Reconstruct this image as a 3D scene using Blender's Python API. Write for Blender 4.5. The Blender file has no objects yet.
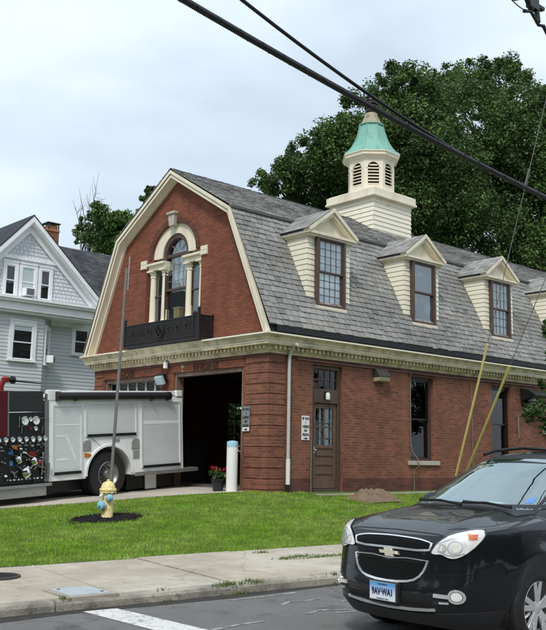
import bpy, bmesh, math, random
import numpy as np
from mathutils import Vector, Matrix
from mathutils.bvhtree import BVHTree
from mathutils.geometry import tessellate_polygon

PI = math.pi
rng = np.random.default_rng(7)
random.seed(7)
scene = bpy.context.scene
COL = scene.collection


# ------------------------------------------------------------------ materials
def _nodes(name):
    m = bpy.data.materials.new(name)
    m.use_nodes = True
    nt = m.node_tree
    b = nt.nodes['Principled BSDF']
    return m, nt, b


def N(nt, t, **kw):
    n = nt.nodes.new(t)
    for k, v in kw.items():
        setattr(n, k, v)
    return n


def setin(n, **kw):
    for k, v in kw.items():
        n.inputs[k.replace('_', ' ')].default_value = v


def rgba(c):
    return (c[0], c[1], c[2], 1.0)


def mixcol(nt, fac, a, b, blend='MIX'):
    n = N(nt, 'ShaderNodeMix', data_type='RGBA', blend_type=blend)
    for sock, v in ((n.inputs[0], fac), (n.inputs[6], a), (n.inputs[7], b)):
        if isinstance(v, (int, float)):
            sock.default_value = v
        elif isinstance(v, tuple):
            sock.default_value = rgba(v)
        else:
            nt.links.new(v, sock)
    return n.outputs[2]


def ramp(nt, src, lo, hi):
    n = N(nt, 'ShaderNodeMapRange')
    n.inputs[1].default_value = lo
    n.inputs[2].default_value = hi
    nt.links.new(src, n.inputs[0])
    return n.outputs[0]


def noise(nt, vec, scale, detail=4, rough=0.6):
    n = N(nt, 'ShaderNodeTexNoise')
    n.inputs['Scale'].default_value = scale
    n.inputs['Detail'].default_value = detail
    n.inputs['Roughness'].default_value = rough
    if vec is not None:
        nt.links.new(vec, n.inputs['Vector'])
    return n.outputs['Fac']


def bump(nt, b, height, strength, dist):
    n = N(nt, 'ShaderNodeBump')
    n.inputs['Strength'].default_value = strength
    n.inputs['Distance'].default_value = dist
    nt.links.new(height, n.inputs['Height'])
    nt.links.new(n.outputs[0], b.inputs['Normal'])
    return n


def paint(name, c, rough=0.5, dirt=None, dirt_amt=0.4, dscale=3.0, metal=0.0, coat=0.0, bumpy=0.0, bscale=40.0, spec=0.5, streak=False, dlo=0.5, dhi=0.72):
    """plain paint, plastic, metal or stone with an optional second dirt / wear colour laid on by noise"""
    m, nt, b = _nodes(name)
    setin(b, Roughness=rough, Metallic=metal)
    b.inputs['Coat Weight'].default_value = coat
    b.inputs['Specular IOR Level'].default_value = spec
    b.inputs['Base Color'].default_value = rgba(c)
    tc = N(nt, 'ShaderNodeTexCoord')
    vec = tc.outputs['Object']
    if streak:
        mp = N(nt, 'ShaderNodeMapping')
        mp.inputs['Scale'].default_value = (1, 1, 0.18)
        nt.links.new(vec, mp.inputs[0])
        vec = mp.outputs[0]
    if dirt is not None:
        f = ramp(nt, noise(nt, vec, dscale, 7, 0.68), dlo, dhi)
        mul = N(nt, 'ShaderNodeMath', operation='MULTIPLY')
        mul.inputs[1].default_value = dirt_amt
        nt.links.new(f, mul.inputs[0])
        nt.links.new(mixcol(nt, mul.outputs[0], c, dirt), b.inputs['Base Color'])
    if bumpy:
        bump(nt, b, noise(nt, tc.outputs['Object'], bscale, 4), bumpy, 0.01)
    return m


def brick_mat(name, c1, c2, mortar, stain, bw=0.205, rh=0.068, ms=0.005):
    m, nt, b = _nodes(name)
    uv = N(nt, 'ShaderNodeUVMap')
    br = N(nt, 'ShaderNodeTexBrick')
    nt.links.new(uv.outputs[0], br.inputs['Vector'])
    setin(br, Scale=1.0, Brick_Width=bw, Row_Height=rh, Mortar_Size=ms, Mortar_Smooth=0.3, Bias=-0.1)
    br.inputs['Color1'].default_value = rgba(c1)
    br.inputs['Color2'].default_value = rgba(c2)
    br.inputs['Mortar'].default_value = rgba(mortar)
    tc = N(nt, 'ShaderNodeTexCoord')
    big = ramp(nt, noise(nt, tc.outputs['Object'], 0.9, 6, 0.65), 0.42, 0.7)
    col = mixcol(nt, big, br.outputs['Color'], stain)
    n2 = N(nt, 'ShaderNodeMath', operation='MULTIPLY')
    n2.inputs[1].default_value = 0.55
    nt.links.new(big, n2.inputs[0])
    col = mixcol(nt, n2.outputs[0], br.outputs['Color'], stain)
    mp = N(nt, 'ShaderNodeMapping')
    mp.inputs['Scale'].default_value = (1, 1, 0.22)
    nt.links.new(tc.outputs['Object'], mp.inputs[0])
    stk = ramp(nt, noise(nt, mp.outputs[0], 3.4, 6, 0.7), 0.5, 0.74)
    n4 = N(nt, 'ShaderNodeMath', operation='MULTIPLY')
    n4.inputs[1].default_value = 0.5
    nt.links.new(stk, n4.inputs[0])
    col = mixcol(nt, n4.outputs[0], col, (stain[0] * .55, stain[1] * .62, stain[2] * .7))
    lgt = ramp(nt, noise(nt, mp.outputs[0], 1.7, 5, 0.6), 0.52, 0.72)
    n5 = N(nt, 'ShaderNodeMath', operation='MULTIPLY')
    n5.inputs[1].default_value = 0.28
    nt.links.new(lgt, n5.inputs[0])
    col = mixcol(nt, n5.outputs[0], col, (c1[0] * 1.15 + .04, c1[1] * 1.5 + .03, c1[2] * 1.6 + .02))
    fine = ramp(nt, noise(nt, tc.outputs['Object'], 22, 5, 0.75), 0.62, 0.78)
    n3 = N(nt, 'ShaderNodeMath', operation='MULTIPLY')
    n3.inputs[1].default_value = 0.35
    nt.links.new(fine, n3.inputs[0])
    col = mixcol(nt, n3.outputs[0], col, (c1[0] * 1.5 + .03, c1[1] * 2 + .03, c1[2] * 2 + .03))
    nt.links.new(col, b.inputs['Base Color'])
    setin(b, Roughness=0.9)
    inv = N(nt, 'ShaderNodeMath', operation='SUBTRACT')
    inv.inputs[0].default_value = 1.0
    nt.links.new(br.outputs['Fac'], inv.inputs[1])
    add = N(nt, 'ShaderNodeMath', operation='ADD')
    nt.links.new(inv.outputs[0], add.inputs[0])
    nt.links.new(noise(nt, tc.outputs['Object'], 30, 4), add.inputs[1])
    bump(nt, b, add.outputs[0], 0.7, 0.008)
    return m


def attr_mat(name, rough=0.85, extra=None, transl=0.0, spec=0.3, bumpscale=None):
    """base colour from the per-element colour attribute (each slate / leaf / blade has its own tint)"""
    m, nt, b = _nodes(name)
    a = N(nt, 'ShaderNodeAttribute', attribute_name='Col')
    col = a.outputs['Color']
    if extra:
        tc = N(nt, 'ShaderNodeTexCoord')
        f = ramp(nt, noise(nt, tc.outputs['Object'], extra[0], 6, 0.7), 0.45, 0.75)
        k = N(nt, 'ShaderNodeMath', operation='MULTIPLY')
        k.inputs[1].default_value = extra[2]
        nt.links.new(f, k.inputs[0])
        col = mixcol(nt, k.outputs[0], col, extra[1])
    nt.links.new(col, b.inputs['Base Color'])
    setin(b, Roughness=rough)
    b.inputs['Specular IOR Level'].default_value = spec
    if bumpscale:
        tc = N(nt, 'ShaderNodeTexCoord')
        bump(nt, b, noise(nt, tc.outputs['Object'], bumpscale, 5), 0.4, 0.01)
    if transl:
        t = N(nt, 'ShaderNodeBsdfTranslucent')
        nt.links.new(col, t.inputs['Color'])
        mx = N(nt, 'ShaderNodeMixShader')
        mx.inputs[0].default_value = transl
        out = nt.nodes['Material Output']
        nt.links.new(b.outputs[0], mx.inputs[1])
        nt.links.new(t.outputs[0], mx.inputs[2])
        nt.links.new(mx.outputs[0], out.inputs[0])
    return m


def glass_mat(name, tint=(0.75, 0.8, 0.8), refl=0.12, rough=0.02, gcol=(1, 1, 1)):
    m, nt, b = _nodes(name)
    nt.nodes.remove(b)
    out = nt.nodes['Material Output']
    t = N(nt, 'ShaderNodeBsdfTransparent')
    t.inputs[0].default_value = rgba(tint)
    g = N(nt, 'ShaderNodeBsdfGlossy')
    g.inputs['Color'].default_value = rgba(gcol)
    g.inputs['Roughness'].default_value = rough
    lw = N(nt, 'ShaderNodeLayerWeight')
    pw = N(nt, 'ShaderNodeMath', operation='POWER')
    pw.inputs[1].default_value = 4.0
    nt.links.new(lw.outputs['Facing'], pw.inputs[0])
    mu = N(nt, 'ShaderNodeMath', operation='MULTIPLY')
    mu.inputs[1].default_value = 0.85
    nt.links.new(pw.outputs[0], mu.inputs[0])
    ad = N(nt, 'ShaderNodeMath', operation='ADD', use_clamp=True)
    ad.inputs[1].default_value = refl + 0.04
    nt.links.new(mu.outputs[0], ad.inputs[0])
    tc = N(nt, 'ShaderNodeTexCoord')
    bp = N(nt, 'ShaderNodeBump')
    bp.inputs['Strength'].default_value = 0.06
    bp.inputs['Distance'].default_value = 0.05
    nt.links.new(noise(nt, tc.outputs['Object'], 1.6, 2), bp.inputs['Height'])
    nt.links.new(bp.outputs[0], g.inputs['Normal'])
    mx = N(nt, 'ShaderNodeMixShader')
    nt.links.new(ad.outputs[0], mx.inputs[0])
    nt.links.new(t.outputs[0], mx.inputs[1])
    nt.links.new(g.outputs[0], mx.inputs[2])
    nt.links.new(mx.outputs[0], out.inputs[0])
    return m


def ground_mat(name, cols, scales, rough=0.95, bscale=60, bstr=0.5, cracks=None, bdist=0.01):
    """cols: base + list of (colour, scale, lo, hi, amount)"""
    m, nt, b = _nodes(name)
    tc = N(nt, 'ShaderNodeTexCoord')
    v = tc.outputs['Object']
    c = cols
    for (cc, s, lo, hi, amt) in scales:
        f = ramp(nt, noise(nt, v, s, 7, 0.65), lo, hi)
        k = N(nt, 'ShaderNodeMath', operation='MULTIPLY')
        k.inputs[1].default_value = amt
        nt.links.new(f, k.inputs[0])
        c = mixcol(nt, k.outputs[0], c, cc)
    if cracks:
        vo = N(nt, 'ShaderNodeTexVoronoi', feature='DISTANCE_TO_EDGE')
        vo.inputs['Scale'].default_value = cracks[0]
        nz = N(nt, 'ShaderNodeTexNoise')
        nz.inputs['Scale'].default_value = 2.5
        nz.inputs['Detail'].default_value = 6
        nt.links.new(v, nz.inputs['Vector'])
        mm = mixcol(nt, 0.25, v, nz.outputs['Color'])
        nt.links.new(mm, vo.inputs['Vector'])
        f = ramp(nt, vo.outputs['Distance'], cracks[1], 0.0)
        k = N(nt, 'ShaderNodeMath', operation='MULTIPLY')
        k.inputs[1].default_value = cracks[3]
        nt.links.new(f, k.inputs[0])
        c = mixcol(nt, k.outputs[0], c, cracks[2])
    if isinstance(c, tuple):
        b.inputs['Base Color'].default_value = rgba(c)
    else:
        nt.links.new(c, b.inputs['Base Color'])
    setin(b, Roughness=rough)
    b.inputs['Specular IOR Level'].default_value = 0.3
    bump(nt, b, noise(nt, v, bscale, 6, 0.7), bstr, bdist)
    return m


# ------------------------------------------------------------------ mesh builder
class MB:
    def __init__(self):
        self.v, self.f, self.c = [], [], []
        self.m = []

    def add(self, verts, faces, col=None):
        o = len(self.v)
        self.v += [tuple(map(float, p)) for p in verts]
        for fc in faces:
            self.f.append(tuple(i + o for i in fc))
            self.c.append(col)
        return self

    def box(self, x0, x1, y0, y1, z0, z1, col=None):
        v = [(x, y, z) for z in (z0, z1) for y in (y0, y1) for x in (x0, x1)]
        return self.add(v, [(0, 2, 3, 1), (4, 5, 7, 6), (0, 1, 5, 4), (2, 6, 7, 3), (0, 4, 6, 2), (1, 3, 7, 5)], col)

    def frustum(self, r0, z0, r1, z1):
        """r = (x0,x1,y0,y1) at heights z0 / z1"""
        v = [(x, y, z) for (r, z) in ((r0, z0), (r1, z1)) for y in (r[2], r[3]) for x in (r[0], r[1])]
        return self.add(v, [(0, 2, 3, 1), (4, 5, 7, 6), (0, 1, 5, 4), (2, 6, 7, 3), (0, 4, 6, 2), (1, 3, 7, 5)])

    def obox(self, c, ax, ay, az, col=None):
        c, ax, ay, az = map(Vector, (c, ax, ay, az))
        v = [c + ax * i + ay * j + az * k for k in (-1, 1) for j in (-1, 1) for i in (-1, 1)]
        fs = [(0, 2, 3, 1), (4, 5, 7, 6), (0, 1, 5, 4), (2, 6, 7, 3), (0, 4, 6, 2), (1, 3, 7, 5)]
        if ax.cross(ay).dot(az) < 0:
            fs = [tuple(reversed(q)) for q in fs]
        return self.add(v, fs, col)

    def bar(self, p, q, w, h, up=(0, 0, 1)):
        p, q = Vector(p), Vector(q)
        d = q - p
        L = d.length
        d.normalize()
        u = Vector(up)
        s = d.cross(u)
        if s.length < 1e-4:
            s = d.cross(Vector((1, 0, 0)))
        s.normalize()
        u = s.cross(d)
        return self.obox((p + q) / 2, d * L / 2, s * w / 2, u * h / 2)

    def prism(self, poly, fn, d0, d1, holes=()):
        """poly (a,b) outline; fn(a,b,d) -> xyz; extruded from d0 to d1"""
        loops = [list(poly)] + [list(h) for h in holes]
        pts = [p for l in loops for p in l]
        tris = tessellate_polygon([[Vector((p[0], p[1], 0)) for p in l] for l in loops])
        n = len(pts)
        v = [fn(p[0], p[1], d0) for p in pts] + [fn(p[0], p[1], d1) for p in pts]
        fs = []

        def area(t):
            a, b, c = (pts[i] for i in t)
            return (b[0] - a[0]) * (c[1] - a[1]) - (b[1] - a[1]) * (c[0] - a[0])
        o = Vector(fn(0, 0, 0))
        ea, eb, ed = Vector(fn(1, 0, 0)) - o, Vector(fn(0, 1, 0)) - o, Vector(fn(0, 0, 1)) - o
        hand = 1 if ea.cross(eb).dot(ed) > 0 else -1
        flip = hand * (1 if d1 > d0 else -1)
        for t in tris:
            if abs(area(t)) < 1e-12:
                continue
            t = tuple(t) if area(t) > 0 else (t[0], t[2], t[1])
            if flip > 0:
                fs += [(t[0], t[2], t[1]), tuple(i + n for i in t)]
            else:
                fs += [t, (t[0] + n, t[2] + n, t[1] + n)]
        o = 0
        for li, l in enumerate(loops):
            k = len(l)
            A = sum(l[i][0] * l[(i + 1) % k][1] - l[(i + 1) % k][0] * l[i][1] for i in range(k))
            ccw = (A > 0) == (li == 0)
            for i in range(k):
                a, b = o + i, o + (i + 1) % k
                q = (a, b, b + n, a + n)
                if ccw != (flip > 0):
                    q = tuple(reversed(q))
                fs.append(q)
            o += k
        return self.add(v, fs)

    def tube(self, pts, r, n=8, cap=True):
        pts = [Vector(p) for p in pts]
        k = len(pts)
        rs = r if isinstance(r, (list, tuple)) else [r] * k
        ref = None
        vs = []
        for i, p in enumerate(pts):
            t = (pts[min(i + 1, k - 1)] - pts[max(i - 1, 0)])
            t.normalize()
            if ref is None:
                ref = Vector((0, 0, 1)) if abs(t.z) < 0.9 else Vector((1, 0, 0))
            a = (ref - t * ref.dot(t))
            if a.length < 1e-4:
                a = t.orthogonal()
            a.normalize()
            ref = a
            b = t.cross(a)
            for j in range(n):
                w = 2 * PI * j / n
                vs.append(p + (a * math.cos(w) + b * math.sin(w)) * rs[i])
        fs = [(i * n + j, i * n + (j + 1) % n, (i + 1) * n + (j + 1) % n, (i + 1) * n + j) for i in range(k - 1) for j in range(n)]
        if cap:
            fs += [tuple(reversed(range(n))), tuple(range((k - 1) * n, k * n))]
        return self.add(vs, fs)

    def piece(self):
        """everything added from here on is a separate piece (see build_split)"""
        self.m.append((len(self.v), len(self.f)))
        return self

    def build_split(self, name, mat, parent=None, **kw):
        out = []
        ends = self.m[1:] + [(len(self.v), len(self.f))]
        for (v0, f0), (v1, f1) in zip(self.m, ends):
            q = MB()
            q.v = self.v[v0:v1]
            q.f = [tuple(i - v0 for i in fc) for fc in self.f[f0:f1]]
            q.c = self.c[f0:f1]
            out.append(q.build(name, mat, parent, **kw))
        return out

    def lathe(self, prof, n=24, c=(0, 0, 0), axis='z', rot=0.0, cap=True):
        """prof list of (r, h) going along the axis"""
        c = Vector(c)
        vs = []
        for (r, h) in prof:
            for j in range(n):
                w = 2 * PI * j / n + rot
                a, b = r * math.cos(w), r * math.sin(w)
                vs.append(c + Vector({'z': (a, b, h), 'x': (h, a, b), 'y': (b, h, a)}[axis]))
        k = len(prof)
        fs = [(i * n + j, i * n + (j + 1) % n, (i + 1) * n + (j + 1) % n, (i + 1) * n + j) for i in range(k - 1) for j in range(n)]
        if cap and prof[0][0] > 1e-5:
            fs.append(tuple(reversed(range(n))))
        if cap and prof[-1][0] > 1e-5:
            fs.append(tuple(range((k - 1) * n, k * n)))
        return self.add(vs, fs)

    def ball(self, c, r, n=14, m=8, sc=(1, 1, 1)):
        prof = [(max(1e-6, math.sin(PI * i / m)) * r, -math.cos(PI * i / m) * r) for i in range(m + 1)]
        o = len(self.v)
        self.lathe(prof, n, (0, 0, 0))
        for i in range(o, len(self.v)):
            p = self.v[i]
            self.v[i] = (p[0] * sc[0] + c[0], p[1] * sc[1] + c[1], p[2] * sc[2] + c[2])
        return self

    def build(self, name, mat, parent=None, smooth=None, bevel=0.0, segs=2):
        me = bpy.data.meshes.new(name)
        me.from_pydata(self.v, [], self.f)
        if any(c is not None for c in self.c):
            at = me.color_attributes.new('Col', 'FLOAT_COLOR', 'CORNER')
            arr = np.ones((len(me.loops), 4), np.float32)
            i = 0
            for fc, c in zip(self.f, self.c):
                arr[i:i + len(fc), :3] = c if c is not None else (0.5, 0.5, 0.5)
                i += len(fc)
            at.data.foreach_set('color', arr.ravel())
        return finish(me, name, mat, parent, smooth, bevel, segs)


def finish(me, name, mat, parent=None, smooth=None, bevel=0.0, segs=2, uv=True):
    me.validate()
    if uv:
        boxuv(me)
    me.materials.append(mat)
    o = bpy.data.objects.new(name, me)
    COL.objects.link(o)
    if parent is not None:
        o.parent = parent
    if smooth is not None:
        for p in me.polygons:
            p.use_smooth = True
        me.set_sharp_from_angle(angle=math.radians(smooth))
    if bevel:
        b = o.modifiers.new('bevel', 'BEVEL')
        b.width = bevel
        b.segments = segs
        b.limit_method = 'ANGLE'
        b.angle_limit = math.radians(40)
        b.harden_normals = False
    return o


def boxuv(me):
    nf = len(me.polygons)
    if nf == 0:
        return
    nl = len(me.loops)
    li = np.empty(nl, np.int32)
    me.loops.foreach_get('vertex_index', li)
    co = np.empty(len(me.vertices) * 3, np.float32)
    me.vertices.foreach_get('co', co)
    co = co.reshape(-1, 3)
    nr = np.empty(nf * 3, np.float32)
    me.polygons.foreach_get('normal', nr)
    nr = np.abs(nr.reshape(-1, 3))
    lt = np.empty(nf, np.int32)
    me.polygons.foreach_get('loop_total', lt)
    fi = np.repeat(np.arange(nf), lt)
    ax = np.argmax(nr, 1)[fi]
    p = co[li]
    uv = np.where((ax == 0)[:, None], p[:, [1, 2]], np.where((ax == 1)[:, None], p[:, [0, 2]], p[:, [0, 1]]))
    l = me.uv_layers.new(name='UVMap')
    l.data.foreach_set('uv', uv.astype(np.float32).ravel())


def np_mesh(name, verts, faces, mat, parent=None, cols=None, smooth=False):
    """verts (N,3), faces (M,k) arrays; cols (M,3) colour per face"""
    verts = np.asarray(verts, np.float32)
    faces = np.asarray(faces, np.int32)
    M, k = faces.shape
    me = bpy.data.meshes.new(name)
    me.vertices.add(len(verts))
    me.vertices.foreach_set('co', verts.ravel())
    me.loops.add(M * k)
    me.loops.foreach_set('vertex_index', faces.ravel())
    me.polygons.add(M)
    me.polygons.foreach_set('loop_start', np.arange(M, dtype=np.int32) * k)
    me.polygons.foreach_set('loop_total', np.full(M, k, np.int32))
    me.update(calc_edges=True)
    if cols is not None:
        at = me.color_attributes.new('Col', 'FLOAT_COLOR', 'CORNER')
        c = np.ones((M, k, 4), np.float32)
        c[:, :, :3] = np.asarray(cols, np.float32)[:, None, :]
        at.data.foreach_set('color', c.ravel())
    me.materials.append(mat)
    o = bpy.data.objects.new(name, me)
    COL.objects.link(o)
    if parent is not None:
        o.parent = parent
    if smooth:
        me.polygons.foreach_set('use_smooth', np.ones(M, bool))
    return o


def tag(o, label=None, cat=None, group=None, kind=None):
    if label:
        o['label'] = label
    if cat:
        o['category'] = cat
    if group:
        o['group'] = group
    if kind:
        o['kind'] = kind
    return o


def thing(name, label, cat, loc=(0, 0, 0), rotz=0.0, group=None, rot=None):
    o = bpy.data.objects.new(name, None)
    o.empty_display_size = 0.2
    COL.objects.link(o)
    o.location = loc
    o.rotation_euler = rot if rot else (0, 0, rotz)
    return tag(o, label, cat, group)


def copy_tree(o, parent=None):
    c = o.copy()
    COL.objects.link(c)
    c.parent = parent
    for ch in [x for x in bpy.data.objects if x.parent == o]:
        copy_tree(ch, c)
    return c


def text_obj(name, body, size, fn, mat, parent, depth=0.004, align='CENTER', xs=1.0, bold=0.0):
    """flat lettering turned into a mesh; fn(a, b, d) maps text plane to local space"""
    cu = bpy.data.curves.new(name, 'FONT')
    cu.body = body
    cu.size = size
    cu.align_x = align
    cu.align_y = 'CENTER'
    cu.extrude = depth / 2
    cu.offset = bold
    cu.resolution_u = 3
    t = bpy.data.objects.new(name, cu)
    COL.objects.link(t)
    dg = bpy.context.evaluated_depsgraph_get()
    me = bpy.data.meshes.new_from_object(t.evaluated_get(dg))
    bpy.data.objects.remove(t)
    bpy.data.curves.remove(cu)
    for v in me.vertices:
        v.co = Vector(fn(v.co.x * xs, v.co.y, v.co.z))
    me.materials.clear()
    return finish(me, name, mat, parent)


# ------------------------------------------------------------------ ground heights
def clamp(v, a=0.0, b=1.0):
    return max(a, min(b, v))


SL = 0.062
STREET = -0.79


def curb_y(x):
    return -6.95 - 0.07 * (x + 8.5)


def walk_y(x):
    return -4.49 - 0.047 * (x + 8.5)


def gz(x, y):
    """height of the ground north of the pavement"""
    t = clamp((y + 4.4) / 4.4)
    return -0.625 + (0.625 + SL * max(min(x, 0), -9)) * t


def apron_z(x):
    return SL * max(min(x, 0), -9) + 0.012

# ------------------------------------------------------------------ shared materials
BRICK = brick_mat('red_brick', (0.285, 0.084, 0.040), (0.150, 0.045, 0.025), (0.11, 0.05, 0.032), (0.150, 0.048, 0.027), ms=0.008)
BRICK_SIDE = brick_mat('side_brick', (0.290, 0.098, 0.056), (0.130, 0.043, 0.028), (0.25, 0.155, 0.105), (0.125, 0.050, 0.031), ms=0.0075)
BRICK_BASE = brick_mat('base_brick', (0.17, 0.058, 0.038), (0.085, 0.030, 0.022), (0.09, 0.055, 0.042), (0.03, 0.017, 0.014))
CREAM = paint('cream_paint', (0.80, 0.73, 0.57), 0.55, (0.30, 0.24, 0.15), 0.6, 2.2, streak=True, dlo=0.52, dhi=0.78)
CREAM_OLD = paint('weathered_cream_paint', (0.70, 0.61, 0.41), 0.6, (0.17, 0.13, 0.07), 0.85, 3.0, dlo=0.45, dhi=0.72)
CREAM_CLEAN = paint('cream_board_paint', (0.83, 0.78, 0.63), 0.55, (0.40, 0.33, 0.22), 0.5, 3.0, streak=True, dlo=0.56, dhi=0.8)
BROWN = paint('brown_paint', (0.085, 0.053, 0.042), 0.55, (0.035, 0.02, 0.016), 0.6, 5)
DOORWOOD = paint('worn_brown_door_paint', (0.115, 0.068, 0.045), 0.55, (0.25, 0.17, 0.11), 0.6, 6, streak=True)
COPPER = paint('green_copper', (0.20, 0.43, 0.35), 0.65, (0.085, 0.19, 0.15), 0.75, 4.0, streak=True, bumpy=0.1)
IRON = paint('black_iron', (0.016, 0.015, 0.016), 0.5, (0.06, 0.035, 0.025), 0.4, 8)
BLACKM = paint('dark_metal', (0.012, 0.013, 0.014), 0.4)
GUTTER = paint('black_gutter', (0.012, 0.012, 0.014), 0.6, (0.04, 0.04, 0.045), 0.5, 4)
TRIMGREY = paint('grey_metal', (0.32, 0.33, 0.33), 0.5, (0.14, 0.14, 0.13), 0.6, 5)
PIPEW = paint('pale_grey_pipe_paint', (0.55, 0.55, 0.53), 0.5, (0.25, 0.23, 0.2), 0.5, 4)
STONE = paint('pale_stone', (0.50, 0.46, 0.38), 0.85, (0.22, 0.18, 0.14), 0.7, 4, bumpy=0.2)
TERRA = paint('carved_dark_terracotta', (0.055, 0.022, 0.017), 0.8, (0.13, 0.05, 0.035), 0.5, 9)
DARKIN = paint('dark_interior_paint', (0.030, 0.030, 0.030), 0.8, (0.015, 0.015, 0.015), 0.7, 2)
CONCIN = ground_mat('shop_floor_concrete', (0.16, 0.15, 0.14), [((0.06, 0.055, 0.05), 1.0, .4, .7, .7)], 0.7)
GLASS = glass_mat('window_glass', (0.88, 0.92, 0.93), 0.06)
GLASSD = glass_mat('dark_window_glass', (0.35, 0.38, 0.38), 0.0)
CURTAIN = paint('white_lace_curtain', (0.72, 0.74, 0.74), 0.9, (0.45, 0.48, 0.5), 0.5, 9)
SLATE = attr_mat('slate', 0.72, (1.3, (0.33, 0.325, 0.31), 0.35), spec=0.35, bumpscale=35)
SLATE_BED = paint('slate_bedding', (0.045, 0.045, 0.048), 0.9)
WHITEP = paint('white_sign_paint', (0.82, 0.82, 0.79), 0.5, (0.5, 0.48, 0.44), 0.3, 8)
BLACKP = paint('black_lettering', (0.02, 0.02, 0.02), 0.6)

W_ = 7.72
L_ = 22.0
MID = 3.86
EV = 3.66       # eave height
BRK = (1.25, 6.945)
RZ = 8.50
OX = 0.28
GAM = [(-0.265, EV), BRK, (MID, RZ), (W_ - BRK[0], BRK[1]), (W_ + 0.265, EV)]

st = thing('fire_station', 'red brick fire station with grey slate gambrel roof, four cream dormers and a cupola', 'fire station')

FY = lambda a, b, d: (d, a, b)      # front plane: a = y, b = z, d = x
SX = lambda a, b, d: (a, d, b)      # side plane: a = x, b = z, d = y

# opening outlines
RB = (0.90, 3.74, 2.94)
LB = (4.30, 7.17, 2.92)
PC, PSP = 3.96, 6.20
PAL = [(2.70, 4.36), (5.22, 4.36), (5.22, 6.05), (4.98, 6.05), (4.98, PSP)]
PAL += [(PC + 1.02 * math.cos(t), PSP + 0.87 * math.sin(t)) for t in np.linspace(0.08, PI - 0.08, 26)]
PAL += [(2.94, PSP), (2.94, 6.05), (2.70, 6.05)]

m = MB()
front = [(0, -0.5), (RB[0], -0.5), (RB[0], RB[2]), (RB[1], RB[2]), (RB[1], -0.5), (LB[0], -0.5), (LB[0], LB[2]), (LB[1], LB[2]), (LB[1], -0.5), (W_, -0.5),
         (W_, EV), (W_ - BRK[0] - 0.02, BRK[1] - 0.1), (MID, RZ - 0.1), (BRK[0] + 0.02, BRK[1] - 0.1), (0, EV)]
m.prism(front, FY, 0.0, 0.32, [PAL])
fw = m.build('front_wall', BRICK, st)

# side wall with door and windows
DX = (1.46, 2.50)
WX = [5.2, 9.0, 12.8, 16.6]
holes = [[(x, 0.76), (x + 1.0, 0.76), (x + 1.0, 3.02), (x, 3.02)] for x in WX]
m = MB()
side = [(0.33, -0.5), (DX[0], -0.5), (DX[0], 3.06), (DX[1], 3.06), (DX[1], -0.5), (L_, -0.5), (L_, EV), (0.33, EV)]
m.prism(side, SX, 0.30, 0.0, holes)
m.build('side_wall', BRICK_SIDE, st)
# blackened brick plinth, a little proud
m = MB()
for (a, b) in ((0.66, DX[0] - 0.05), (DX[1] + 0.05, L_)):
    m.piece().box(a, b, -0.012, 0.05, -0.5, 0.30)
m.build_split('plinth', BRICK_BASE, st)
# far and rear walls; the far wall has a window that looks onto the green yard
m = MB()
m.piece().prism([(0.33, -0.5), (L_, -0.5), (L_, EV), (0.33, EV)], SX, W_ - 0.30, W_, [[(x, 0.9), (x + 1.2, 0.9), (x + 1.2, 2.6), (x, 2.6)] for x in (4.9, 9.0)])
rear = [(0.3, -0.5), (W_ - 0.3, -0.5), (W_ - 0.3, EV), (W_ - BRK[0], BRK[1] - 0.1), (MID, RZ - 0.1), (BRK[0], BRK[1] - 0.1), (0.3, EV)]
m.piece().prism(rear, FY, L_ - 0.3, L_ - 0.001)
m.build_split('rear_wall', BRICK, st)
m = MB()
for x in (4.9, 9.0):
    m.piece()
    for i in range(4):
        m.box(x + i * .4 - .02, x + i * .4 + .02, W_ - .2, W_ - .14, .9, 2.6)
        m.box(x, x + 1.2, W_ - .19, W_ - .15, .9 + i * .55, .94 + i * .55)
m.build_split('far_window_frame', BLACKM, st)
# dim kit along the walls of the open bay
m = MB()
for x in (1.2, 2.6, 7.2):
    m.piece()
    m.box(x, x + 1.1, W_ - .75, W_ - .31, 0.02, 0.9)
    m.box(x + .1, x + .5, W_ - .7, W_ - .4, 0.9, 1.35)
    m.box(x + .6, x + .95, W_ - .7, W_ - .4, 0.9, 1.15)
m.build_split('workbench', paint('dim_shelf_paint', (.10, .10, .10), .6), st)
# interior
m = MB()
m.box(0.32, 14.0, 0.30, W_ - 0.30, -0.10, 0.012)
m.build('shop_floor', CONCIN, st)
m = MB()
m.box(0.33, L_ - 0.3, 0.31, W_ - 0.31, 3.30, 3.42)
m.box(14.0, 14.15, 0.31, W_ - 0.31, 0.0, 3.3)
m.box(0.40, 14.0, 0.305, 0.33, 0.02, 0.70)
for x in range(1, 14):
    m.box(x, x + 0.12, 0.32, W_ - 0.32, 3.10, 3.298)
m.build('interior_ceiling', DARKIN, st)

# rusticated corner piers: raised courses of brick separated by deep joints
near, far_ = MB(), MB()
z = -0.45
k = 0
while z < 3.12:
    h = 0.245
    if z + h > 3.16:
        h = 3.16 - z
    j = 0.014 if k % 2 else 0.022
    near.box(-j, 0.002, -j, RB[0] - 0.10, z + 0.02, z + h)
    near.box(0.002, 0.52, -j, 0.002, z + 0.02, z + h)
    far_.box(-j, 0.004, LB[1] + 0.08, W_ + 0.01, z + 0.03, z + h)
    z += 0.245
    k += 1
near.build('quoin', BRICK_SIDE, st, bevel=0.006)
far_.build('quoin', BRICK_SIDE, st, bevel=0.006)
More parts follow.
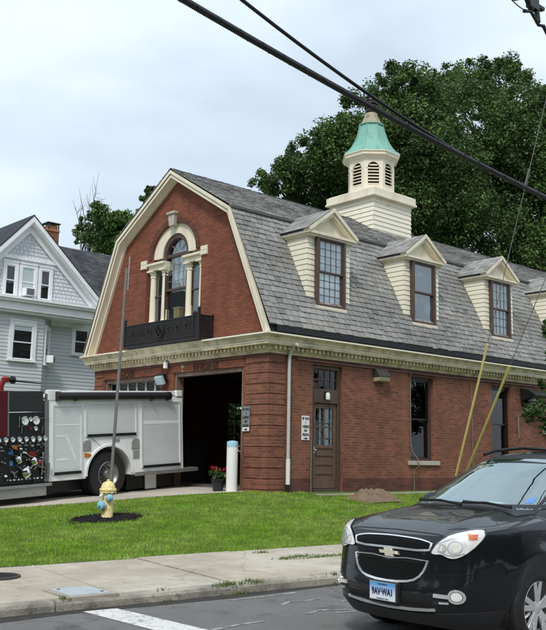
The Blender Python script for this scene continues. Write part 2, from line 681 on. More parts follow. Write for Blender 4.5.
# brick arch ring round the gable window and a belt under the cornice
m = MB()
ring = [(PC + 1.17 * math.cos(t), PSP + 1.02 * math.sin(t)) for t in np.linspace(0, PI, 30)] + [(PC + 1.025 * math.cos(t), PSP + 0.875 * math.sin(t)) for t in np.linspace(PI, 0, 30)]
m.prism(ring, FY, -0.02, 0.01)
m.build('brick_arch', BRICK_BASE, st)
m = MB()
m.box(-0.03, 0.0, 0.0, W_, 3.13, 3.22)
m.box(-0.03, L_, -0.03, 0.0, 3.15, 3.22)
m.build('belt_course', BRICK_BASE, st)

# ------------------------------------------------------------------ cornice
prof = [(0.0, 3.215), (0.035, 3.215), (0.05, 3.26), (0.09, 3.30), (0.09, 3.395), (0.24, 3.40), (0.24, 3.475), (0.265, 3.49), (0.29, 3.555), (0.355, 3.615), (0.355, 3.65), (0.0, 3.69)]


def sweep(m, prof, f0=W_, x1=L_):
    """front run, mitred at the near corner, then down the side"""
    n = len(prof)
    vs, fs = [], []
    for (o, z) in prof:
        vs.append((-o, f0 + o, z))
    for (o, z) in prof:
        vs.append((-o, -o, z))
    for (o, z) in prof:
        vs.append((x1, -o, z))
    for s in range(2):
        for i in range(n - 1):
            a = s * n + i
            fs.append((a, a + 1, a + 1 + n, a + n))
    # return on the far left corner
    k = len(vs)
    for (o, z) in prof:
        vs.append((1.0, f0 + o, z))
    for i in range(n - 1):
        fs.append((k + i, k + i + 1, i + 1, i))
    m.add(vs, fs)


m = MB()
sweep(m, prof)
cor = m.build('cornice', CREAM_OLD, st)
m = MB()
y = -0.05
while y < W_ + 0.1:
    m.box(-0.165, -0.088, y, y + 0.075, 3.31, 3.396)
    y += 0.145
x = 0.05
while x < L_:
    m.box(x, x + 0.075, -0.165, -0.088, 3.31, 3.396)
    x += 0.145
m.build('dentil', CREAM_OLD, cor)['kind'] = 'stuff'
m = MB()      # drip edges in a paler cream than the cornice
sweep(m, [(0.2405, 3.455), (0.252, 3.455), (0.252, 3.482), (0.2405, 3.482)])
sweep(m, [(0.3555, 3.618), (0.366, 3.618), (0.366, 3.656), (0.05, 3.70), (0.05, 3.694)])
m.build('drip_edge', CREAM_CLEAN, cor)
# black box gutter at the foot of the roof
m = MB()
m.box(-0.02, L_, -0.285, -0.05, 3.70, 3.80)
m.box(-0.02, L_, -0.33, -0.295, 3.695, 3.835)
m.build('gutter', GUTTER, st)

# ------------------------------------------------------------------ roof
def inset(pl, d):
    """offset a left-to-right polyline downwards by d"""
    out = []
    for i, p in enumerate(pl):
        ns = []
        for (a, b) in ((i - 1, i), (i, i + 1)):
            if a < 0 or b >= len(pl):
                continue
            dx, dz = pl[b][0] - pl[a][0], pl[b][1] - pl[a][1]
            l = math.hypot(dx, dz)
            ns.append((dz / l, -dx / l))
        nx, nz = sum(q[0] for q in ns), sum(q[1] for q in ns)
        l = math.hypot(nx, nz)
        nx, nz = nx / l, nz / l
        c = nx * ns[0][0] + nz * ns[0][1]
        out.append((p[0] + nx * d / c, p[1] + nz * d / c))
    return out


def band(pl, d0, d1):
    a, b = inset(pl, d0), inset(pl, d1)
    return a + b[::-1]


G2 = [(p[0], p[1]) for p in GAM]
roofb = band(G2, 0.0, 0.10)
m = MB()
m.prism(roofb, FY, -OX + 0.02, L_ + 0.2)
roof = m.build('roof', SLATE_BED, st)
G3 = [(G2[0][0] - 0.0, EV + 0.02)] + G2[1:4] + [(G2[4][0], EV + 0.02)]
m = MB()
m.prism(band(G3, 0.0, 0.085), FY, -OX, -OX + 0.09)
m.prism(band(G3, 0.087, 0.175), FY, -OX + 0.03, -OX + 0.08)
m.prism(band(G3, 0.10, 0.15), FY, -OX + 0.085, 0.0)
m.prism(band(G3, 0.152, 0.23), FY, -0.07, 0.0)
m.build('rake_trim', CREAM, st)


def slates(name, P0, P1, x0, x1, expo, wid, base, parent, seed, mat=SLATE):
    """rows of separate overlapping slates from eave P0 up to P1 (y,z)"""
    r = np.random.default_rng(seed)
    d = np.array([0, P1[0] - P0[0], P1[1] - P0[1]])
    ln = np.linalg.norm(d)
    d /= ln
    n = np.array([0, -d[2], d[1]])
    if n[2] < 0:
        n = -n
    V, F, Cc = [], [], []
    rows = int(ln / expo)
    for i in range(rows + 1):
        s0 = i * expo
        x = x0 - (0.5 * wid if i % 2 else 0)
        while x < x1:
            w = wid * r.uniform(0.8, 1.2)
            xa, xb = max(x, x0), min(x + w - 0.018, x1)
            x += w
            if xb - xa < 0.04:
                continue
            s1 = min(s0 + expo * 1.35, ln + 0.02)
            sa = s0 + r.uniform(-0.008, 0.008) - (0.03 if r.random() < 0.03 else 0)
            t = 0.030 + r.uniform(-0.006, 0.010)
            k = r.uniform(0.82, 1.14) * (0.93 + 0.12 * math.sin(x * .7 + i * .35) + 0.08 * math.sin(x * 2.1 - i * .8))
            tint = r.choice(4, p=[.5, .25, .17, .08])
            c = np.array(base) * k * np.array([(1, 1, 1), (0.97, 1.0, 1.02), (1.03, 1.0, .97), (0.76, 0.77, 0.78)][tint])
            o = len(V)
            for (s, h) in ((sa, t), (s1, 0.006), (sa, 0.0)):
                p = np.array([0, P0[0], P0[1]]) + d * s + n * h
                V += [(xa, p[1], p[2]), (xb, p[1], p[2])]
            F += [(o, o + 1, o + 3, o + 2), (o, o + 4, o + 5, o + 1), (o, o + 2, o + 2, o + 4)[:3] + (o + 4,), (o + 1, o + 5, o + 3, o + 3)[:3] + (o + 3,)]
            Cc += [c] * 4
    # triangles at the ends are written as degenerate quads: split them out
    m = MB()
    for fc, c in zip(F, Cc):
        q = []
        for i in fc:
            if i not in q:
                q.append(i)
        m.f.append(tuple(q))
        m.c.append(tuple(c))
    m.v = [tuple(map(float, p)) for p in V]
    return m.build(name, mat, parent)


SB = (0.272, 0.268, 0.248)
slates('slate_slope', (-0.315, 3.84), (BRK[0] - 0.01, BRK[1] + 0.01), -OX + 0.02, L_ + 0.1, 0.163, 0.205, SB, roof, 1)
slates('slate_slope', (BRK[0] - 0.07, BRK[1] + 0.02), (MID, RZ + 0.03), -OX + 0.0, L_ + 0.1, 0.163, 0.205, (0.300, 0.292, 0.272), roof, 2)
slates('slate_slope', (W_ + 0.33, 3.80), (W_ - BRK[0] + 0.01, BRK[1] + 0.01), -OX + 0.02, L_ + 0.1, 0.158, 0.5, SB, roof, 3)
slates('slate_slope', (W_ - BRK[0] + 0.07, BRK[1] + 0.02), (MID, RZ + 0.03), -OX, L_ + 0.1, 0.158, 0.5, SB, roof, 4)
m = MB()
m.prism([(MID - 0.16, RZ - 0.05), (MID, RZ + 0.055), (MID + 0.16, RZ - 0.05), (MID, RZ + 0.03)], FY, -OX, L_ + 0.1)
m.build('ridge_cap', GUTTER, roof)
m = MB()
m.prism([(BRK[0] - 0.10, BRK[1] - 0.03), (BRK[0] - 0.10, BRK[1] + 0.035), (BRK[0] + 0.02, BRK[1] + 0.09), (BRK[0] + 0.02, BRK[1] + 0.0)], FY, -OX + 0.01, L_)
m.build('hip_flashing', paint('weathered_lead_flashing', (0.10, 0.10, 0.098), 0.7, (0.05, 0.05, 0.05), .6, 5), roof)


# ------------------------------------------------------------------ windows
def sash_window(parent, x0, x1, z0, z1, y, frame_mat, fr=0.11, deep=0.10, muntin=None, curtain=None, glass=GLASS, name='window', sash_mat=None, cy=None, sill=None, back=True):
    """double hung window looking along -y; its outer face is at y"""
    sash_mat = sash_mat or frame_mat
    m = MB()
    m.box(x0, x0 + fr, y, y + deep, z0, z1)
    m.box(x1 - fr, x1, y, y + deep, z0, z1)
    m.box(x0 + fr, x1 - fr, y, y + deep, z1 - fr, z1)
    m.box(x0 + fr, x1 - fr, y, y + deep, z0, z0 + fr * 0.8)
    w = m.build(name, frame_mat, parent, bevel=0.006)
    a, b, c, d = x0 + fr, x1 - fr, z0 + fr * 0.8, z1 - fr
    mz = c + (d - c) * 0.5
    m = MB()
    s = 0.045
    for (lo, hi, yy) in ((c, mz + s / 2, y + 0.065), (mz - s / 2, d, y + 0.03)):
        m.box(a, a + s, yy, yy + 0.035, lo, hi)
        m.box(b - s, b, yy, yy + 0.035, lo, hi)
        m.box(a + s, b - s, yy, yy + 0.035, lo, lo + s)
        m.box(a + s, b - s, yy, yy + 0.035, hi - s, hi)
        if muntin and (lo > c or muntin[2]):
            nx, nz = muntin[0], muntin[1]
            for i in range(1, nx):
                xx = a + s + (b - a - 2 * s) * i / nx
                m.box(xx - 0.006, xx + 0.006, yy + 0.008, yy + 0.028, lo + s, hi - s)
            for i in range(1, nz):
                zz = lo + s + (hi - lo - 2 * s) * i / nz
                m.box(a + s, b - s, yy + 0.009, yy + 0.027, zz - 0.006, zz + 0.006)
    m.build('sash', sash_mat, w)
    m = MB()
    m.box(a + 0.02, b - 0.02, y + 0.080, y + 0.084, c + 0.02, mz)
    m.box(a + 0.02, b - 0.02, y + 0.046, y + 0.050, mz, d - 0.02)
    m.build('pane', glass, w)
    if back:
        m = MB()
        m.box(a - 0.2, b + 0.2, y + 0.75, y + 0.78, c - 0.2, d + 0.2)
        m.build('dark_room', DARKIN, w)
    if curtain:
        m = MB()
        for (u0, u1, v0, v1) in curtain:
            n = 26
            xa, xb = a + (b - a) * u0, a + (b - a) * u1
            za, zb = c + (d - c) * v0, c + (d - c) * v1
            vs, fs = [], []
            for i in range(n + 1):
                xx = xa + (xb - xa) * i / n
                yy = y + 0.16 + 0.018 * math.sin(i * 1.9) + 0.008 * math.sin(i * 4.3)
                vs += [(xx, yy, za), (xx, yy, zb)]
            for i in range(n):
                fs.append((2 * i, 2 * i + 2, 2 * i + 3, 2 * i + 1))
            m.add(vs, fs)
        m.build('curtain', CURTAIN, w)
    if sill:
        m = MB()
        m.box(x0 - 0.13, x1 + 0.2, y - 0.16, y + 0.03, z0 - 0.12, z0 - 0.002)
        m.build('sill', sill, w, bevel=0.01)
    return w


for i, x in enumerate(WX):
    sash_window(st, x, x + 1.0, 0.76, 3.02, 0.10, BROWN if i != 1 else BLACKM, 0.07, 0.10, None, None, GLASSD, sill=STONE, sash_mat=BLACKM)

# brick flat arch + stone trim above windows
m = MB()
for x in WX:
    m.piece().box(x - 0.1, x + 1.1, -0.006, 0.02, 3.02, 3.14)
m.build_split('lintel', BRICK_BASE, st)

# ------------------------------------------------------------------ dormers
DW = 0.76


def dormer(cx, curt, munt):
    y0 = 0.12
    zb, zt = 4.34, 6.40
    m = MB()
    n = 15
    st_ = (zt - zb) / n
    for i in range(n):
        z0 = zb + i * st_
        lo, hi = 0.020, 0.002
        m.frustum((cx - DW - lo, cx + DW + lo, y0 - lo, 1.35), z0, (cx - DW - hi, cx + DW + hi, y0 - hi, 1.35), z0 + st_)
    d = m.build('dormer', CREAM_CLEAN, st)
    # casing with a real opening in front of the boards
    sash_window(d, cx - 0.515, cx + 0.515, 4.54, 6.33, y0 - 0.125, BROWN, 0.078, 0.12, munt, None, GLASS, name='window_frame', back=False)
    # flat board behind the glass; its colour stands for blind
    m = MB()
    m.box(cx - 0.43, cx + 0.43, y0 - 0.036, y0 - 0.026, 4.60, 6.25)
    m.build('blind_or_dark_room', DARKIN if curt is None else curt, d)
    m = MB()
    m.box(cx - 0.56, cx + 0.56, y0 - 0.15, y0 + 0.02, 4.40, 4.538)
    m.build('sill', CREAM, d, bevel=0.006)
    # roof: two slopes from a front overhang back into the main roof
    hw, zr, ze, yf = 0.885, 7.06, 6.42, -0.07
    for s in (-1, 1):
        m = MB()
        nx, nz = (zr - ze), hw
        l = math.hypot(nx, nz)
        t = 0.045
        vs = []
        for (px, pz) in ((0, zr), (hw, ze)):
            for o in (0, t):
                for yy in (yf, 1.75 if px == 0 else 1.15):
                    vs.append((cx + s * (px + nx / l * o), yy, pz + nz / l * o))
        fs = [(0, 1, 5, 4), (2, 6, 7, 3), (0, 4, 6, 2), (1, 3, 7, 5), (4, 5, 7, 6), (0, 2, 3, 1)]
        if s < 0:
            fs = [tuple(reversed(q)) for q in fs]
        m.add(vs, fs)
        # slate courses on top
        r = random.Random(int(cx * 10) + s)
        rows = 6
        for i in range(rows):
            f0, f1 = 1 - i / rows, 1 - (i + 1.2) / rows
            f1 = max(f1, 0)
            yy = yf - 0.01
            while yy < 1.72:
                w = 0.22 * r.uniform(0.8, 1.2)
                ye = min(yy + w - 0.008, 1.74)
                k = r.uniform(0.65, 1.3)
                o0, o1 = t + 0.018, t + 0.006
                p = [(cx + s * (hw * f0 + 0.02 + nx / l * o0), yy, zr + (ze - zr) * f0 + nz / l * o0 - 0.012), (cx + s * (hw * f0 + 0.02 + nx / l * o0), ye, zr + (ze - zr) * f0 + nz / l * o0 - 0.012),
                     (cx + s * (hw * f1 + nx / l * o1), ye, zr + (ze - zr) * f1 + nz / l * o1), (cx + s * (hw * f1 + nx / l * o1), yy, zr + (ze - zr) * f1 + nz / l * o1)]
                lo = [(q[0], q[1], q[2] - 0.016) for q in p[:2]]
                m.add(p, [(0, 1, 2, 3) if s > 0 else (3, 2, 1, 0)], tuple(c * k for c in SB))
                m.add([p[0], p[1], lo[1], lo[0]], [(0, 3, 2, 1) if s > 0 else (0, 1, 2, 3)], tuple(c * k * 0.9 for c in SB))
                yy += w
        for i, c in enumerate(m.c):
            if c is None:
                m.c[i] = (0.06, 0.06, 0.065)
        m.build('dormer_roof', SLATE, d)
    # pediment: tympanum, raking mouldings, horizontal moulding, side eaves
    P = lambda a, b, dd: (cx + a, dd, b)
    m = MB()
    m.prism([(-0.78, ze - 0.02), (0.78, ze - 0.02), (0, zr - 0.08)], P, y0 - 0.02, y0 + 0.05)
    tri = [(-hw - 0.03, ze + 0.025), (0, zr + 0.052), (hw + 0.03, ze + 0.025)]
    m.prism(band(tri, 0.0, 0.085), P, yf - 0.022, y0)
    m.prism(band([(-hw + 0.03, ze - 0.0), (0, zr - 0.05), (hw - 0.03, ze - 0.0)], 0.01, 0.085), P, yf + 0.03, y0)
    m.box(cx - hw, cx + hw, yf + 0.003, y0 + 0.01, ze - 0.075, ze - 0.012)
    m.box(cx - hw + 0.05, cx + hw - 0.05, yf + 0.06, y0 + 0.01, ze - 0.125, ze - 0.076)
    for s in (-1, 1):
        a, b = (cx + s * (DW + 0.0), cx + s * (hw - 0.002))
        m.box(min(a, b), max(a, b), y0 + 0.011, 1.2, ze - 0.072, ze - 0.015)
        a, b = (cx + s * DW, cx + s * (DW + 0.07))
        m.box(min(a, b), max(a, b), y0 + 0.011, 1.2, ze - 0.12, ze - 0.073)
    m.build('pediment', CREAM, d)
    return d


LACE = paint('pale_window_blind', (0.72, 0.78, 0.80), 0.9, (0.30, 0.35, 0.38), 0.8, 2.2, dlo=.42, dhi=.62)
DARKROOM = paint('painted_dark_room', (0.07, 0.09, 0.11), 0.9, (0.40, 0.45, 0.50), 0.8, 1.5, dlo=.5, dhi=.66)  # unlit room, bluish reflection and pale curtain painted into one colour
LACEG = paint('grey_window_blind', (0.46, 0.50, 0.52), 0.9, (0.20, 0.23, 0.25), 0.8, 2.0, dlo=.4, dhi=.6)
for cx, cu, mu in ((2.10, LACE, (4, 4, True)), (5.85, DARKROOM, (1, 1, False)), (9.65, LACEG, (4, 3, True)), (13.45, LACE, (4, 4, True)), (17.2, DARKROOM, None)):
    dormer(cx, cu, mu)

# ------------------------------------------------------------------ cupola
CX, CY = 7.94, MID
m = MB()
hw = 0.93
n = 9
for i in range(n):
    z0, z1 = 7.75 + i * 0.152, 7.75 + (i + 1) * 0.152
    m.frustum((CX - hw - .022, CX + hw + .022, CY - hw - .022, CY + hw + .022), z0, (CX - hw, CX + hw, CY - hw, CY + hw), z1)
PEEL = paint('peeling_cream_paint', (0.83, 0.78, 0.63), 0.6, (0.20, 0.15, 0.09), 0.85, 5.5, dlo=0.60, dhi=0.70)
cup = m.build('cupola', PEEL, st)
m = MB()
for (h, z0, z1) in ((0.97, 9.06, 9.12), (1.09, 9.12, 9.19), (1.06, 9.19, 9.40), (1.00, 9.40, 9.44)):
    m.box(CX - h, CX + h, CY - h, CY + h, z0, z1 - 0.001)
m.build('pedestal_cap', CREAM, cup, bevel=0.012)
# octagonal drum with louvred arches
R8 = 0.80
ap = R8 * math.cos(PI / 8)
m = MB()
lv = MB()
dk = MB()
side_len = 2 * R8 * math.sin(PI / 8)
for k in range(8):
    w = k * PI / 4 + math.radians(3)
    n_ = Vector((math.cos(w), math.sin(w), 0))
    t_ = Vector((-math.sin(w), math.cos(w), 0))
    c_ = Vector((CX, CY, 0))

    def F8(a, b, d, n_=n_, t_=t_, c_=c_):
        q = c_ + n_ * (ap + d) + t_ * a + Vector((0, 0, b))
        return tuple(q)
    hl = side_len / 2
    aw = 0.185
    arch = [(-aw, 9.70), (aw, 9.70), (aw, 10.30)] + [(aw * math.cos(q), 10.30 + aw * math.sin(q)) for q in np.linspace(0.2, PI - 0.2, 9)] + [(-aw, 10.30)]
    m.prism([(-hl, 9.44), (hl, 9.44), (hl, 10.60), (-hl, 10.60)], F8, -0.07, 0.0, [arch])
    ar = [(x_ * 1.16, z_ if z_ < 10 else z_) for (x_, z_) in arch]
    m.prism([(-aw - .05, 10.27), (-aw - .002, 10.27), (-aw - .002, 10.31), (-aw - .05, 10.31)], F8, 0.0, 0.02)
    m.prism([(aw + .002, 10.27), (aw + .05, 10.27), (aw + .05, 10.31), (aw + .002, 10.31)], F8, 0.0, 0.02)
    for i in range(7):
        zc = 9.735 + i * 0.107
        wd = aw - 0.002 if zc < 10.30 else math.sqrt(max(aw ** 2 - (zc - 10.26) ** 2, 0.0005)) - 0.004
        a0 = Vector(F8(0, zc, -0.035))
        lv.obox(a0, t_ * wd, (n_ * 0.045 + Vector((0, 0, -0.036))), (n_ * 0.62 + Vector((0, 0, 0.78))) * 0.007)
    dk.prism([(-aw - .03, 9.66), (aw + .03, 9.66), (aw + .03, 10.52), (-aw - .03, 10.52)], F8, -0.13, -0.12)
m.build('drum', CREAM, cup)
lv.build('louver', CREAM, cup)
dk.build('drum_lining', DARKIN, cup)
m = MB()
r8 = math.radians(3) + PI / 8
m.lathe([(0.80, 10.60), (0.85, 10.62), (0.87, 10.68), (0.97, 10.70), (0.97, 10.77), (1.01, 10.80), (1.01, 10.83), (0.3, 10.84)], 8, (CX, CY, 0), 'z', r8)
m.build('drum_cornice', CREAM, cup)
m = MB()
pr = [(1.00, 10.832), (0.985, 10.87), (0.86, 10.96), (0.74, 11.10), (0.63, 11.28), (0.545, 11.48), (0.475, 11.70), (0.42, 11.90), (0.41, 11.945), (0.455, 11.955), (0.455, 11.99), (0.30, 12.0)]
m.lathe(pr, 8, (CX, CY, 0), 'z', r8)
for k in range(8):
    w = k * PI / 4 + r8
    m.tube([(CX + (r + .006) * math.cos(w), CY + (r + .006) * math.sin(w), z) for (r, z) in pr[1:9]], 0.018, 6)
m.build('copper_roof', COPPER, cup)
m = MB()
m.lathe([(0.40, 11.985), (0.36, 12.05), (0.26, 12.25), (0.20, 12.42), (0.12, 12.46), (0.0001, 12.46)], 8, (CX, CY, 0), 'z', r8)
m.build('cone_cap', paint('dull_lead_cap', (0.34, 0.30, 0.20), 0.6, (0.12, 0.07, 0.04), 0.8, 6), cup)
m = MB()
m.lathe([(0.10, 12.44), (0.13, 12.46), (0.20, 12.47), (0.20, 12.55), (0.16, 12.56), (0.16, 12.60), (0.235, 12.61), (0.235, 12.68), (0.17, 12.70), (0.17, 12.73), (0.235, 12.74), (0.235, 12.81), (0.17, 12.83), (0.17, 12.86), (0.20, 12.87), (0.19, 12.93), (0.05, 12.97), (0.0001, 12.97)], 20, (CX, CY, 0))
m.build('siren', BLACKM, cup, smooth=35)

# ------------------------------------------------------------------ gable window in three lights
m = MB()
for yc in (2.83, 3.40, 4.52, 5.09):
    m.piece().lathe([(0.115, 4.37), (0.115, 4.43), (0.10, 4.45), (0.095, 4.50), (0.082, 5.68), (0.10, 5.70), (0.10, 5.73), (0.085, 5.75), (0.115, 5.82), (0.12, 5.85)], 14, (0.16, yc, 0))
    m.box(0.0, 0.32, yc - 0.125, yc + 0.125, 5.852, 5.90)
cols_mb = m
m = MB()
for (a, b) in ((2.705, 3.53), (4.39, 5.215)):
    m.box(0.05, 0.31, a, b, 5.90, 6.03)
    m.box(-0.03, 0.31, a, b, 6.032, 6.09)
for y_ in (2.44, 5.22):
    for (i, j) in ((0, 0), (1, 0), (0, 1), (1, 1)):
        m.box(-0.05, 0.02, y_ + i * 0.125, y_ + i * 0.125 + 0.11, 5.98 + j * 0.115, 5.98 + j * 0.115 + 0.10)
    m.box(-0.03, 0.01, y_ - 0.01, y_ + 0.27, 5.97, 6.21)
# cream arch band between brick arch and glazed arch
bandp = [(PC + 1.015 * math.cos(t), PSP + 0.865 * math.sin(t)) for t in np.linspace(0.0, PI, 30)] + [(PC + 0.60 * math.cos(t), PSP + 0.60 * math.sin(t)) for t in np.linspace(PI, 0.0, 30)]
m.prism(bandp, FY, 0.06, 0.16)
gwin = m.build('arched_window', CREAM, st)
cols_mb.build_split('column', CREAM, gwin, smooth=35)
m = MB()
ab = [(PC + 0.60 * math.cos(t), PSP + 0.60 * math.sin(t)) for t in np.linspace(0.0, PI, 30)] + [(PC + 0.47 * math.cos(t), PSP + 0.47 * math.sin(t)) for t in np.linspace(PI, 0.0, 30)]
m.prism(ab, FY, 0.10, 0.22)
for (a, b) in ((3.36, 3.49), (4.43, 4.56)):
    m.box(0.10, 0.22, a, b, 4.37, PSP)
m.box(0.12, 0.22, 3.49, 4.43, PSP - 0.03, PSP + 0.05)
m.box(0.12, 0.22, 3.49, 4.43, 5.23, 5.29)
m.box(0.12, 0.22, 3.49, 4.43, 4.37, 4.44)
for (a, b) in ((2.71, 3.36), (4.56, 5.21)):
    m.box(0.16, 0.22, a, b, 5.83, 5.90)
    m.box(0.16, 0.22, a, b, 5.14, 5.18)
    m.box(0.16, 0.22, a, a + 0.05, 4.37, 5.83)
    m.box(0.16, 0.22, b - 0.05, b, 4.37, 5.83)
m.build('window_frame', BROWN, gwin)
m = MB()
for i in range(1, 4):
    y_ = 3.49 + 0.94 * i / 4
    m.box(0.17, 0.19, y_ - 0.004, y_ + 0.004, 5.29, 6.17)
for i in range(1, 4):
    z_ = 5.29 + 0.88 * i / 4
    m.box(0.17, 0.19, 3.49, 4.43, z_ - 0.004, z_ + 0.004)
for k in range(1, 4):
    w = PI * k / 4
    m.bar((0.175, PC + 0.15 * math.cos(w), PSP + 0.04 + 0.15 * math.sin(w)), (0.175, PC + 0.47 * math.cos(w), PSP + 0.47 * math.sin(w)), 0.008, 0.02, (1, 0, 0))
m.build('muntin', TRIMGREY, gwin)
m = MB()
gp = [(3.45, 4.40), (4.47, 4.40), (4.47, PSP)] + [(PC + 0.52 * math.cos(t), PSP + 0.52 * math.sin(t)) for t in np.linspace(0.02, PI - 0.02, 20)] + [(3.45, PSP)]
m.prism(gp, FY, 0.194, 0.199)
m.box(0.194, 0.199, 2.72, 3.35, 4.38, 5.84)
m.box(0.194, 0.199, 4.57, 5.20, 4.38, 5.84)
m.build('pane', GLASS, gwin)
m = MB()
m.prism([(p[0], max(p[1], 5.25)) for p in gp], FY, 0.35, 0.36)
m.build('curtain', LACE, gwin)
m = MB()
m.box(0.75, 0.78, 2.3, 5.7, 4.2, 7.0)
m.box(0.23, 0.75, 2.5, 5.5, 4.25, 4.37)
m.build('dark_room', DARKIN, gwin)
t = thing('tan_box', 'tan box standing inside the arched gable window above the balcony', 'box', (0.30, 4.05, 4.37))
m = MB()
m.box(-0.075, 0.075, -0.13, 0.13, 0.0, 0.36)
m.build('carton', paint('tan_card', (0.50, 0.33, 0.13), 0.8, (0.35, 0.22, 0.09), .5, 7), t, bevel=0.006)
m = MB()
m.box(-0.085, 0.085, -0.14, 0.14, 0.362, 0.41)
m.build('lid', paint('tan_card_lid', (0.55, 0.40, 0.20), 0.8), t, bevel=0.006)
m = MB()
m.box(-0.08, 0.30, 2.72, 5.20, 4.27, 4.365)
m.build('sill', CREAM, gwin)
m = MB()
key = [(PC - 0.10, 6.98), (PC + 0.10, 6.98), (PC + 0.15, 7.30), (PC - 0.15, 7.30)]
m.prism(key, FY, -0.12, 0.05)
m.box(-0.16, 0.0, PC - 0.18, PC + 0.18, 7.302, 7.37)
m.build('keystone', STONE, st, bevel=0.012)

# ------------------------------------------------------------------ balcony
BX, BY0, BY1, BZ0, BZ1 = -0.46, 2.12, 5.48, 3.72, 4.30
m = MB()
m.box(BX - 0.03, -0.002, BY0 - 0.03, BY1 + 0.03, BZ0 - 0.05, BZ0)
bal = m.build('balcony', IRON, st)
m = MB()
m.box(BX - 0.02, BX + 0.02, BY0, BY1, BZ1 - 0.03, BZ1)
m.box(BX - 0.015, BX + 0.015, BY0, BY1, BZ1 - 0.13, BZ1 - 0.11)
m.box(BX - 0.02, BX + 0.02, BY0, BY1, BZ0 + 0.05, BZ0 + 0.08)
for y_ in (BY0, BY1):
    m.box(BX + 0.021, -0.002, y_ - 0.02, y_ + 0.02, BZ1 - 0.03, BZ1)
    m.box(BX + 0.021, -0.002, y_ - 0.015, y_ + 0.015, BZ0 + 0.05, BZ0 + 0.08)
    m.box(BX + 0.021, -0.002, y_ - 0.015, y_ + 0.015, BZ1 - 0.13, BZ1 - 0.11)
nb = 92
for i in range(nb + 1):
    y_ = BY0 + (BY1 - BY0) * i / nb
    m.box(BX - 0.010, BX + 0.010, y_ - 0.0125, y_ + 0.0125, BZ0, BZ1 - 0.031)
for y_ in (BY0, BY1):
    for i in range(1, 12):
        x_ = BX + 0.46 * i / 12
        m.box(x_ - 0.012, x_ + 0.012, y_ - 0.009, y_ + 0.009, BZ0, BZ1 - 0.031)
m.build('railing', IRON, bal)
m = MB()
for y_ in (BY0, BY1):
    m.piece().box(BX - 0.03, BX + 0.03, y_ - 0.03, y_ + 0.03, BZ0, BZ1 + 0.10)
    m.ball((BX, y_, BZ1 + 0.15), 0.05)
    m.piece().box(-0.05, -0.002, y_ - 0.02, y_ + 0.02, BZ0, BZ1 + 0.03)
m.piece().box(BX - 0.025, BX + 0.025, BY0 + 0.20, BY0 + 0.24, BZ0, BZ1 + 0.06)
m.build_split('railing_post', IRON, bal)
m = MB()      # round emblem with scrolls in the middle of the front
cyc = (BY0 + BY1) / 2
for r_ in (0.20, 0.14):
    m.tube([(BX - 0.03, cyc + r_ * math.cos(t), 4.0 + r_ * math.sin(t)) for t in np.linspace(0, 2 * PI, 25)], 0.016, 6)
for s in (-1, 1):
    for k in range(3):
        yc = cyc + s * (0.42 + 0.38 * k)
        m.tube([(BX - 0.025, yc + s * (0.14 - 0.03 * t) * math.cos(t), 4.0 + (0.14 - 0.03 * t) * math.sin(t)) for t in np.linspace(0, 4.0, 20)], 0.011, 5)
m.bar((BX - 0.03, cyc - 0.1, 3.90), (BX - 0.03, cyc + 0.1, 4.10), 0.02, 0.02, (1, 0, 0))
m.bar((BX - 0.03, cyc - 0.1, 4.10), (BX - 0.03, cyc + 0.1, 3.90), 0.02, 0.02, (1, 0, 0))
m.build('scrollwork', IRON, bal)['kind'] = 'stuff'

# ------------------------------------------------------------------ bays
# left bay: overhead door, glazed top rows above timber panels
m = MB()
X0, X1 = 0.16, 0.21
cols = 6
cw = (LB[1] - LB[0] - 0.16) / cols
for r_ in range(4):
    z0 = 0.02 + r_ * 0.72
    m.box(X0, X1, LB[0] + 0.08, LB[1] - 0.08, z0, z0 + 0.10)
    m.box(X0, X1, LB[0] + 0.08, LB[1] - 0.08, z0 + 0.62, z0 + 0.718)
    for c_ in range(cols + 1):
        y_ = LB[0] + 0.08 + c_ * cw
        m.box(X0 + 0.001, X1 - 0.001, max(y_ - 0.035, LB[0] + 0.08), min(y_ + 0.035, LB[1] - 0.08), z0 + 0.10, z0 + 0.62)
    if r_ < 1:
        m.box(X0 + 0.02, X1 - 0.01, LB[0] + 0.1, LB[1] - 0.1, z0 + 0.10, z0 + 0.62)
gd = m.build('garage_door', paint('pale_garage_door_paint', (0.42, 0.42, 0.40), 0.5, (0.2, 0.19, 0.17), 0.5, 4), st)
m = MB()
for r_ in range(1, 4):
    m.box(X0 + 0.022, X0 + 0.028, LB[0] + 0.1, LB[1] - 0.1, 0.02 + r_ * 0.72 + 0.09, 0.02 + r_ * 0.72 + 0.63)
m.build('pane', GLASSD, gd)
# timber frames round both bays
m = MB()
for (a, b, t) in (RB, LB):
    m.piece().box(0.04, 0.26, a + 0.001, a + 0.09, -0.1, t - 0.001)
    m.box(0.04, 0.26, b - 0.09, b - 0.001, -0.1, t - 0.001)
    m.box(0.041, 0.259, a + 0.09, b - 0.09, t - 0.10, t - 0.001)
m.build_split('bay_frame', paint('worn_bay_frame_paint', (0.20, 0.13, 0.10), 0.6, (0.40, 0.34, 0.30), 0.6, 4, streak=True), st)
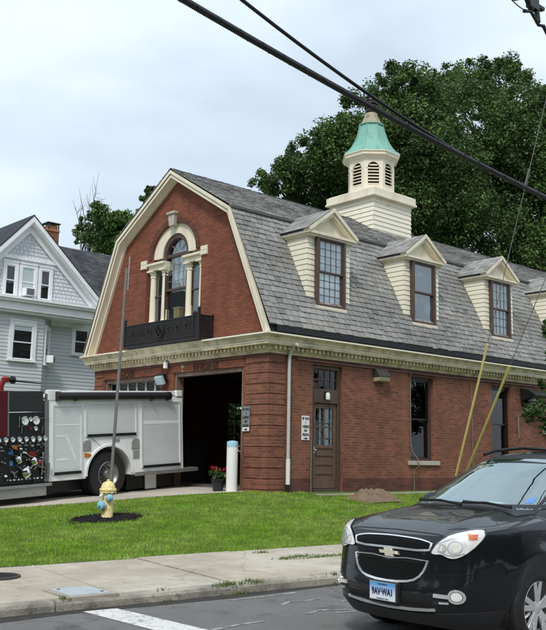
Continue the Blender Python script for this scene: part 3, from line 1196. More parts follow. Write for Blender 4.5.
# stone lintel band with carved letters
m = MB()
m.piece().box(-0.02, 0.0, 0.86, 3.80, 2.945, 3.125)
m.piece().box(-0.02, 0.0, 4.26, 7.24, 2.925, 3.125)
m.build_split('bay_lintel', BRICK, st)
FT = lambda yc, zc: (lambda a, b, d: (-0.022 - d, yc - a, zc + b))
text_obj('carved_lettering', 'ENGINE', 0.235, FT(2.36, 3.035), TERRA, st, 0.03, xs=1.25, bold=0.006)
text_obj('carved_lettering', 'No', 0.115, FT(3.33, 3.085), STONE, st, 0.02, bold=0.003)
text_obj('carved_lettering', '6', 0.115, FT(3.33, 2.985), STONE, st, 0.02, bold=0.003)
text_obj('carved_lettering', 'HOSE', 0.235, FT(5.95, 3.02), TERRA, st, 0.03, xs=1.15, bold=0.006)
text_obj('carved_lettering', 'CO.', 0.20, FT(4.95, 3.03), paint('faded_carved_letters', (0.16, 0.085, 0.055), 0.85), st, 0.02, xs=1.2, bold=0.004)

# ------------------------------------------------------------------ side door with transom
m = MB()
a, b = DX
m.box(a + .002, a + 0.10, 0.06, 0.20, -0.05, 3.058)
m.box(b - 0.10, b - .002, 0.06, 0.20, -0.05, 3.058)
m.box(a + 0.10, b - 0.10, 0.06, 0.20, 2.97, 3.058)
m.box(a + 0.10, b - 0.10, 0.05, 0.20, 2.13, 2.46)
m.box(a + 0.10, b - 0.10, 0.02, 0.20, -0.05, 0.05)
dfr = m.build('door_frame', BROWN, st, bevel=0.006)
m = MB()
a, b = DX[0] + 0.105, DX[1] - 0.105
y0, y1 = 0.10, 0.15
zt = 2.12
m.box(a, a + 0.11, y0, y1, 0.06, zt)
m.box(b - 0.11, b, y0, y1, 0.06, zt)
for (z0, z1) in ((0.06, 0.24), (0.40, 0.46), (0.62, 0.68), (0.84, 0.92), (1.02, 1.10), (2.0, 2.12)):
    m.box(a + 0.11, b - 0.11, y0, y1, z0, z1)
m.box(a + 0.11, b - 0.11, y0 + 0.02, y1 - 0.01, 0.24, 1.02)
m.box((a + b) / 2 - 0.02, (a + b) / 2 + 0.02, y0 + .005, y1 - .005, 1.10, 2.0)
m.box(a + 0.11, b - 0.11, y0 + .006, y1 - .006, 1.53, 1.57)
sd = m.build('side_door', DOORWOOD, st, bevel=0.006)
m = MB()
m.box(a + 0.11, b - 0.11, y0 + 0.022, y0 + 0.027, 1.10, 2.0)
m.build('pane', GLASSD, sd)
m = MB()
m.ball((a + 0.055, y0 - 0.05, 0.98), 0.032)
m.tube([(a + 0.055, y0, 0.98), (a + 0.055, y0 - 0.05, 0.98)], 0.012)
m.box(a + 0.03, a + 0.08, y0 - 0.008, y0, 0.90, 1.06)
m.build('handle', paint('steel_knob', (0.5, 0.5, 0.48), 0.3, metal=1.0), sd)
m = MB()
a, b = DX[0] + 0.10, DX[1] - 0.10
for i in range(5):
    x_ = a + (b - a) * i / 4
    m.box(max(x_ - 0.014, a), min(x_ + 0.014, b), 0.10, 0.14, 2.46, 2.97)
for z_ in (2.46, 2.705, 2.945):
    m.box(a, b, 0.102, 0.138, z_, z_ + 0.025)
tr = m.build('transom_window', BROWN, st)
m = MB()
m.box(a, b, 0.117, 0.122, 2.47, 2.96)
m.build('pane', GLASSD, tr)
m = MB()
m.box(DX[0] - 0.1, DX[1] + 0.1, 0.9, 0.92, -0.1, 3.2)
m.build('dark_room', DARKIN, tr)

# downspout
m = MB()
m.tube([(0.60, -0.34, 3.44), (0.60, -0.20, 3.40), (0.60, -0.10, 3.26), (0.60, -0.075, 3.10), (0.60, -0.075, 0.75)], 0.042, 10)
ds = m.build('downspout', PIPEW, st, smooth=50)
m = MB()
m.tube([(0.60, -0.078, 0.76), (0.60, -0.078, 0.16)], 0.052, 12)
m.build('lower_pipe', WHITEP, ds, smooth=50)
m = MB()
m.tube([(0.60, -0.078, 0.17), (0.60, -0.078, -0.05)], 0.06, 12)
m.build('drain_collar', BLACKM, ds, smooth=50)
# cable and conduit on the wall
m = MB()
m.piece().tube([(5.16, -0.02, 3.12), (5.17, -0.02, 1.2), (5.22, -0.03, 1.0), (5.30, -0.17, 0.78), (5.30, -0.17, 0.60), (5.28, -0.04, 0.5), (5.28, -0.03, -0.1)], 0.014, 6)
m.piece().tube([(0.9, -0.035, 3.14), (6.4, -0.04, 3.12), (12, -0.035, 3.15)], 0.014, 6)
m.piece().tube([(1.40, -0.03, 1.2), (1.40, -0.03, -0.02)], 0.014, 8)
m.piece().tube([(7.95, -0.03, 3.1), (7.98, -0.03, 0.0)], 0.012, 6)
m.piece().tube([(10.35, -0.04, 2.2), (10.36, -0.04, 1.5)], 0.03, 8)
m.build_split('conduit', paint('brown_grey_conduit', (0.22, 0.17, 0.14), 0.6, (.12, .09, .07), .5, 5), st, smooth=50)

# ------------------------------------------------------------------ things fixed to the station
def wall_sign(loc, rotz, label, plate, lines, seed):
    t = thing('wall_sign', label, 'sign', loc, rotz, 'small notice signs on the brick')
    m = MB()
    m.box(-0.125, 0.125, -0.02, 0.0, -0.29, 0.29)
    m.build('sign_plate', plate, t, bevel=0.004)
    zz = 0.22
    for (s, sz) in lines:
        text_obj('lettering', s, sz, lambda a_, b_, d_, zz=zz: (a_, -0.023 - d_, zz + b_), BLACKP, t, 0.003, xs=1.05, bold=0.003)
        zz -= 0.095
    m = MB()
    m.prism([(-0.06, -0.262), (0.0, -0.262), (0.0, -0.285), (0.075, -0.25), (0.0, -0.215), (0.0, -0.238), (-0.06, -0.238)], SX, -0.0235, -0.021)
    m.build('arrow', BLACKP, t)
    return t


LN = [('IF NO', 0.085), ('1', 0.07), ('HERE', 0.09), ('GO', 0.07), ('REAR', 0.085)]
wall_sign((1.215, -0.003, 1.50), 0, 'small white notice with black lines and arrow beside the brown side door', WHITEP, LN, 1)
t = wall_sign((-0.04, 0.70, 1.68), -PI / 2, 'grey faded notice with black arrow on brick pier beside the open bay', paint('faded_sign_paint', (0.22, 0.25, 0.26), 0.5, (0.35, 0.38, 0.36), 0.4, 8), LN, 2)
m = MB()
m.box(-0.124, 0.124, -0.0215, -0.0202, -0.288, -0.20)
m.build('arrow_panel', WHITEP, t)

# wall pack light above and right of the door
t = thing('wall_light', 'bronze box light with pale lens on brick between side door and window', 'wall light', (3.88, 0, 2.92))
m = MB()
m.prism([(0.0, -0.02), (0.0, 0.19), (-0.12, 0.19), (-0.24, 0.02), (-0.24, -0.02)], lambda a_, b_, d_: (d_, a_, b_), -0.23, 0.23)
m.box(-0.05, 0.05, -0.05, -0.0, 0.191, 0.25)
m.build('housing', paint('bronze_housing', (0.05, 0.042, 0.036), 0.5), t, bevel=0.008)
m = MB()
m.prism([(-0.01, -0.14), (-0.01, -0.021), (-0.235, -0.021), (-0.20, -0.12)], lambda a_, b_, d_: (d_, a_, b_), -0.215, 0.215)
m.build('lens', paint('yellowed_lens', (0.42, 0.38, 0.27), 0.35, (0.2, 0.18, 0.13), 0.5, 8), t, bevel=0.006)
# small white lamp above the door
t = thing('door_lamp', 'small white cylinder lamp above the brown side door', 'lamp', (1.96, 0.04, 2.30))
m = MB()
m.lathe([(0.045, -0.09), (0.055, -0.08), (0.055, 0.06), (0.03, 0.09), (0.0001, 0.095)], 14, (0, -0.07, 0))
m.build('lamp_glass', paint('opal_glass', (0.72, 0.72, 0.70), 0.3), t, smooth=40)
m = MB()
m.box(-0.05, 0.05, -0.03, 0.01, -0.06, 0.12)
m.build('mount', BLACKM, t)
# floodlight over the pier between the bays and a white bell above it
t = thing('floodlight', 'grey floodlight on the brick pier between the two garage bays', 'floodlight', (0, 4.03, 2.78))
m = MB()
m.obox((-0.20, 0.05, -0.02), (0.05, 0, 0.03), (0, 0.16, 0), (-0.055, 0, 0.10))
m.build('lamp_head', paint('pale_blue_lens', (0.42, 0.52, 0.56), 0.3), t, bevel=0.01)
m = MB()
m.obox((-0.14, 0.05, 0.02), (0.045, 0, 0.025), (0, 0.18, 0), (-0.06, 0, 0.12))
m.tube([(-0.01, 0.0, 0.05), (-0.10, 0.03, 0.05)], 0.03, 8)
m.build('lamp_back', BLACKM, t, bevel=0.01)
t = thing('alarm_bell', 'small white lamp above the floodlight between the garage bays', 'lamp', (-0.03, 3.98, 3.17))
m = MB()
m.lathe([(0.05, -0.10), (0.065, -0.09), (0.065, 0.05), (0.04, 0.09), (0.0001, 0.09)], 14, (-0.08, 0, 0))
m.build('lamp_glass', WHITEP, t, smooth=40)
m = MB()
m.box(-0.06, -0.0, -0.04, 0.04, 0.05, 0.11)
m.build('mount', BLACKM, t)
# twin security light near the right edge
t = thing('security_light', 'black security light under the eaves behind the leafy branch', 'security light', (10.95, -0.03, 2.62))
m = MB()
m.prism([(0.0, 0.0), (0.0, 0.42), (-0.30, 0.36), (-0.52, 0.22), (-0.50, 0.16)], lambda a_, b_, d_: (d_, a_, b_), -0.42, 0.42)
m.build('hood', BLACKM, t, bevel=0.015)
for s in (-0.2, 0.2):
    m = MB()
    m.lathe([(0.06, 0.0), (0.13, -0.10), (0.14, -0.13), (0.0001, -0.13)], 14, (s, -0.28, 0.15), 'z')
    m.build('lamp_head', paint('grey_lamp_head', (0.35, 0.37, 0.38), 0.4), t, smooth=40)
m = MB()
m.box(-0.30, 0.30, -0.16, 0.0, -0.36, -0.02)
m.build('control_box', paint('dark_box', (0.03, 0.022, 0.02), 0.5), t, bevel=0.01)
t = thing('meter_box', 'pale upright meter box on the brick under the leafy branch', 'meter box', (11.95, 0, 1.9))
m = MB()
m.box(-0.16, 0.16, -0.14, 0, -0.25, 0.20)
m.build('box_body', PIPEW, t, bevel=0.015)
m = MB()
m.lathe([(0.09, 0.0), (0.09, -0.06), (0.06, -0.08), (0.0001, -0.08)], 16, (0, -0.14, 0.05), 'y')
m.tube([(0, -0.07, 0.2), (0, -0.05, 0.7)], 0.03, 8)
m.build('meter_dial', PIPEW, t, smooth=40)

# ------------------------------------------------------------------ ground, lawn, apron, pavement, street
SOIL = ground_mat('lawn_soil', (0.07, 0.14, 0.022), [((0.09, 0.12, 0.035), 1.2, .4, .7, .6), ((0.10, 0.085, 0.05), 3.0, .58, .75, .5)], bscale=25)
xs = np.concatenate([np.linspace(-420, -30, 14), np.linspace(-26, -11, 9), np.arange(-10, 12.01, 0.4), np.linspace(13, 40, 14), np.linspace(60, 420, 12)])
ts = np.concatenate([np.linspace(0, 1, 22), np.linspace(1.08, 3, 10), np.linspace(4, 12, 8), np.linspace(20, 110, 10)])
V, F = [], []
for x in xs:
    for t in ts:
        y = walk_y(clamp(x, -60, 60)) - 0.03 + t * 4.5
        V.append((x, y, gz(x, y) - (0.06 if (y > 1.4 and x < 0) else 0.0)))
ny = len(ts)
for i in range(len(xs) - 1):
    for j in range(ny - 1):
        a = i * ny + j
        F.append((a, a + ny, a + ny + 1, a + 1))
m = MB()
m.add(V, F)
tag(m.build('ground', SOIL, smooth=60), kind='structure')

CONC = ground_mat('old_concrete', (0.54, 0.495, 0.41), [((0.40, 0.335, 0.25), 0.45, .45, .6, .7), ((0.24, 0.205, 0.16), 70, .56, .68, .55), ((0.66, 0.62, 0.54), 110, .58, .7, .5), ((0.36, 0.31, 0.245), 0.8, .42, .68, .8), ((0.62, 0.57, 0.49), 2.3, .5, .75, .6), ((0.20, 0.17, 0.135), 5.0, .57, .74, .65), ((0.13, 0.11, 0.09), 28, .62, .74, .5)], 0.9, 55, 0.55, (0.28, 0.004, (0.14, 0.12, 0.09), 0.4))
APRON = ground_mat('apron_concrete', (0.55, 0.49, 0.42), [((0.30, 0.26, 0.22), 0.9, .42, .7, .7), ((0.18, 0.16, 0.14), 3, .58, .75, .5)], 0.9, 60, 0.4)
m = MB()
edge = [(0.31, 0.40), (-0.5, 0.72), (-2.0, 1.32), (-4.0, 1.58), (-6.0, 2.15), (-9, 3.0), (-22, 5.0)]
pts = [(x, y) for x, y in edge]
pts2 = [(x, 9.2) for x, y in edge]
vs = [(x, y, apron_z(x)) for x, y in pts] + [(x, y, apron_z(x)) for x, y in pts2]
vs += [(x, y, apron_z(x) - 0.12) for x, y in pts] + [(x, y, apron_z(x) - 0.12) for x, y in pts2]
k = len(pts)
fs = []
for i in range(k - 1):
    fs += [(i, i + k, i + k + 1, i + 1), (i, i + 1, i + 1 + 2 * k, i + 2 * k), (i + k, i + 3 * k, i + 3 * k + 1, i + k + 1)]
m.add(vs, fs)
tag(m.build('apron', APRON), kind='structure')
m = MB()      # narrow walk along the side wall
m.box(DX[0] - 0.3, 9.0, -0.55, -0.002, -0.3, -0.045)
tag(m.build('side_path', CONC), kind='structure')

# pavement slabs laid between lawn and kerb
m = MB()
jx = [-60, -40, -26, -18.2, -14.4, -11.0, -8.06, -6.52, -4.9, -3.35, -1.8, -0.2, 1.4, 3.0, 4.6, 6.2, 7.8, 9.4, 11, 14, 18, 26, 40, 60]
g = 0.011


def slab_z(x, y):
    t = (y - curb_y(x)) / (walk_y(x) - curb_y(x))
    return -0.675 + 0.055 * t


r = random.Random(3)
for i in range(len(jx) - 1):
    x0, x1 = jx[i] + g, jx[i + 1] - g
    sk = -0.20
    dz = r.uniform(-0.008, 0.008)
    vs = []
    for (x, edge_) in ((x0, 0), (x1, 0), (x1, 1), (x0, 1)):
        xx = x + (sk if edge_ == 0 and -9 < x < -2 else 0) * 1.0
        y = curb_y(xx) + 0.165 if edge_ == 0 else walk_y(xx)
        vs.append((xx, y, slab_z(xx, y) + dz))
    lo = [(p[0], p[1], p[2] - 0.12) for p in vs]
    m.add(vs + lo, [(0, 1, 2, 3), (0, 4, 5, 1), (1, 5, 6, 2), (2, 6, 7, 3), (3, 7, 4, 0)])
tag(m.build('pavement', CONC, bevel=0.01), kind='structure')
JOINT = ground_mat('joint_dirt', (0.05, 0.045, 0.035), [((0.06, 0.08, 0.03), 3, .5, .7, .6)])
m = MB()
m.add([(x, curb_y(x) + 0.1, -0.73) for x in (-60, 60)] + [(x, walk_y(x) + 0.1, -0.68) for x in (60, -60)], [(0, 1, 2, 3)])
tag(m.build('pavement_bed', JOINT), kind='structure')
KERB = ground_mat('kerb_stone', (0.48, 0.44, 0.37), [((0.18, 0.165, 0.14), 2.0, .4, .65, .8), ((0.07, 0.06, 0.05), 7, .55, .72, .7)], 0.9, 45, 0.8, None, 0.02)
m = MB()
kx = [-60, -30, -20, -14, -11.4, -9.03, -6.75, -4.5, -2.2, 0.1, 2.4, 4.7, 7, 10, 14, 20, 30, 60]
for i in range(len(kx) - 1):
    n = 14
    dz, dy = r.uniform(-0.012, 0.012), r.uniform(-0.015, 0.015)
    vs, fs = [], []
    for j in range(n + 1):
        x = kx[i] + 0.012 + (kx[i + 1] - kx[i] - 0.024) * j / n
        y = curb_y(x) + dy + r.uniform(-0.006, 0.006)
        e = 0.02 if j in (0, n) else 0
        wz = r.uniform(-0.008, 0.004)
        for (oy, z) in ((0.0, -0.86), (e * .5, -0.715), (0.018 + e * .5, -0.683 + wz), (0.045, -0.670 + wz * .5), (0.150, -0.670), (0.158, -0.70), (0.158, -0.86)):
            vs.append((x, y + oy, z + dz - e * .3))
    for j in range(n):
        for q in range(6):
            a = j * 7 + q
            fs.append((a, a + 7, a + 8, a + 1))
    fs += [tuple(range(7)), tuple(reversed(range(n * 7, n * 7 + 7)))]
    m.add(vs, fs)
tag(m.build('kerb', KERB), kind='structure')
ASPH = ground_mat('asphalt', (0.225, 0.22, 0.212), [((0.055, 0.053, 0.05), 45, .54, .66, .7), ((0.145, 0.143, 0.14), 0.5, .4, .65, .7), ((0.16, 0.16, 0.155), 1.4, .5, .75, .5), ((0.07, 0.069, 0.068), 2.2, .56, .70, .7), ((0.30, 0.29, 0.275), 75, .57, .68, .6)], 1.0, 120, 0.9, (0.45, 0.006, (0.03, 0.03, 0.03), 0.5), 0.012)
m = MB()
m.add([(-300, curb_y(-300) + .02, STREET), (300, curb_y(300) + .02, STREET), (300, -40, STREET), (-300, -40, STREET)], [(3, 2, 1, 0)])
tag(m.build('street', ASPH), kind='structure')
m = MB()
m.add([(-400, -16.5, -0.80), (400, -16.5, -0.80), (400, -400, -0.80), (-400, -400, -0.80)], [(3, 2, 1, 0)])
m.v = [(x, y, -0.80 if y < -17 else -0.802) for (x, y, z) in m.v]
o = m.build('far_ground', SOIL)
o.location.z = -0.02
tag(o, kind='structure')
ROADP = ground_mat('worn_white_road_paint', (0.72, 0.71, 0.68), [((0.42, 0.41, 0.39), 2.5, .5, .7, .6), ((0.19, 0.185, 0.18), 16, .54, .64, .85), ((0.2, 0.195, 0.19), 60, .56, .66, .7)], 0.85, 90, 0.6)
ROADF = ground_mat('faint_road_chalk', (0.46, 0.455, 0.44), [((0.19, 0.185, 0.18), 9, .42, .56, 1.0), ((0.19, 0.185, 0.18), 40, .5, .6, .8)], 0.85, 90, 0.4)
m = MB()
Z = STREET + 0.004
m.add([(-8.80, -7.06, Z), (-8.42, -7.10, Z), (-8.30, -10.6, Z), (-8.72, -10.6, Z)], [(3, 2, 1, 0)])
tag(m.build('road_marking', ROADP), kind='structure')
m = MB()


def scrawl(pl, w):
    for (a, b) in zip(pl[:-1], pl[1:]):
        dx, dy = b[0] - a[0], b[1] - a[1]
        l = math.hypot(dx, dy)
        nx, ny_ = -dy / l * w, dx / l * w
        m.add([(a[0] - nx, a[1] - ny_, Z), (b[0] - nx, b[1] - ny_, Z), (b[0] + nx, b[1] + ny_, Z), (a[0] + nx, a[1] + ny_, Z)], [(0, 1, 2, 3)])


scrawl([(-7.15, -7.40), (-6.6, -7.43), (-6.11, -7.41)], 0.028)
scrawl([(-8.35, -8.62), (-7.95, -8.56), (-7.65, -8.57)], 0.025)
scrawl([(-6.85, -7.97), (-6.65, -7.86), (-6.45, -7.93), (-6.2, -7.90)], 0.022)
scrawl([(-7.05, -8.55), (-6.75, -8.45), (-6.5, -8.60)], 0.022)
scrawl([(-6.72, -8.66), (-6.55, -8.74), (-6.45, -8.70)], 0.03)
scrawl([(-6.15, -8.2), (-5.6, -8.1)], 0.02)
tag(m.build('road_chalk_marks', ROADF), kind='structure')
# tar patch along the gutter
m = MB()
m.add([(x, curb_y(x) - 0.002 - o_, STREET + 0.003) for x, o_ in ((-9.9, 0), (-7.2, 0), (-5, 0))] + [(-5.0, curb_y(-5) - 0.10, STREET + .003), (-7.0, curb_y(-7) - 0.24, STREET + .003), (-9.0, curb_y(-9) - 0.18, STREET + .003), (-9.9, curb_y(-9.9) - 0.3, STREET + .003)], [(6, 5, 4, 3, 2, 1, 0)])
tag(m.build('gutter_dirt', ground_mat('gutter_grit', (0.045, 0.042, 0.038), [((0.09, 0.08, 0.065), 5, .5, .7, .7)], 0.9, 80, 0.7)), kind='structure')

# utility cover let into the pavement
t = thing('utility_cover', 'pale steel utility cover in a concrete surround set in the pavement', 'utility cover', (-8.58, -6.62, -0.668))
t.rotation_euler = (0.0, 0, math.radians(-4))
m = MB()
m.box(-0.30, 0.30, -0.32, 0.34, -0.05, 0.012)
m.build('surround', paint('concrete_surround', (0.36, 0.32, 0.27), 0.9, (0.2, 0.17, 0.14), 0.6, 8), t, bevel=0.006)
m = MB()
m.box(-0.225, 0.225, -0.25, 0.27, -0.03, 0.020)
pl = m.build('lid', paint('pale_steel_plate', (0.46, 0.50, 0.53), 0.45, (0.30, 0.32, 0.33), 0.8, 14, bumpy=0.4, bscale=90), t, bevel=0.004)
m = MB()
for (x, y) in ((-0.17, 0.19), (0.17, -0.17)):
    m.lathe([(0.02, 0.0205), (0.02, 0.024), (0.0001, 0.024)], 10, (x, y, 0))
m.build('bolt', BLACKM, pl)
# small dark cover at the left edge
t = thing('valve_cover', 'round dark iron valve cover in the pavement at the left edge', 'valve cover', (-8.88, -5.15, -0.645))
m = MB()
m.lathe([(0.30, -0.04), (0.30, 0.018), (0.27, 0.022), (0.265, 0.012), (0.0001, 0.012)], 28, (0, 0, 0))
m.build('cover_ring', paint('rusty_iron', (0.06, 0.045, 0.038), 0.7, (0.03, 0.026, 0.024), 0.7, 12), t, smooth=30)
m = MB()
for i in range(-4, 5):
    hw_ = math.sqrt(max(0.25 ** 2 - (i * 0.055) ** 2, 0))
    m.box(-hw_, hw_, i * 0.055 - 0.014, i * 0.055 + 0.014, 0.010, 0.017)
m.build('cover_ribs', BLACKM, t)

# ------------------------------------------------------------------ lawn blades
GRASS = attr_mat('grass_blades', 0.6, transl=0.25, spec=0.25)


def blades(n, sampler, hmin, hmax, wid, cols, seed):
    r = np.random.default_rng(seed)
    P = sampler(r, n)
    n = len(P)
    h = r.uniform(hmin, hmax, n)
    a = r.uniform(0, 2 * PI, n)
    lean = r.normal(0, 0.45, (n, 2)) * h[:, None]
    w = wid * r.uniform(0.7, 1.4, n)
    dx, dy = np.cos(a) * w, np.sin(a) * w
    A = P + np.stack([-dx, -dy, np.full(n, -0.01)], 1)
    B = P + np.stack([dx, dy, np.full(n, -0.01)], 1)
    T = P + np.stack([lean[:, 0], lean[:, 1], h], 1)
    V = np.stack([A, B, T], 1).reshape(-1, 3)
    F = np.arange(3 * n).reshape(-1, 3)
    k = r.random(n)[:, None]
    c = np.array(cols[0]) * (1 - k) + np.array(cols[1]) * k
    # soft patches of drier and lusher turf
    pt = 0.5 + 0.5 * np.sin(P[:, 0] * 1.7 + 1.3 * np.sin(P[:, 1] * 1.1)) * np.sin(P[:, 1] * 2.3 + 0.8 * np.sin(P[:, 0] * 0.9))
    pt = np.clip(pt + r.normal(0, .25, n), 0, 1)[:, None]
    pt2 = np.clip(0.5 + 0.5 * np.sin(P[:, 0] * 6.1 + 2 * np.sin(P[:, 1] * 4.3)) * np.sin(P[:, 1] * 7.9 + 1.7 * np.sin(P[:, 0] * 3.7)) + r.normal(0, .2, n), 0, 1)[:, None]
    c = c * (1 - 0.55 * pt) + np.array(cols[2]) * 0.55 * pt
    c = c * (0.62 + 0.5 * pt2)
    dry = r.random(n) < 0.07
    wf = (r.random(n) < 0.006 * (1 + 3 * (P[:, 0] > 0)))
    c[wf] = (0.75, 0.74, 0.62)
    c[dry] = np.array((0.26, 0.22, 0.09)) * r.uniform(.6, 1.1, (dry.sum(), 1))
    return V, F, c


def gz_np(x, y):
    t = np.clip((y + 4.4) / 4.4, 0, 1)
    return -0.62 + (0.62 + SL * np.clip(x, -9, 0)) * t


def lawn_sampler(r, n):
    x = r.uniform(-15.5, 15.5, n)
    y = r.uniform(-5.6, 4.2, n)
    ok = (y > -4.49 - 0.047 * (x + 8.5) - 0.01 + 0.05 * np.sin(x * 9) * np.sin(x * 3.1) + r.normal(0, .03, n))
    ye = np.interp(x, [-22, -9, -6, -4, -2, -.5, .31, .32, 1.1, 1.2, 9.0, 9.1, 16], [5, 3.0, 2.15, 1.58, 1.32, .72, .4, -.05, -.05, -.57, -.57, -.05, -.05])
    ok &= y < ye - 0.02 + 0.03 * np.sin(x * 7)
    ok &= ((x + 4.79) / 0.72) ** 2 + ((y + 0.98) / 0.42) ** 2 > r.uniform(0.75, 1.1, n)
    d = ((x - 2.45) / 0.78) ** 2 + ((y + 0.95) / 0.55) ** 2
    ok &= d > r.uniform(0.3, 1.1, n)
    x, y = x[ok], y[ok]
    return np.stack([x, y, gz_np(x, y)], 1)


V, F, c = blades(760000, lawn_sampler, 0.020, 0.048, 0.0055, ((0.165, 0.35, 0.020), (0.33, 0.53, 0.038), (0.46, 0.55, 0.14)), 11)
tag(np_mesh('lawn_grass', V, F, GRASS, cols=c), 'short bright green lawn between the pavement and the fire station', 'grass', kind='stuff')


def weed_sampler(r, n):
    out = []
    spots = [(-6.9, 0.02, .12), (-6.75, -0.03, .14), (-6.5, 0.10, .05), (-7.75, -0.03, .05), (-8.9, 0.05, 0.04), (-6.45, 0.02, 0.07), (-4.5, 0.05, .14), (-4.75, -0.02, .09), (-4.2, 0.09, .16), (-3.6, 0.05, .2), (-5.2, 0.0, .06)]
    lines = [(-4.0, 1.45, 0.34), (-4.35, 1.6, .2), (-4.7, 1.5, 0.12), (-3.3, 1.4, 0.3), (-4.55, 2.2, .1), (-3.2, 0.3, 0.3)]
    for (x, oy, s) in spots + lines:
        k = int(n * s)
        xx = x + r.normal(0, s * .8, k)
        yy = curb_y(x) + oy + r.normal(0, 0.035, k)
        zz = np.where(oy < 0.001, np.where(yy < -6.95 - .07 * (xx + 8.5), STREET, -0.672), -0.675 + 0.02 * max(oy, 0))
        out.append(np.stack([xx, yy, zz], 1))
    return np.concatenate(out)


V, F, c = blades(800, weed_sampler, 0.015, 0.055, 0.006, ((0.07, 0.16, 0.022), (0.15, 0.25, 0.04), (0.2, 0.22, 0.07)), 12)
tag(np_mesh('weeds', V, F, GRASS, cols=c), 'weeds growing in the joints of kerb and pavement', 'weeds', kind='stuff')

# heap of soil near the wall
t = thing('soil_heap', 'heap of pale brown soil on the grass against the brick wall', 'soil heap', (2.42, -0.95, gz(2.4, -0.95) - 0.03))
n = 46
V, F = [], []
rr = np.random.default_rng(5)
ph = rr.uniform(0, 6.28, 12)
for i in range(n + 1):
    for j in range(n + 1):
        x, y = (i / n - .5) * 1.6, (j / n - .5) * 1.25
        d = math.hypot(x / 0.78, y / 0.56)
        h = 0.20 * math.exp(-(d ** 2) * 1.5) * (1 + .25 * math.sin(x * 6 + 1) * math.sin(y * 5)) + 0.09 * math.exp(-(((x - .42) / .25) ** 2 + ((y + .1) / .3) ** 2))
        h += sum(0.020 * math.sin(x * f + ph[q]) * math.sin(y * f * 1.2 + ph[q + 6]) for q, f in enumerate((9, 17, 29, 41, 57))) * clamp(1.3 - d)
        V.append((x, y, h - 0.03 * (d > 1.0) - 0.02 * d))
for i in range(n):
    for j in range(n):
        a = i * (n + 1) + j
        F.append((a, a + n + 1, a + n + 2, a + 1))
m = MB()
m.add(V, F)
m.build('soil_mound', ground_mat('pale_soil', (0.30, 0.215, 0.145), [((0.17, 0.12, 0.08), 6, .45, .7, .8), ((0.42, 0.33, 0.24), 14, .55, .7, .6)], 0.95, 40, 1.0, None, 0.04), t, smooth=60)
m = MB()
for i in range(60):
    a_, d_ = rr.uniform(0, 6.28), abs(rr.normal(0, .5))
    x, y = .75 * d_ * math.cos(a_), .5 * d_ * math.sin(a_)
    h = 0.20 * math.exp(-((x / .78) ** 2 + (y / .56) ** 2) * 1.9) - 0.01
    m.ball((x, y, h), rr.uniform(.012, .035), 6, 4, (1, rr.uniform(.7, 1.2), .7))
m.build('clods', ground_mat('soil_clods', (0.34, 0.25, 0.17), [((0.2, .15, .1), 8, .4, .7, .7)]), t)

# ------------------------------------------------------------------ hydrant with mulch bed and pole
m = MB()
n = 3000
hx, hy = -4.79, -0.98
for i in range(1700):
    a_, d_ = rr.uniform(0, 6.28), math.sqrt(rr.random())
    x, y = hx + .72 * d_ * math.cos(a_), hy + .43 * d_ * math.sin(a_)
    s = rr.uniform(.010, .026)
    if rr.random() < .12:
        x, y = hx + (x - hx) * rr.uniform(1, 1.35), hy + (y - hy) * rr.uniform(1, 1.35)
    b_ = rr.uniform(0, 6.28)
    z = gz(x, y) + 0.012 + 0.03 * (1 - d_) + rr.uniform(0, .01)
    m.obox((x, y, z), (s * math.cos(b_), s * math.sin(b_), rr.normal(0, .3) * s), (-.4 * s * math.sin(b_), .4 * s * math.cos(b_), 0), (0, 0, .006))
k = len(m.v)
m.lathe([(1.0, 0.0), (0.8, .03), (0.4, .045), (0.0001, .05)], 30)
for i in range(k, len(m.v)):
    p = m.v[i]
    x, y = hx + p[0] * .70, hy + p[1] * .42
    m.v[i] = (x, y, gz(x, y) + p[2] - 0.008)
tag(m.build('mulch', paint('black_mulch', (0.012, 0.011, 0.011), 0.95, (0.03, 0.026, 0.022), .6, 20)), 'oval bed of black mulch round the yellow hydrant', 'mulch', kind='stuff')

YEL = paint('yellow_hydrant_paint', (0.86, 0.72, 0.34), 0.5, (0.42, 0.30, 0.14), 0.75, 12, bumpy=0.15)
BLU = paint('light_blue_hydrant_paint', (0.30, 0.55, 0.72), 0.5, (0.12, 0.24, 0.34), 0.5, 12)
t = thing('fire_hydrant', 'yellow fire hydrant with light blue caps standing in black mulch on the lawn', 'fire hydrant', (hx, hy, gz(hx, hy)))
m = MB()
m.lathe([(0.125, -0.05), (0.125, 0.03), (0.115, 0.035), (0.105, 0.06), (0.103, 0.46), (0.112, 0.47), (0.15, 0.475), (0.15, 0.50), (0.145, 0.505)], 24, (0, 0, 0))
m.build('barrel', YEL, t, smooth=35)
m = MB()
m.lathe([(0.145, 0.507), (0.158, 0.51), (0.158, 0.535), (0.135, 0.55), (0.125, 0.60), (0.095, 0.65), (0.05, 0.675), (0.028, 0.68), (0.028, 0.715), (0.0001, 0.718)], 24, (0, 0, 0))
for k in range(8):
    w = k * PI / 4
    m.lathe([(0.014, 0.46), (0.014, 0.55), (0.0001, 0.552)], 6, (0.143 * math.cos(w), 0.143 * math.sin(w), 0))
m.build('bonnet', YEL, t, smooth=35)
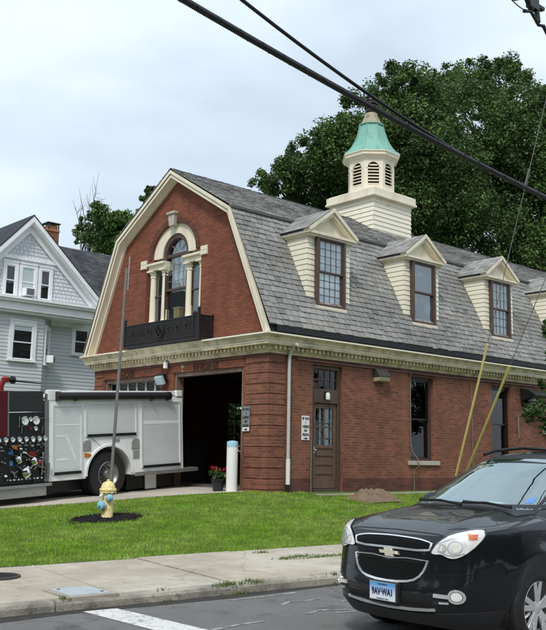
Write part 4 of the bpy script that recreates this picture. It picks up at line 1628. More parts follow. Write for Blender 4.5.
# camera stands toward (-0.57,-0.82): big outlet faces left-front, small outlets front / back
for (ang, z, r_, ln_, big) in ((math.radians(193), 0.25, 0.070, 0.19, True), (math.radians(252), 0.385, 0.055, 0.165, False), (math.radians(72), 0.385, 0.055, 0.165, False)):
    d = Vector((math.cos(ang), math.sin(ang), 0))
    c0 = Vector((0, 0, z))

    def ring(pts, n=18):
        mm = MB()
        mm.lathe(pts, n, (0, 0, 0), 'x')
        q = d.to_track_quat('X', 'Z').to_matrix()
        mm.v = [tuple(q @ Vector(p) + c0) for p in mm.v]
        return mm
    nz_ = ring([(r_ * 1.05, 0.06), (r_ * 1.05, ln_ * .60), (r_ * 1.3, ln_ * .62), (r_ * 1.3, ln_ * .68), (r_, ln_ * .7)]).build('nozzle', YEL, t, smooth=35)
    ring([(r_ * 1.18, ln_ * .69), (r_ * 1.22, ln_ * .74), (r_ * 1.18, ln_ * .98), (r_ * .8, ln_ * 1.06), (r_ * .33, ln_ * 1.08), (r_ * .33, ln_ * 1.22), (.0001, ln_ * 1.23)]).build('cap', BLU, nz_, smooth=35)
m = MB()
m.tube([(-0.10, -0.02, .46), (-.18, -.05, .44), (-.20, -.06, .40)], .018, 6)
m.lathe([(0.016, 0.0), (0.02, 0.02), (.02, .06), (.0001, .062)], 8, (-.16, -.06, .40))
m.build('cap_chain', WHITEP, t)

# thin flag pole just behind the hydrant
px_, py_ = -4.60, -0.72
t = thing('flagpole', 'thin grey leaning flagpole rising behind the yellow hydrant', 'flagpole', (px_, py_, gz(px_, py_)))
m = MB()
top = Vector((0.16, -0.02, 4.93))
m.tube([(0, 0, -0.2), top * 0.5, top * 0.965], [0.032, 0.029, 0.024], 12)
m.build('pole', paint('weathered_grey_pole', (0.20, 0.20, 0.19), 0.55, (0.11, 0.085, 0.06), 0.6, 6, metal=0.2), t, smooth=50)
m = MB()
q = top * 0.93
m.tube([(q.x + .045, q.y - 0.01, q.z - 0.25), (q.x + .06, q.y - .01, q.z + .42)], 0.013, 8)
m.bar((q.x, q.y, q.z + .10), (q.x + .05, q.y - .01, q.z + .10), 0.03, 0.03)
m.build('pole_head', TRIMGREY, t, smooth=50)

# ------------------------------------------------------------------ bollard and flower pot at the bay
bx_, by_ = -0.30, 0.88
t = thing('bollard', 'white round bollard with a pale blue top beside the open bay', 'bollard', (bx_, by_, apron_z(bx_)))
m = MB()
m.lathe([(0.132, -0.02), (0.132, 1.02), (0.1301, 1.021)], 26)
m.build('post', paint('white_bollard_paint', (0.90, 0.90, 0.89), 0.45, (0.45, 0.43, 0.40), 0.5, 4, streak=True, dlo=.55), t, smooth=40)
m = MB()
m.lathe([(0.134, 1.022), (0.134, 1.12), (0.125, 1.145), (0.07, 1.165), (0.0001, 1.17)], 26)
m.build('cap', paint('pale_blue_cap', (0.35, 0.62, 0.76), 0.5), t, smooth=40)
pxx, pyy = -0.42, 1.24
t = thing('flower_pot', 'black pot of red geraniums on the concrete beside the bollard', 'flower pot', (pxx, pyy, apron_z(pxx)))
m = MB()
m.lathe([(0.115, 0.0), (0.155, 0.24), (0.175, 0.245), (0.175, 0.28), (0.16, 0.28), (0.15, 0.25), (0.0001, 0.24)], 20)
m.build('pot', paint('black_plastic', (0.018, 0.02, 0.024), 0.4), t, smooth=35)
LEAF = attr_mat('leaves', 0.55, transl=0.22, spec=0.4)
PETAL = attr_mat('petals', 0.6, transl=0.2)


def scatter_leaves(r, C, R, n, size, aspect=0.6, up=0.5, hang=0.0):
    """n leaf quads spread in a ball-ish clump; C (k,3), R (k,)"""
    k = len(C)
    idx = r.integers(0, k, n)
    d = r.normal(size=(n, 3))
    d /= np.linalg.norm(d, axis=1)[:, None]
    rad = R[idx] * r.random(n) ** 0.45
    P = C[idx] + d * rad[:, None]
    nrm = d * 0.6 + r.normal(size=(n, 3)) * 0.6 + np.array([0, 0, up])
    nrm /= np.linalg.norm(nrm, axis=1)[:, None]
    t = np.cross(nrm, r.normal(size=(n, 3)))
    t /= np.linalg.norm(t, axis=1)[:, None] + 1e-9
    b = np.cross(nrm, t)
    s = (size * r.uniform(0.6, 1.3, n))[:, None]
    V = np.stack([P - t * s, P - b * s * aspect + nrm * s * .15, P + t * s, P + b * s * aspect + nrm * s * .15], 1).reshape(-1, 3)
    F = np.arange(4 * n).reshape(-1, 4)
    return V, F, idx


r = np.random.default_rng(21)
C = r.normal(0, 1, (26, 3)) * np.array([.11, .11, .06]) + np.array([0, 0, .38])
V, F, idx = scatter_leaves(r, C, np.full(26, .07), 520, .032, .8)
k = r.uniform(.6, 1.3, len(F))[:, None]
np_mesh('foliage', V, F, LEAF, t, np.array([(0.05, 0.11, 0.03)]) * k)
C = r.normal(0, 1, (9, 3)) * np.array([.12, .12, .03]) + np.array([0, 0, .50])
V, F, idx = scatter_leaves(r, C, np.full(9, .045), 260, .020, .9)
np_mesh('blossom', V, F, PETAL, t, np.array([(0.55, 0.025, 0.03)]) * r.uniform(.5, 1.2, len(F))[:, None])
C = r.normal(0, 1, (4, 3)) * np.array([.05, .05, .03]) + np.array([0.10, -0.14, .36])
V, F, idx = scatter_leaves(r, C, np.full(4, .04), 90, .018, .9)
np_mesh('blossom', V, F, PETAL, t, np.array([(0.7, 0.62, 0.30)]) * r.uniform(.6, 1.1, len(F))[:, None])

# ------------------------------------------------------------------ trees
BARK = ground_mat('bark', (0.085, 0.065, 0.05), [((0.04, 0.032, 0.026), 6, .4, .7, .8)], 0.95, 18, 0.9, None, 0.03)
DEAD = ground_mat('grey_bark', (0.40, 0.38, 0.38), [((0.14, 0.13, 0.13), 5, .4, .7, .8)], 0.95, 18, 0.6)


def tree(name, label, base, lobes, trunk_r, n, size, cols, seed, group=None, clump=0.34, per=26, fork=0.3, cat='tree', shell=0.55):
    """lobes: (x,y,z,r) world; foliage is many small leaf clumps over and inside each lobe"""
    r = np.random.default_rng(seed)
    t = thing(name, label, cat, base, 0, group)
    b = np.array(base, float)
    L = np.array(lobes, float)
    cen = np.average(L[:, :3], axis=0, weights=L[:, 3])
    m = MB()
    zf = b[2] + (L[:, 2].min() - b[2]) * (1 - fork)
    f = np.array([b[0] * .8 + cen[0] * .2, b[1] * .8 + cen[1] * .2, zf])
    top = np.array([cen[0], cen[1], cen[2] + (L[:, 2].max() - cen[2]) * .6])
    mid = (f + top) / 2 + r.normal(0, .3, 3)
    m.tube([b - b - [0, 0, .3], (f - b) * .5 + r.normal(0, .08, 3), f - b, mid - b, top - b], [trunk_r * 1.3, trunk_r, trunk_r * .85, trunk_r * .5, trunk_r * .12], 10)
    for l in L:
        s = f + (mid - f) * r.uniform(0, .9)
        q = s + (l[:3] - s) * .5 + np.array([0, 0, .15 * l[3]]) + r.normal(0, .15 * l[3], 3)
        m.tube([s - b, q - b, l[:3] - b], [trunk_r * .45, trunk_r * .28, trunk_r * .10], 7)
        for j in range(5):
            d = r.normal(size=3)
            d /= np.linalg.norm(d)
            e = l[:3] + d * l[3] * .85
            u = q + (l[:3] - q) * r.uniform(.3, 1)
            m.tube([u - b, (u + e) / 2 - b + r.normal(0, .08 * l[3], 3), e - b], [trunk_r * .13, trunk_r * .08, trunk_r * .03], 5)
    m.build('trunk', BARK, t, smooth=60)
    # clump centres: a ragged shell with some inside
    w = L[:, 3] ** 2
    k = max(10, n // per)
    li = r.choice(len(L), k, p=w / w.sum())
    d = r.normal(size=(k, 3))
    d /= np.linalg.norm(d, axis=1)[:, None]
    rad = L[li, 3] * (shell + (1.08 - shell) * r.random(k) ** 0.7) * (1 + 0.16 * np.sin(d[:, 0] * 7 + li) * np.sin(d[:, 2] * 6 + 2 * li))
    C = L[li, :3] + d * rad[:, None] - b
    R = L[li, 3] * clump * r.uniform(.3, 1.5, k)
    V, F, idx = scatter_leaves(r, C, R, n, size, .62, 0.55)
    ck = r.uniform(0.75, 1.25, k)[idx]
    lk = r.uniform(0.7, 1.3, n)
    mixk = np.clip(r.random(k)[idx] + r.normal(0, .2, n), 0, 1)[:, None]
    col = (np.array(cols[0]) * (1 - mixk) + np.array(cols[1]) * mixk) * (ck * lk)[:, None]
    np_mesh('crown', V, F, LEAF, t, col)
    return t


RH = np.array((0.743, -0.669, 0))
FW = np.array((0.669, 0.743, 0))
CAMP = np.array((-13.722, -15.366, 0.828))


def lobe(px, py, rp, D, dd=0.0):
    D2 = D + dd
    a = (px - 273) / 885.25
    e = (315 - py) / 885.25
    # axis tilted 9 degrees up, one degree of roll
    a, e = a + e * 0.0172, e - a * 0.0172
    ce, se = math.cos(0.1577), math.sin(0.1577)
    p = CAMP + (FW * (ce - e * se) + RH * a + np.array((0, 0, se + e * ce))) * D2
    return (p[0], p[1], p[2], rp / 885.25 * D2)


rj = np.random.default_rng(2)
A = [(272, 186, 22), (300, 165, 26), (318, 190, 34), (340, 150, 34), (352, 118, 24), (385, 92, 26), (370, 150, 44), (405, 88, 26), (390, 200, 50), (345, 215, 38), (300, 212, 24), (410, 135, 46), (430, 190, 50), (420, 245, 46), (370, 235, 36)]
B = [(440, 84, 24), (466, 78, 26), (494, 82, 28), (518, 104, 28), (470, 125, 46), (520, 150, 48), (545, 125, 34), (540, 98, 20), (565, 108, 30), (575, 150, 46), (470, 180, 50), (535, 205, 56), (590, 210, 54), (480, 235, 46), (540, 262, 50), (600, 270, 50), (500, 285, 34)]
LA = [lobe(x, y, r_, 42, rj.uniform(-2.5, 2.5)) for x, y, r_ in A]
LB_ = [lobe(x, y, r_, 46, rj.uniform(-3, 3)) for x, y, r_ in B]
GREEN = ((0.042, 0.080, 0.020), (0.108, 0.185, 0.042))
p = lobe(385, 300, 1, 42)
tree('broadleaf_tree', 'large dark green tree directly behind the cupola', (p[0], p[1], 0), LA, 0.42, 260000, 0.070, GREEN, 31, 'tall trees behind the fire station', 0.27, 150, shell=0.66)
p = lobe(525, 300, 1, 46)
tree('broadleaf_tree', 'large dark green tree behind the right end of the slate roof', (p[0], p[1], 0), LB_, 0.45, 280000, 0.074, GREEN, 32, 'tall trees behind the fire station', 0.27, 150, shell=0.66)
# smaller trees beyond the house
Cc_ = [(108, 232, 13), (122, 236, 14), (134, 232, 12), (118, 224, 9), (100, 228, 9), (140, 245, 12), (105, 250, 14), (125, 252, 16)]
p = lobe(118, 300, 1, 52)
tree('broadleaf_tree', 'bushy green tree behind the dark shingled house roof', (p[0], p[1], 0), [lobe(x, y, r_, 52, rj.uniform(-1, 1)) for x, y, r_ in Cc_], 0.22, 26000, 0.085, ((0.075, 0.15, 0.032), (0.17, 0.28, 0.06)), 33, 'smaller trees behind the house', 0.36, 40)
D_ = [(146, 196, 5), (142, 203, 5), (149, 203, 6), (150, 215, 8), (140, 218, 6), (155, 225, 8)]
p = lobe(150, 300, 1, 56)
tree('broadleaf_tree', 'slim green tree showing just left of the brick gable rake', (p[0], p[1], 0), [lobe(x, y, r_, 56, rj.uniform(-1, 1)) for x, y, r_ in D_], 0.16, 3800, 0.15, ((0.05, 0.10, 0.025), (0.11, 0.19, 0.045)), 34, 'smaller trees behind the house', 0.4, 40)
E_ = [(92, 214, 5), (86, 222, 4), (81, 228, 4.5), (98, 217, 6), (77, 238, 5), (79, 246, 6), (92, 222, 5), (86, 234, 4), (90, 243, 8), (100, 230, 7)]
p = lobe(84, 300, 1, 50)
tree('broadleaf_tree', 'sparse leafy tree between the brick chimney and the bushy tree', (p[0], p[1], 0), [lobe(x, y, r_, 50, rj.uniform(-1, 1)) for x, y, r_ in E_], 0.10, 4200, 0.085, ((0.05, 0.10, 0.025), (0.11, 0.19, 0.045)), 35, 'smaller trees behind the house', 0.6, 40)
# bare tree
p = lobe(88, 300, 1, 60)
t = thing('bare_tree', 'leafless grey tree top showing above the house chimney', 'tree', (p[0], p[1], 0))
m = MB()
b = np.array((p[0], p[1], 0))
rb = np.random.default_rng(9)
s = np.array(lobe(88, 262, 1, 60)[:3])
m.tube([(0, 0, -.3), s - b], [0.2, 0.10], 8)
for (x, y) in ((92, 192), (77, 205), (83, 200), (97, 203), (72, 214)):
    e = np.array(lobe(x, y, 1, 60)[:3])
    mid_ = (s + e) / 2 + rb.normal(0, .25, 3)
    m.tube([s - b, mid_ - b, e - b], [0.07, 0.042, 0.012], 6)
    for j in range(7):
        u = mid_ + (e - mid_) * rb.uniform(-.4, .9)
        v = u + (e - s) * rb.uniform(.12, .3) + rb.normal(0, .35, 3)
        m.tube([u - b, v - b], [0.022, 0.008], 4)
m.build('trunk', DEAD, t)
# greenery outside the far garage window
rg = np.random.default_rng(4)
L = [(6.0 + rg.normal(0, .9), 9.6 + rg.normal(0, .3), 0.5 + 2.6 * rg.random(), 0.7) for _ in range(26)]
tree('bush', 'green bush seen through the far window of the open garage', (6.0, 9.6, 0), L, 0.06, 12000, 0.09, ((0.07, 0.15, 0.03), (0.12, 0.22, 0.05)), 36, None, 0.5, 30, cat='bush')
# young tree whose branches enter at the right
LY = [lobe(x, y, r_, 24.5 + dd) for x, y, r_, dd in ((536, 404, 8, 0), (545, 398, 9, .3), (530, 411, 4, -.2), (549, 372, 8, .4), (552, 410, 10, 0), (550, 320, 8, .2), (543, 312, 3, .2), (556, 345, 10, .5), (566, 380, 14, .3), (566, 320, 16, .5), (572, 290, 14, 0))]
p = lobe(572, 470, 1, 24.8)
tree('young_tree', 'leafy branch of a young tree reaching in at the right edge', (p[0], p[1], gz(p[0], p[1])), LY, 0.09, 5200, 0.055, ((0.05, 0.10, 0.03), (0.10, 0.17, 0.05)), 37, None, 0.5, 26, fork=.2)

# unseen trees added across the street and west to darken car and window reflections
rt_ = np.random.default_rng(77)
proto = None
for i, x in enumerate((-62, -54, -47, -40, -33, -26, -19, -12, -4, 4, 12, 20, 29)):
    y = -36 + (i % 3) * 2.5
    if proto is None:
        L = [(x + rt_.normal(0, 1.8), y + rt_.normal(0, 1.5), 6.0 + rt_.uniform(-3.2, 4.0), rt_.uniform(2.2, 3.2)) for _ in range(18)]
        proto = tree('reflection_tree', 'added unseen green tree across the road that darkens reflections', (x, y, -0.8), L, 0.28, 16000, 0.34, ((0.03, 0.06, 0.018), (0.07, 0.12, 0.03)), 50, 'unseen trees added across the road for dark reflections', 0.5, 40)
    else:
        o = copy_tree(proto)
        o.location = (x, y, -0.8)
        o.rotation_euler = (0, 0, i * 1.3)
        o.scale = (1, 1, 0.8 + 0.1 * (i % 4))
for i, y in enumerate((-24, -16, -8, 0, 8, 17, 26, 36, 46)):  # added unseen row to the west for the car front to mirror
    o = copy_tree(proto)
    o.location = (-52 + (i % 3) * 3, y, -0.8)
    o.rotation_euler = (0, 0, 2 + i * 1.7)
    o.scale = (1, 1, 0.9 + 0.12 * (i % 3))
    o['label'] = 'added unseen green tree west of the viewpoint that darkens reflections'
    o['group'] = 'unseen trees added in the west for dark reflections'

# ------------------------------------------------------------------ grey house behind
SIDING = paint('pale_grey_siding', (0.58, 0.595, 0.61), 0.6, (0.45, 0.46, 0.47), 0.4, 1.6, streak=True)
SHING = paint('pale_grey_shingle', (0.66, 0.68, 0.70), 0.7, (0.48, 0.49, 0.51), 0.6, 3)
HWHITE = paint('white_trim_paint', (0.86, 0.87, 0.88), 0.5, (0.55, 0.55, 0.54), 0.4, 3)
HROOF = ground_mat('charcoal_shingles', (0.040, 0.042, 0.050), [((0.065, 0.067, 0.075), 3, .4, .7, .8), ((0.025, 0.026, 0.03), 14, .5, .7, .8)], 0.9, 18, 0.8)
HX, HY = 0.62, 13.4
hs = thing('grey_house', 'pale grey clapboard house with white trim, front gable and dark shingled roof', 'house', (HX, HY, 0))


def boards(m, x0, x1, y0, y1, z0, z1, st_, lip=0.018):
    n = max(1, round((z1 - z0) / st_))
    h = (z1 - z0) / n
    for i in range(n):
        m.frustum((x0 - lip, x1 + lip, y0 - lip, y1), z0 + i * h, (x0, x1, y0, y1), z0 + (i + 1) * h)


m = MB()
boards(m, -9.0, 7.4, 0.80, 7.2, -0.6, 6.2, 0.13)
m.build('house_wall', SIDING, hs)
# bay under the gable: main face with angled ends
m = MB()
n = 48
for i in range(n):
    z0, z1 = -0.4 + i * 0.127, -0.4 + (i + 1) * 0.127
    for (lo, hi) in ((0.016, 0.0),):
        vs = []
        for (e, z) in ((lo, z0), (hi, z1)):
            vs += [(-2.75 - e, 0.82, z), (-2.25 - e * .4, 0.12 - e, z), (0.62 + e * .4, 0.12 - e, z), (1.22 + e, 0.82, z)]
        m.add(vs, [(0, 1, 5, 4), (1, 2, 6, 5), (2, 3, 7, 6), (0, 3, 2, 1), (4, 5, 6, 7)])
m.build('bay', SIDING, hs)
# gable storey
AZ, EZ, HWID, AX = 9.10, 6.38, 2.72, -0.24
m = MB()
n = 22
for i in range(n):
    z0 = 5.98 + (AZ - 0.12 - 5.98) * i / n
    z1 = 5.98 + (AZ - 0.12 - 5.98) * (i + 1) / n

    def wx(z):
        return max(0.02, HWID * (AZ - z) / (AZ - EZ) - 0.14) if z > EZ + 0.02 else HWID - 0.16
    def sh(z):
        return AX * clamp((z - EZ) / (AZ - EZ))
    lip = 0.02
    m.frustum((sh(z0) - wx(z0), sh(z0) + wx(z0), -lip, 3.0), z0, (sh(z1) - wx(z1), sh(z1) + wx(z1), 0.0, 3.0), z1)
m.build('gable_wall', SHING, hs)
m = MB()
# courses between windows are staggered shingles: thin vertical joints
rs = random.Random(8)
for i in range(n):
    z0 = 5.98 + (AZ - 0.12 - 5.98) * i / n
    w_ = HWID * (AZ - z0) / (AZ - EZ) - 0.2 if z0 > EZ else HWID - 0.2
    x = -w_ * .9
    while x < w_ - .2:
        x += rs.uniform(0.10, 0.22)
        if x < w_ - 0.05:
            m.box(x, x + 0.008, -0.0185, -0.004, z0 + 0.004, z0 + 0.10)
m.build('shingle_joints', paint('shingle_joint', (0.20, 0.21, 0.22), 0.9), hs)
PG = lambda a, b, d: (a, d, b)
m = MB()
tri = [(-HWID - 0.12, EZ - 0.12), (AX, AZ + 0.02), (HWID + 0.12, EZ - 0.12)]
m.prism(band(tri, 0.0, 0.16), PG, -0.34, -0.30)
m.prism(band(tri, 0.02, 0.20), PG, -0.299, -0.02)
m.prism(band(tri, 0.20, 0.40), PG, -0.09, -0.02)
# inner triangle moulding, pent boards at the foot of the gable, flat band above the windows
m.prism(band([(-1.75, 7.50), (AX * .9, AZ - 0.42), (1.70, 7.50)], 0.0, 0.09), PG, -0.07, -0.02)
m.box(-1.42, 1.42, -0.06, -0.021, 7.52, 7.64)
m.box(-HWID - 0.05, HWID + 0.02, -0.34, 0.9, 5.98, 6.06)
m.box(-HWID - 0.10, HWID + 0.08, -0.40, 0.9, 6.061, 6.14)
m.box(-HWID + 0.0, HWID - 0.05, -0.22, 0.9, 5.70, 5.979)
m.box(-HWID + 0.05, HWID - 0.1, -0.12, 0.85, 5.62, 5.70)
m.box(1.24, HWID - 0.1, 0.76, 0.80, 5.45, 5.62)
m.box(HWID - 0.1, 7.5, 0.35, 0.80, 6.02, 6.2)
for x_ in (7.3,):
    m.box(x_, x_ + 0.14, 0.74, 0.80, -0.4, 6.1)
m.build('trim', HWHITE, hs)
# roofs
m = MB()
m.prism(band([(-HWID - 0.16, EZ - 0.125), (AX, AZ + 0.06), (HWID + 0.16, EZ - 0.125)], 0.0, 0.04), PG, -0.35, 4.6)
MR = [(0.42, 6.02), (3.95, 9.30), (7.6, 5.9)]
m.prism(band(MR, 0.0, 0.12), lambda a, b, d: (d, a, b), -9.3, 7.7)
m.prism([(0.8, 6.15), (3.95, 9.18), (7.2, 6.15)], lambda a, b, d: (d, a, b), -8.95, 7.35)
rf = m.build('house_roof', HROOF, hs)
# shingle courses as real steps on the visible slope
m = MB()
k = 34
for i in range(k):
    a, b = i / k, (i + 1.05) / k
    p0 = (MR[0][0] + (MR[1][0] - MR[0][0]) * a, MR[0][1] + (MR[1][1] - MR[0][1]) * a)
    p1 = (MR[0][0] + (MR[1][0] - MR[0][0]) * b, MR[0][1] + (MR[1][1] - MR[0][1]) * b)
    nn = (-0.68, 0.73)
    x = 2.4
    while x < 7.7:
        w_ = rs.uniform(.18, .34)
        c_ = 0.045 * rs.uniform(.6, 1.5)
        e = min(x + w_ - .006, 7.7)
        m.add([(x, p0[0] + nn[0] * .022, p0[1] + nn[1] * .022), (e, p0[0] + nn[0] * .022, p0[1] + nn[1] * .022), (e, p1[0] + nn[0] * .004, p1[1] + nn[1] * .004), (x, p1[0] + nn[0] * .004, p1[1] + nn[1] * .004)], [(0, 1, 2, 3)], (c_, c_ * 1.03, c_ * 1.18))
        x += w_
m.build('roof_shingles', SLATE, rf)
m = MB()
chx, chy = 2.66, 3.95
m.box(chx - 0.25, chx + 0.25, chy - 0.25, chy + 0.25, 8.6, 9.86)
ch = m.build('chimney', BRICK_SIDE, hs)
m = MB()
m.box(chx - 0.28, chx + 0.28, chy - 0.28, chy + 0.28, 9.80, 9.859)
m.box(chx - 0.20, chx + 0.20, chy - 0.20, chy + 0.20, 9.861, 10.06)
m.build('chimney_collar', paint('orange_brick_collar', (0.38, 0.17, 0.07), 0.8, (.25, .2, .15), .5, 8), ch)
m = MB()
m.box(chx - 0.30, chx + 0.30, chy - 0.30, chy + 0.30, 10.14, 10.17)
for sx in (-.23, .23):
    for sy in (-.23, .23):
        m.box(chx + sx - .02, chx + sx + .02, chy + sy - .02, chy + sy + .02, 9.86, 10.14)
m.build('chimney_cap', BLACKM, ch)


HDARK = glass_mat('house_window_glass', (0.25, 0.27, 0.28), 0.05)
BLIND = paint('pale_blue_blind', (0.52, 0.62, 0.62), 0.8, (0.42, 0.5, 0.5), 0.5, 5)


def hwindow(x0, x1, z0, z1, y, fn=None, blind=0.0, blind_mat=None, trim=0.13, cas=True):
    """white cased double hung window; fn maps (x, y, z) when the wall is not square on"""
    fn = fn or (lambda x, yy, z: (x, yy, z))
    m = MB()
    t_ = trim
    m.box(x0 - t_, x0, y - 0.05, y + 0.03, z0 - 0.02, z1 + t_)
    m.box(x1, x1 + t_, y - 0.05, y + 0.03, z0 - 0.02, z1 + t_)
    m.box(x0, x1, y - 0.049, y + 0.03, z1, z1 + t_)
    m.box(x0 - t_ - .03, x1 + t_ + .03, y - 0.07, y + 0.03, z1 + t_ + 0.001, z1 + t_ + 0.05)
    m.box(x0 - t_ - .03, x1 + t_ + .03, y - 0.09, y + 0.03, z0 - 0.09, z0 - 0.021)
    m.v = [fn(*p) for p in m.v]
    w = m.build('window', HWHITE, hs)
    m = MB()
    mz = (z0 + z1) / 2
    s = 0.035
    for (lo, hi, yy) in ((z0, mz + .02, y - 0.015), (mz - .02, z1, y - 0.032)):
        m.box(x0, x0 + s, yy, yy + .02, lo, hi)
        m.box(x1 - s, x1, yy, yy + .02, lo, hi)
        m.box(x0 + s, x1 - s, yy, yy + .02, lo, lo + s)
        m.box(x0 + s, x1 - s, yy, yy + .02, hi - s, hi)
    m.v = [fn(*p) for p in m.v]
    m.build('sash', HWHITE, w)
    m = MB()
    m.box(x0, x1, y - 0.004, y - 0.002, z0, z1)
    m.v = [fn(*p) for p in m.v]
    m.build('pane', HDARK, w)
    m = MB()
    m.box(x0, x1, y + 0.001, y + 0.004, z0, z1)
    m.v = [fn(*p) for p in m.v]
    m.build('room_backing', DARKIN, w)
    if blind:
        m = MB()
        nb_ = max(3, int((z1 - z0) * blind / 0.05))
        for i in range(nb_):
            zz = z1 - (z1 - z0) * blind * (i + 1) / nb_
            m.box(x0 + s, x1 - s, y - 0.0095 - .004, y - 0.0055, zz + .004, zz + (z1 - z0) * blind / nb_ - .002)
        m.v = [fn(*p) for p in m.v]
        m.build('blind', blind_mat or BLIND, w)
    return w


X = HX
for (a, b, bl) in ((-0.40, -0.05, 0), (0.20, 0.68, 0.98), (0.93, 1.28, 0)):
    hwindow(a - X, b - X, 6.22, 7.27, -0.02, None, bl, None, 0.105)
hwindow(0.06 - X, 0.80 - X, 4.02, 5.22, 0.10, None, 0.16, None, 0.14)
hwindow(-1.55 - X, -0.75 - X, 4.02, 5.22, 0.10, None, 0.2, None, 0.14)
# angled face of the bay
pa, pb = Vector((0.62, 0.12, 0)), Vector((1.22, 0.82, 0))
dv = (pb - pa).normalized()
nv = Vector((dv.y, -dv.x, 0))
Lb = (pb - pa).length


def ANG(x, yy, z):
    q = pa + dv * x - nv * (yy)
    return (q.x, q.y, z)


hwindow(0.20, Lb - 0.20, 3.98, 5.17, -0.02, ANG, 0.45, BLIND, 0.09)
hwindow(2.86 - X, 3.42 - X, 4.50, 5.40, 0.78, None, 0, None, 0.12)
hwindow(2.86 - X, 3.42 - X, 1.6, 2.9, 0.78, None, 0.3, None, 0.12)
hwindow(0.06 - X, 0.80 - X, 1.2, 2.6, 0.10, None, 0.5, None, 0.14)
hwindow(-1.55 - X, -0.75 - X, 1.2, 2.6, 0.10, None, 0.2, None, 0.14)


def ac_unit(loc, rz, label):
    t = thing('air_conditioner', label, 'air conditioner', loc, rz, 'window air conditioners on the house')
    m = MB()
    m.box(-0.21, 0.21, -0.30, 0.05, 0.0, 0.27)
    m.build('casing', HWHITE, t, bevel=0.012)
    m = MB()
    for i in range(6):
        m.box(-0.18, 0.10, -0.308, -0.299, 0.03 + i * .038, 0.05 + i * .038)
    m.build('grille', BLACKM, t)
    return t


ac_unit((0.44, HY - 0.06, 6.235), 0, 'white air conditioner in the middle window of the house gable')
q = pa + dv * (Lb / 2) + nv * 0.04
ac_unit((HX + q.x, HY + q.y, 3.995), math.atan2(dv.y, dv.x), 'white air conditioner in the angled bay window of the house')

# ------------------------------------------------------------------ fire engine
TW = paint('white_truck_paint', (0.90, 0.91, 0.90), 0.30, (0.55, 0.54, 0.51), 0.35, 1.6, coat=0.6)
TRED = paint('maroon_truck_paint', (0.10, 0.010, 0.014), 0.28, (0.05, 0.008, 0.01), 0.5, 3, coat=0.7)
ALU = paint('brushed_aluminium', (0.80, 0.83, 0.84), 0.36, (0.68, 0.69, 0.68), 0.5, 1.2, metal=0.25)
TREAD = paint('tread_plate', (0.36, 0.36, 0.35), 0.4, (0.18, 0.17, 0.16), 0.5, 5, metal=0.6, bumpy=0.5, bscale=60)
RUB = paint('black_rubber', (0.014, 0.014, 0.015), 0.65, (0.035, 0.034, 0.032), 0.5, 8)
CHROME = paint('chrome', (0.80, 0.80, 0.80), 0.10, metal=1.0)
STEEL = paint('dull_steel', (0.32, 0.32, 0.31), 0.4, (0.16, 0.15, 0.14), 0.5, 8, metal=0.8)
REDP = paint('red_gloss_paint', (0.24, 0.008, 0.012), 0.35, coat=0.4)
AMB = paint('amber_plastic', (0.55, 0.16, 0.02), 0.35)
GAUGE = paint('white_gauge_face', (0.82, 0.84, 0.85), 0.4)
PANEL = paint('black_panel', (0.012, 0.012, 0.014), 0.35)
GREYC = paint('grey_plastic_cover', (0.30, 0.30, 0.29), 0.5, (0.2, 0.2, 0.19), 0.5, 8)
BLUEP = paint('blue_label', (0.06, 0.16, 0.42), 0.5)
tk = thing('fire_engine', 'white and maroon fire engine parked across the concrete before the garage', 'fire engine', (-4.14, 2.5, 0.20), rot=(0, -math.radians(3.6), math.radians(6.5)))
BL = 4.0
TD = 2.45
GR = -0.50
WC = (1.66, 0.03)
m = MB()      # body with the wheel arch cut out of its side
arch = [(WC[0] + 0.66 * math.cos(t), WC[1] + 0.66 * math.sin(t)) for t in np.linspace(PI + 0.1, -0.1, 26)]
# arch line runs left -> right over the wheel
out = [(0.0, -0.02), (arch[0][0], -0.02)] + [p for p in arch if p[1] > -0.02] + [(arch[-1][0], -0.02), (BL, -0.02), (BL, 1.80), (0.0, 1.80)]
TS = lambda a, b, d: (a, d, b)
m.prism(out, TS, 0.0, 0.42)
m.prism(out, TS, TD - 0.42, TD)
m.box(0.0, BL, 0.421, TD - 0.421, -0.02, 1.78)
m.box(-0.02, BL, 0.05, TD - 0.05, 1.801, 1.86)
m.box(0.0, BL + 0.02, 0.02, 0.10, 1.861, 1.97)
m.box(0.0, BL + 0.02, TD - 0.10, TD - 0.02, 1.861, 1.97)
m.box(-0.04, 0.30, -0.01, 0.10, 1.75, 1.985)
m.box(BL - 0.22, BL - 0.02, -0.02, 0.09, 1.83, 1.985)
m.build('body', TW, tk, bevel=0.015)


def roller(x0, x1, z0, z1, name='roller_door'):
    m = MB()
    f = 0.05
    m.box(x0, x0 + f, -0.022, 0.02, z0, z1)
    m.box(x1 - f, x1, -0.022, 0.02, z0, z1)
    m.box(x0 + f, x1 - f, -0.0215, 0.02, z1 - f, z1)
    w = m.build(name, ALU, tk, bevel=0.004)
    m = MB()
    n = int((z1 - f - z0) / 0.024)
    h = (z1 - f - z0) / n
    for i in range(n):
        za = z0 + i * h
        m.add([(x0 + f, -0.004, za), (x1 - f, -0.004, za), (x1 - f, -0.0068, za + h * .2), (x0 + f, -0.0068, za + h * .2), (x1 - f, -0.0068, za + h * .85), (x0 + f, -0.0068, za + h * .85), (x1 - f, -0.004, za + h), (x0 + f, -0.004, za + h)],
              [(0, 1, 2, 3), (3, 2, 4, 5), (5, 4, 6, 7)])
    m.build('slats', ALU, w)
    m = MB()
    m.box(x0 + f, x1 - f, -0.035, -0.004, z0 - 0.01, z0 + 0.055)
    for xx in (x0 + .12, x1 - .20):
        m.box(xx, xx + .12, -0.06, -0.036, z0 + .005, z0 + .05)
    m.build('pull_bar', BLACKM, w, bevel=0.004)
    return w


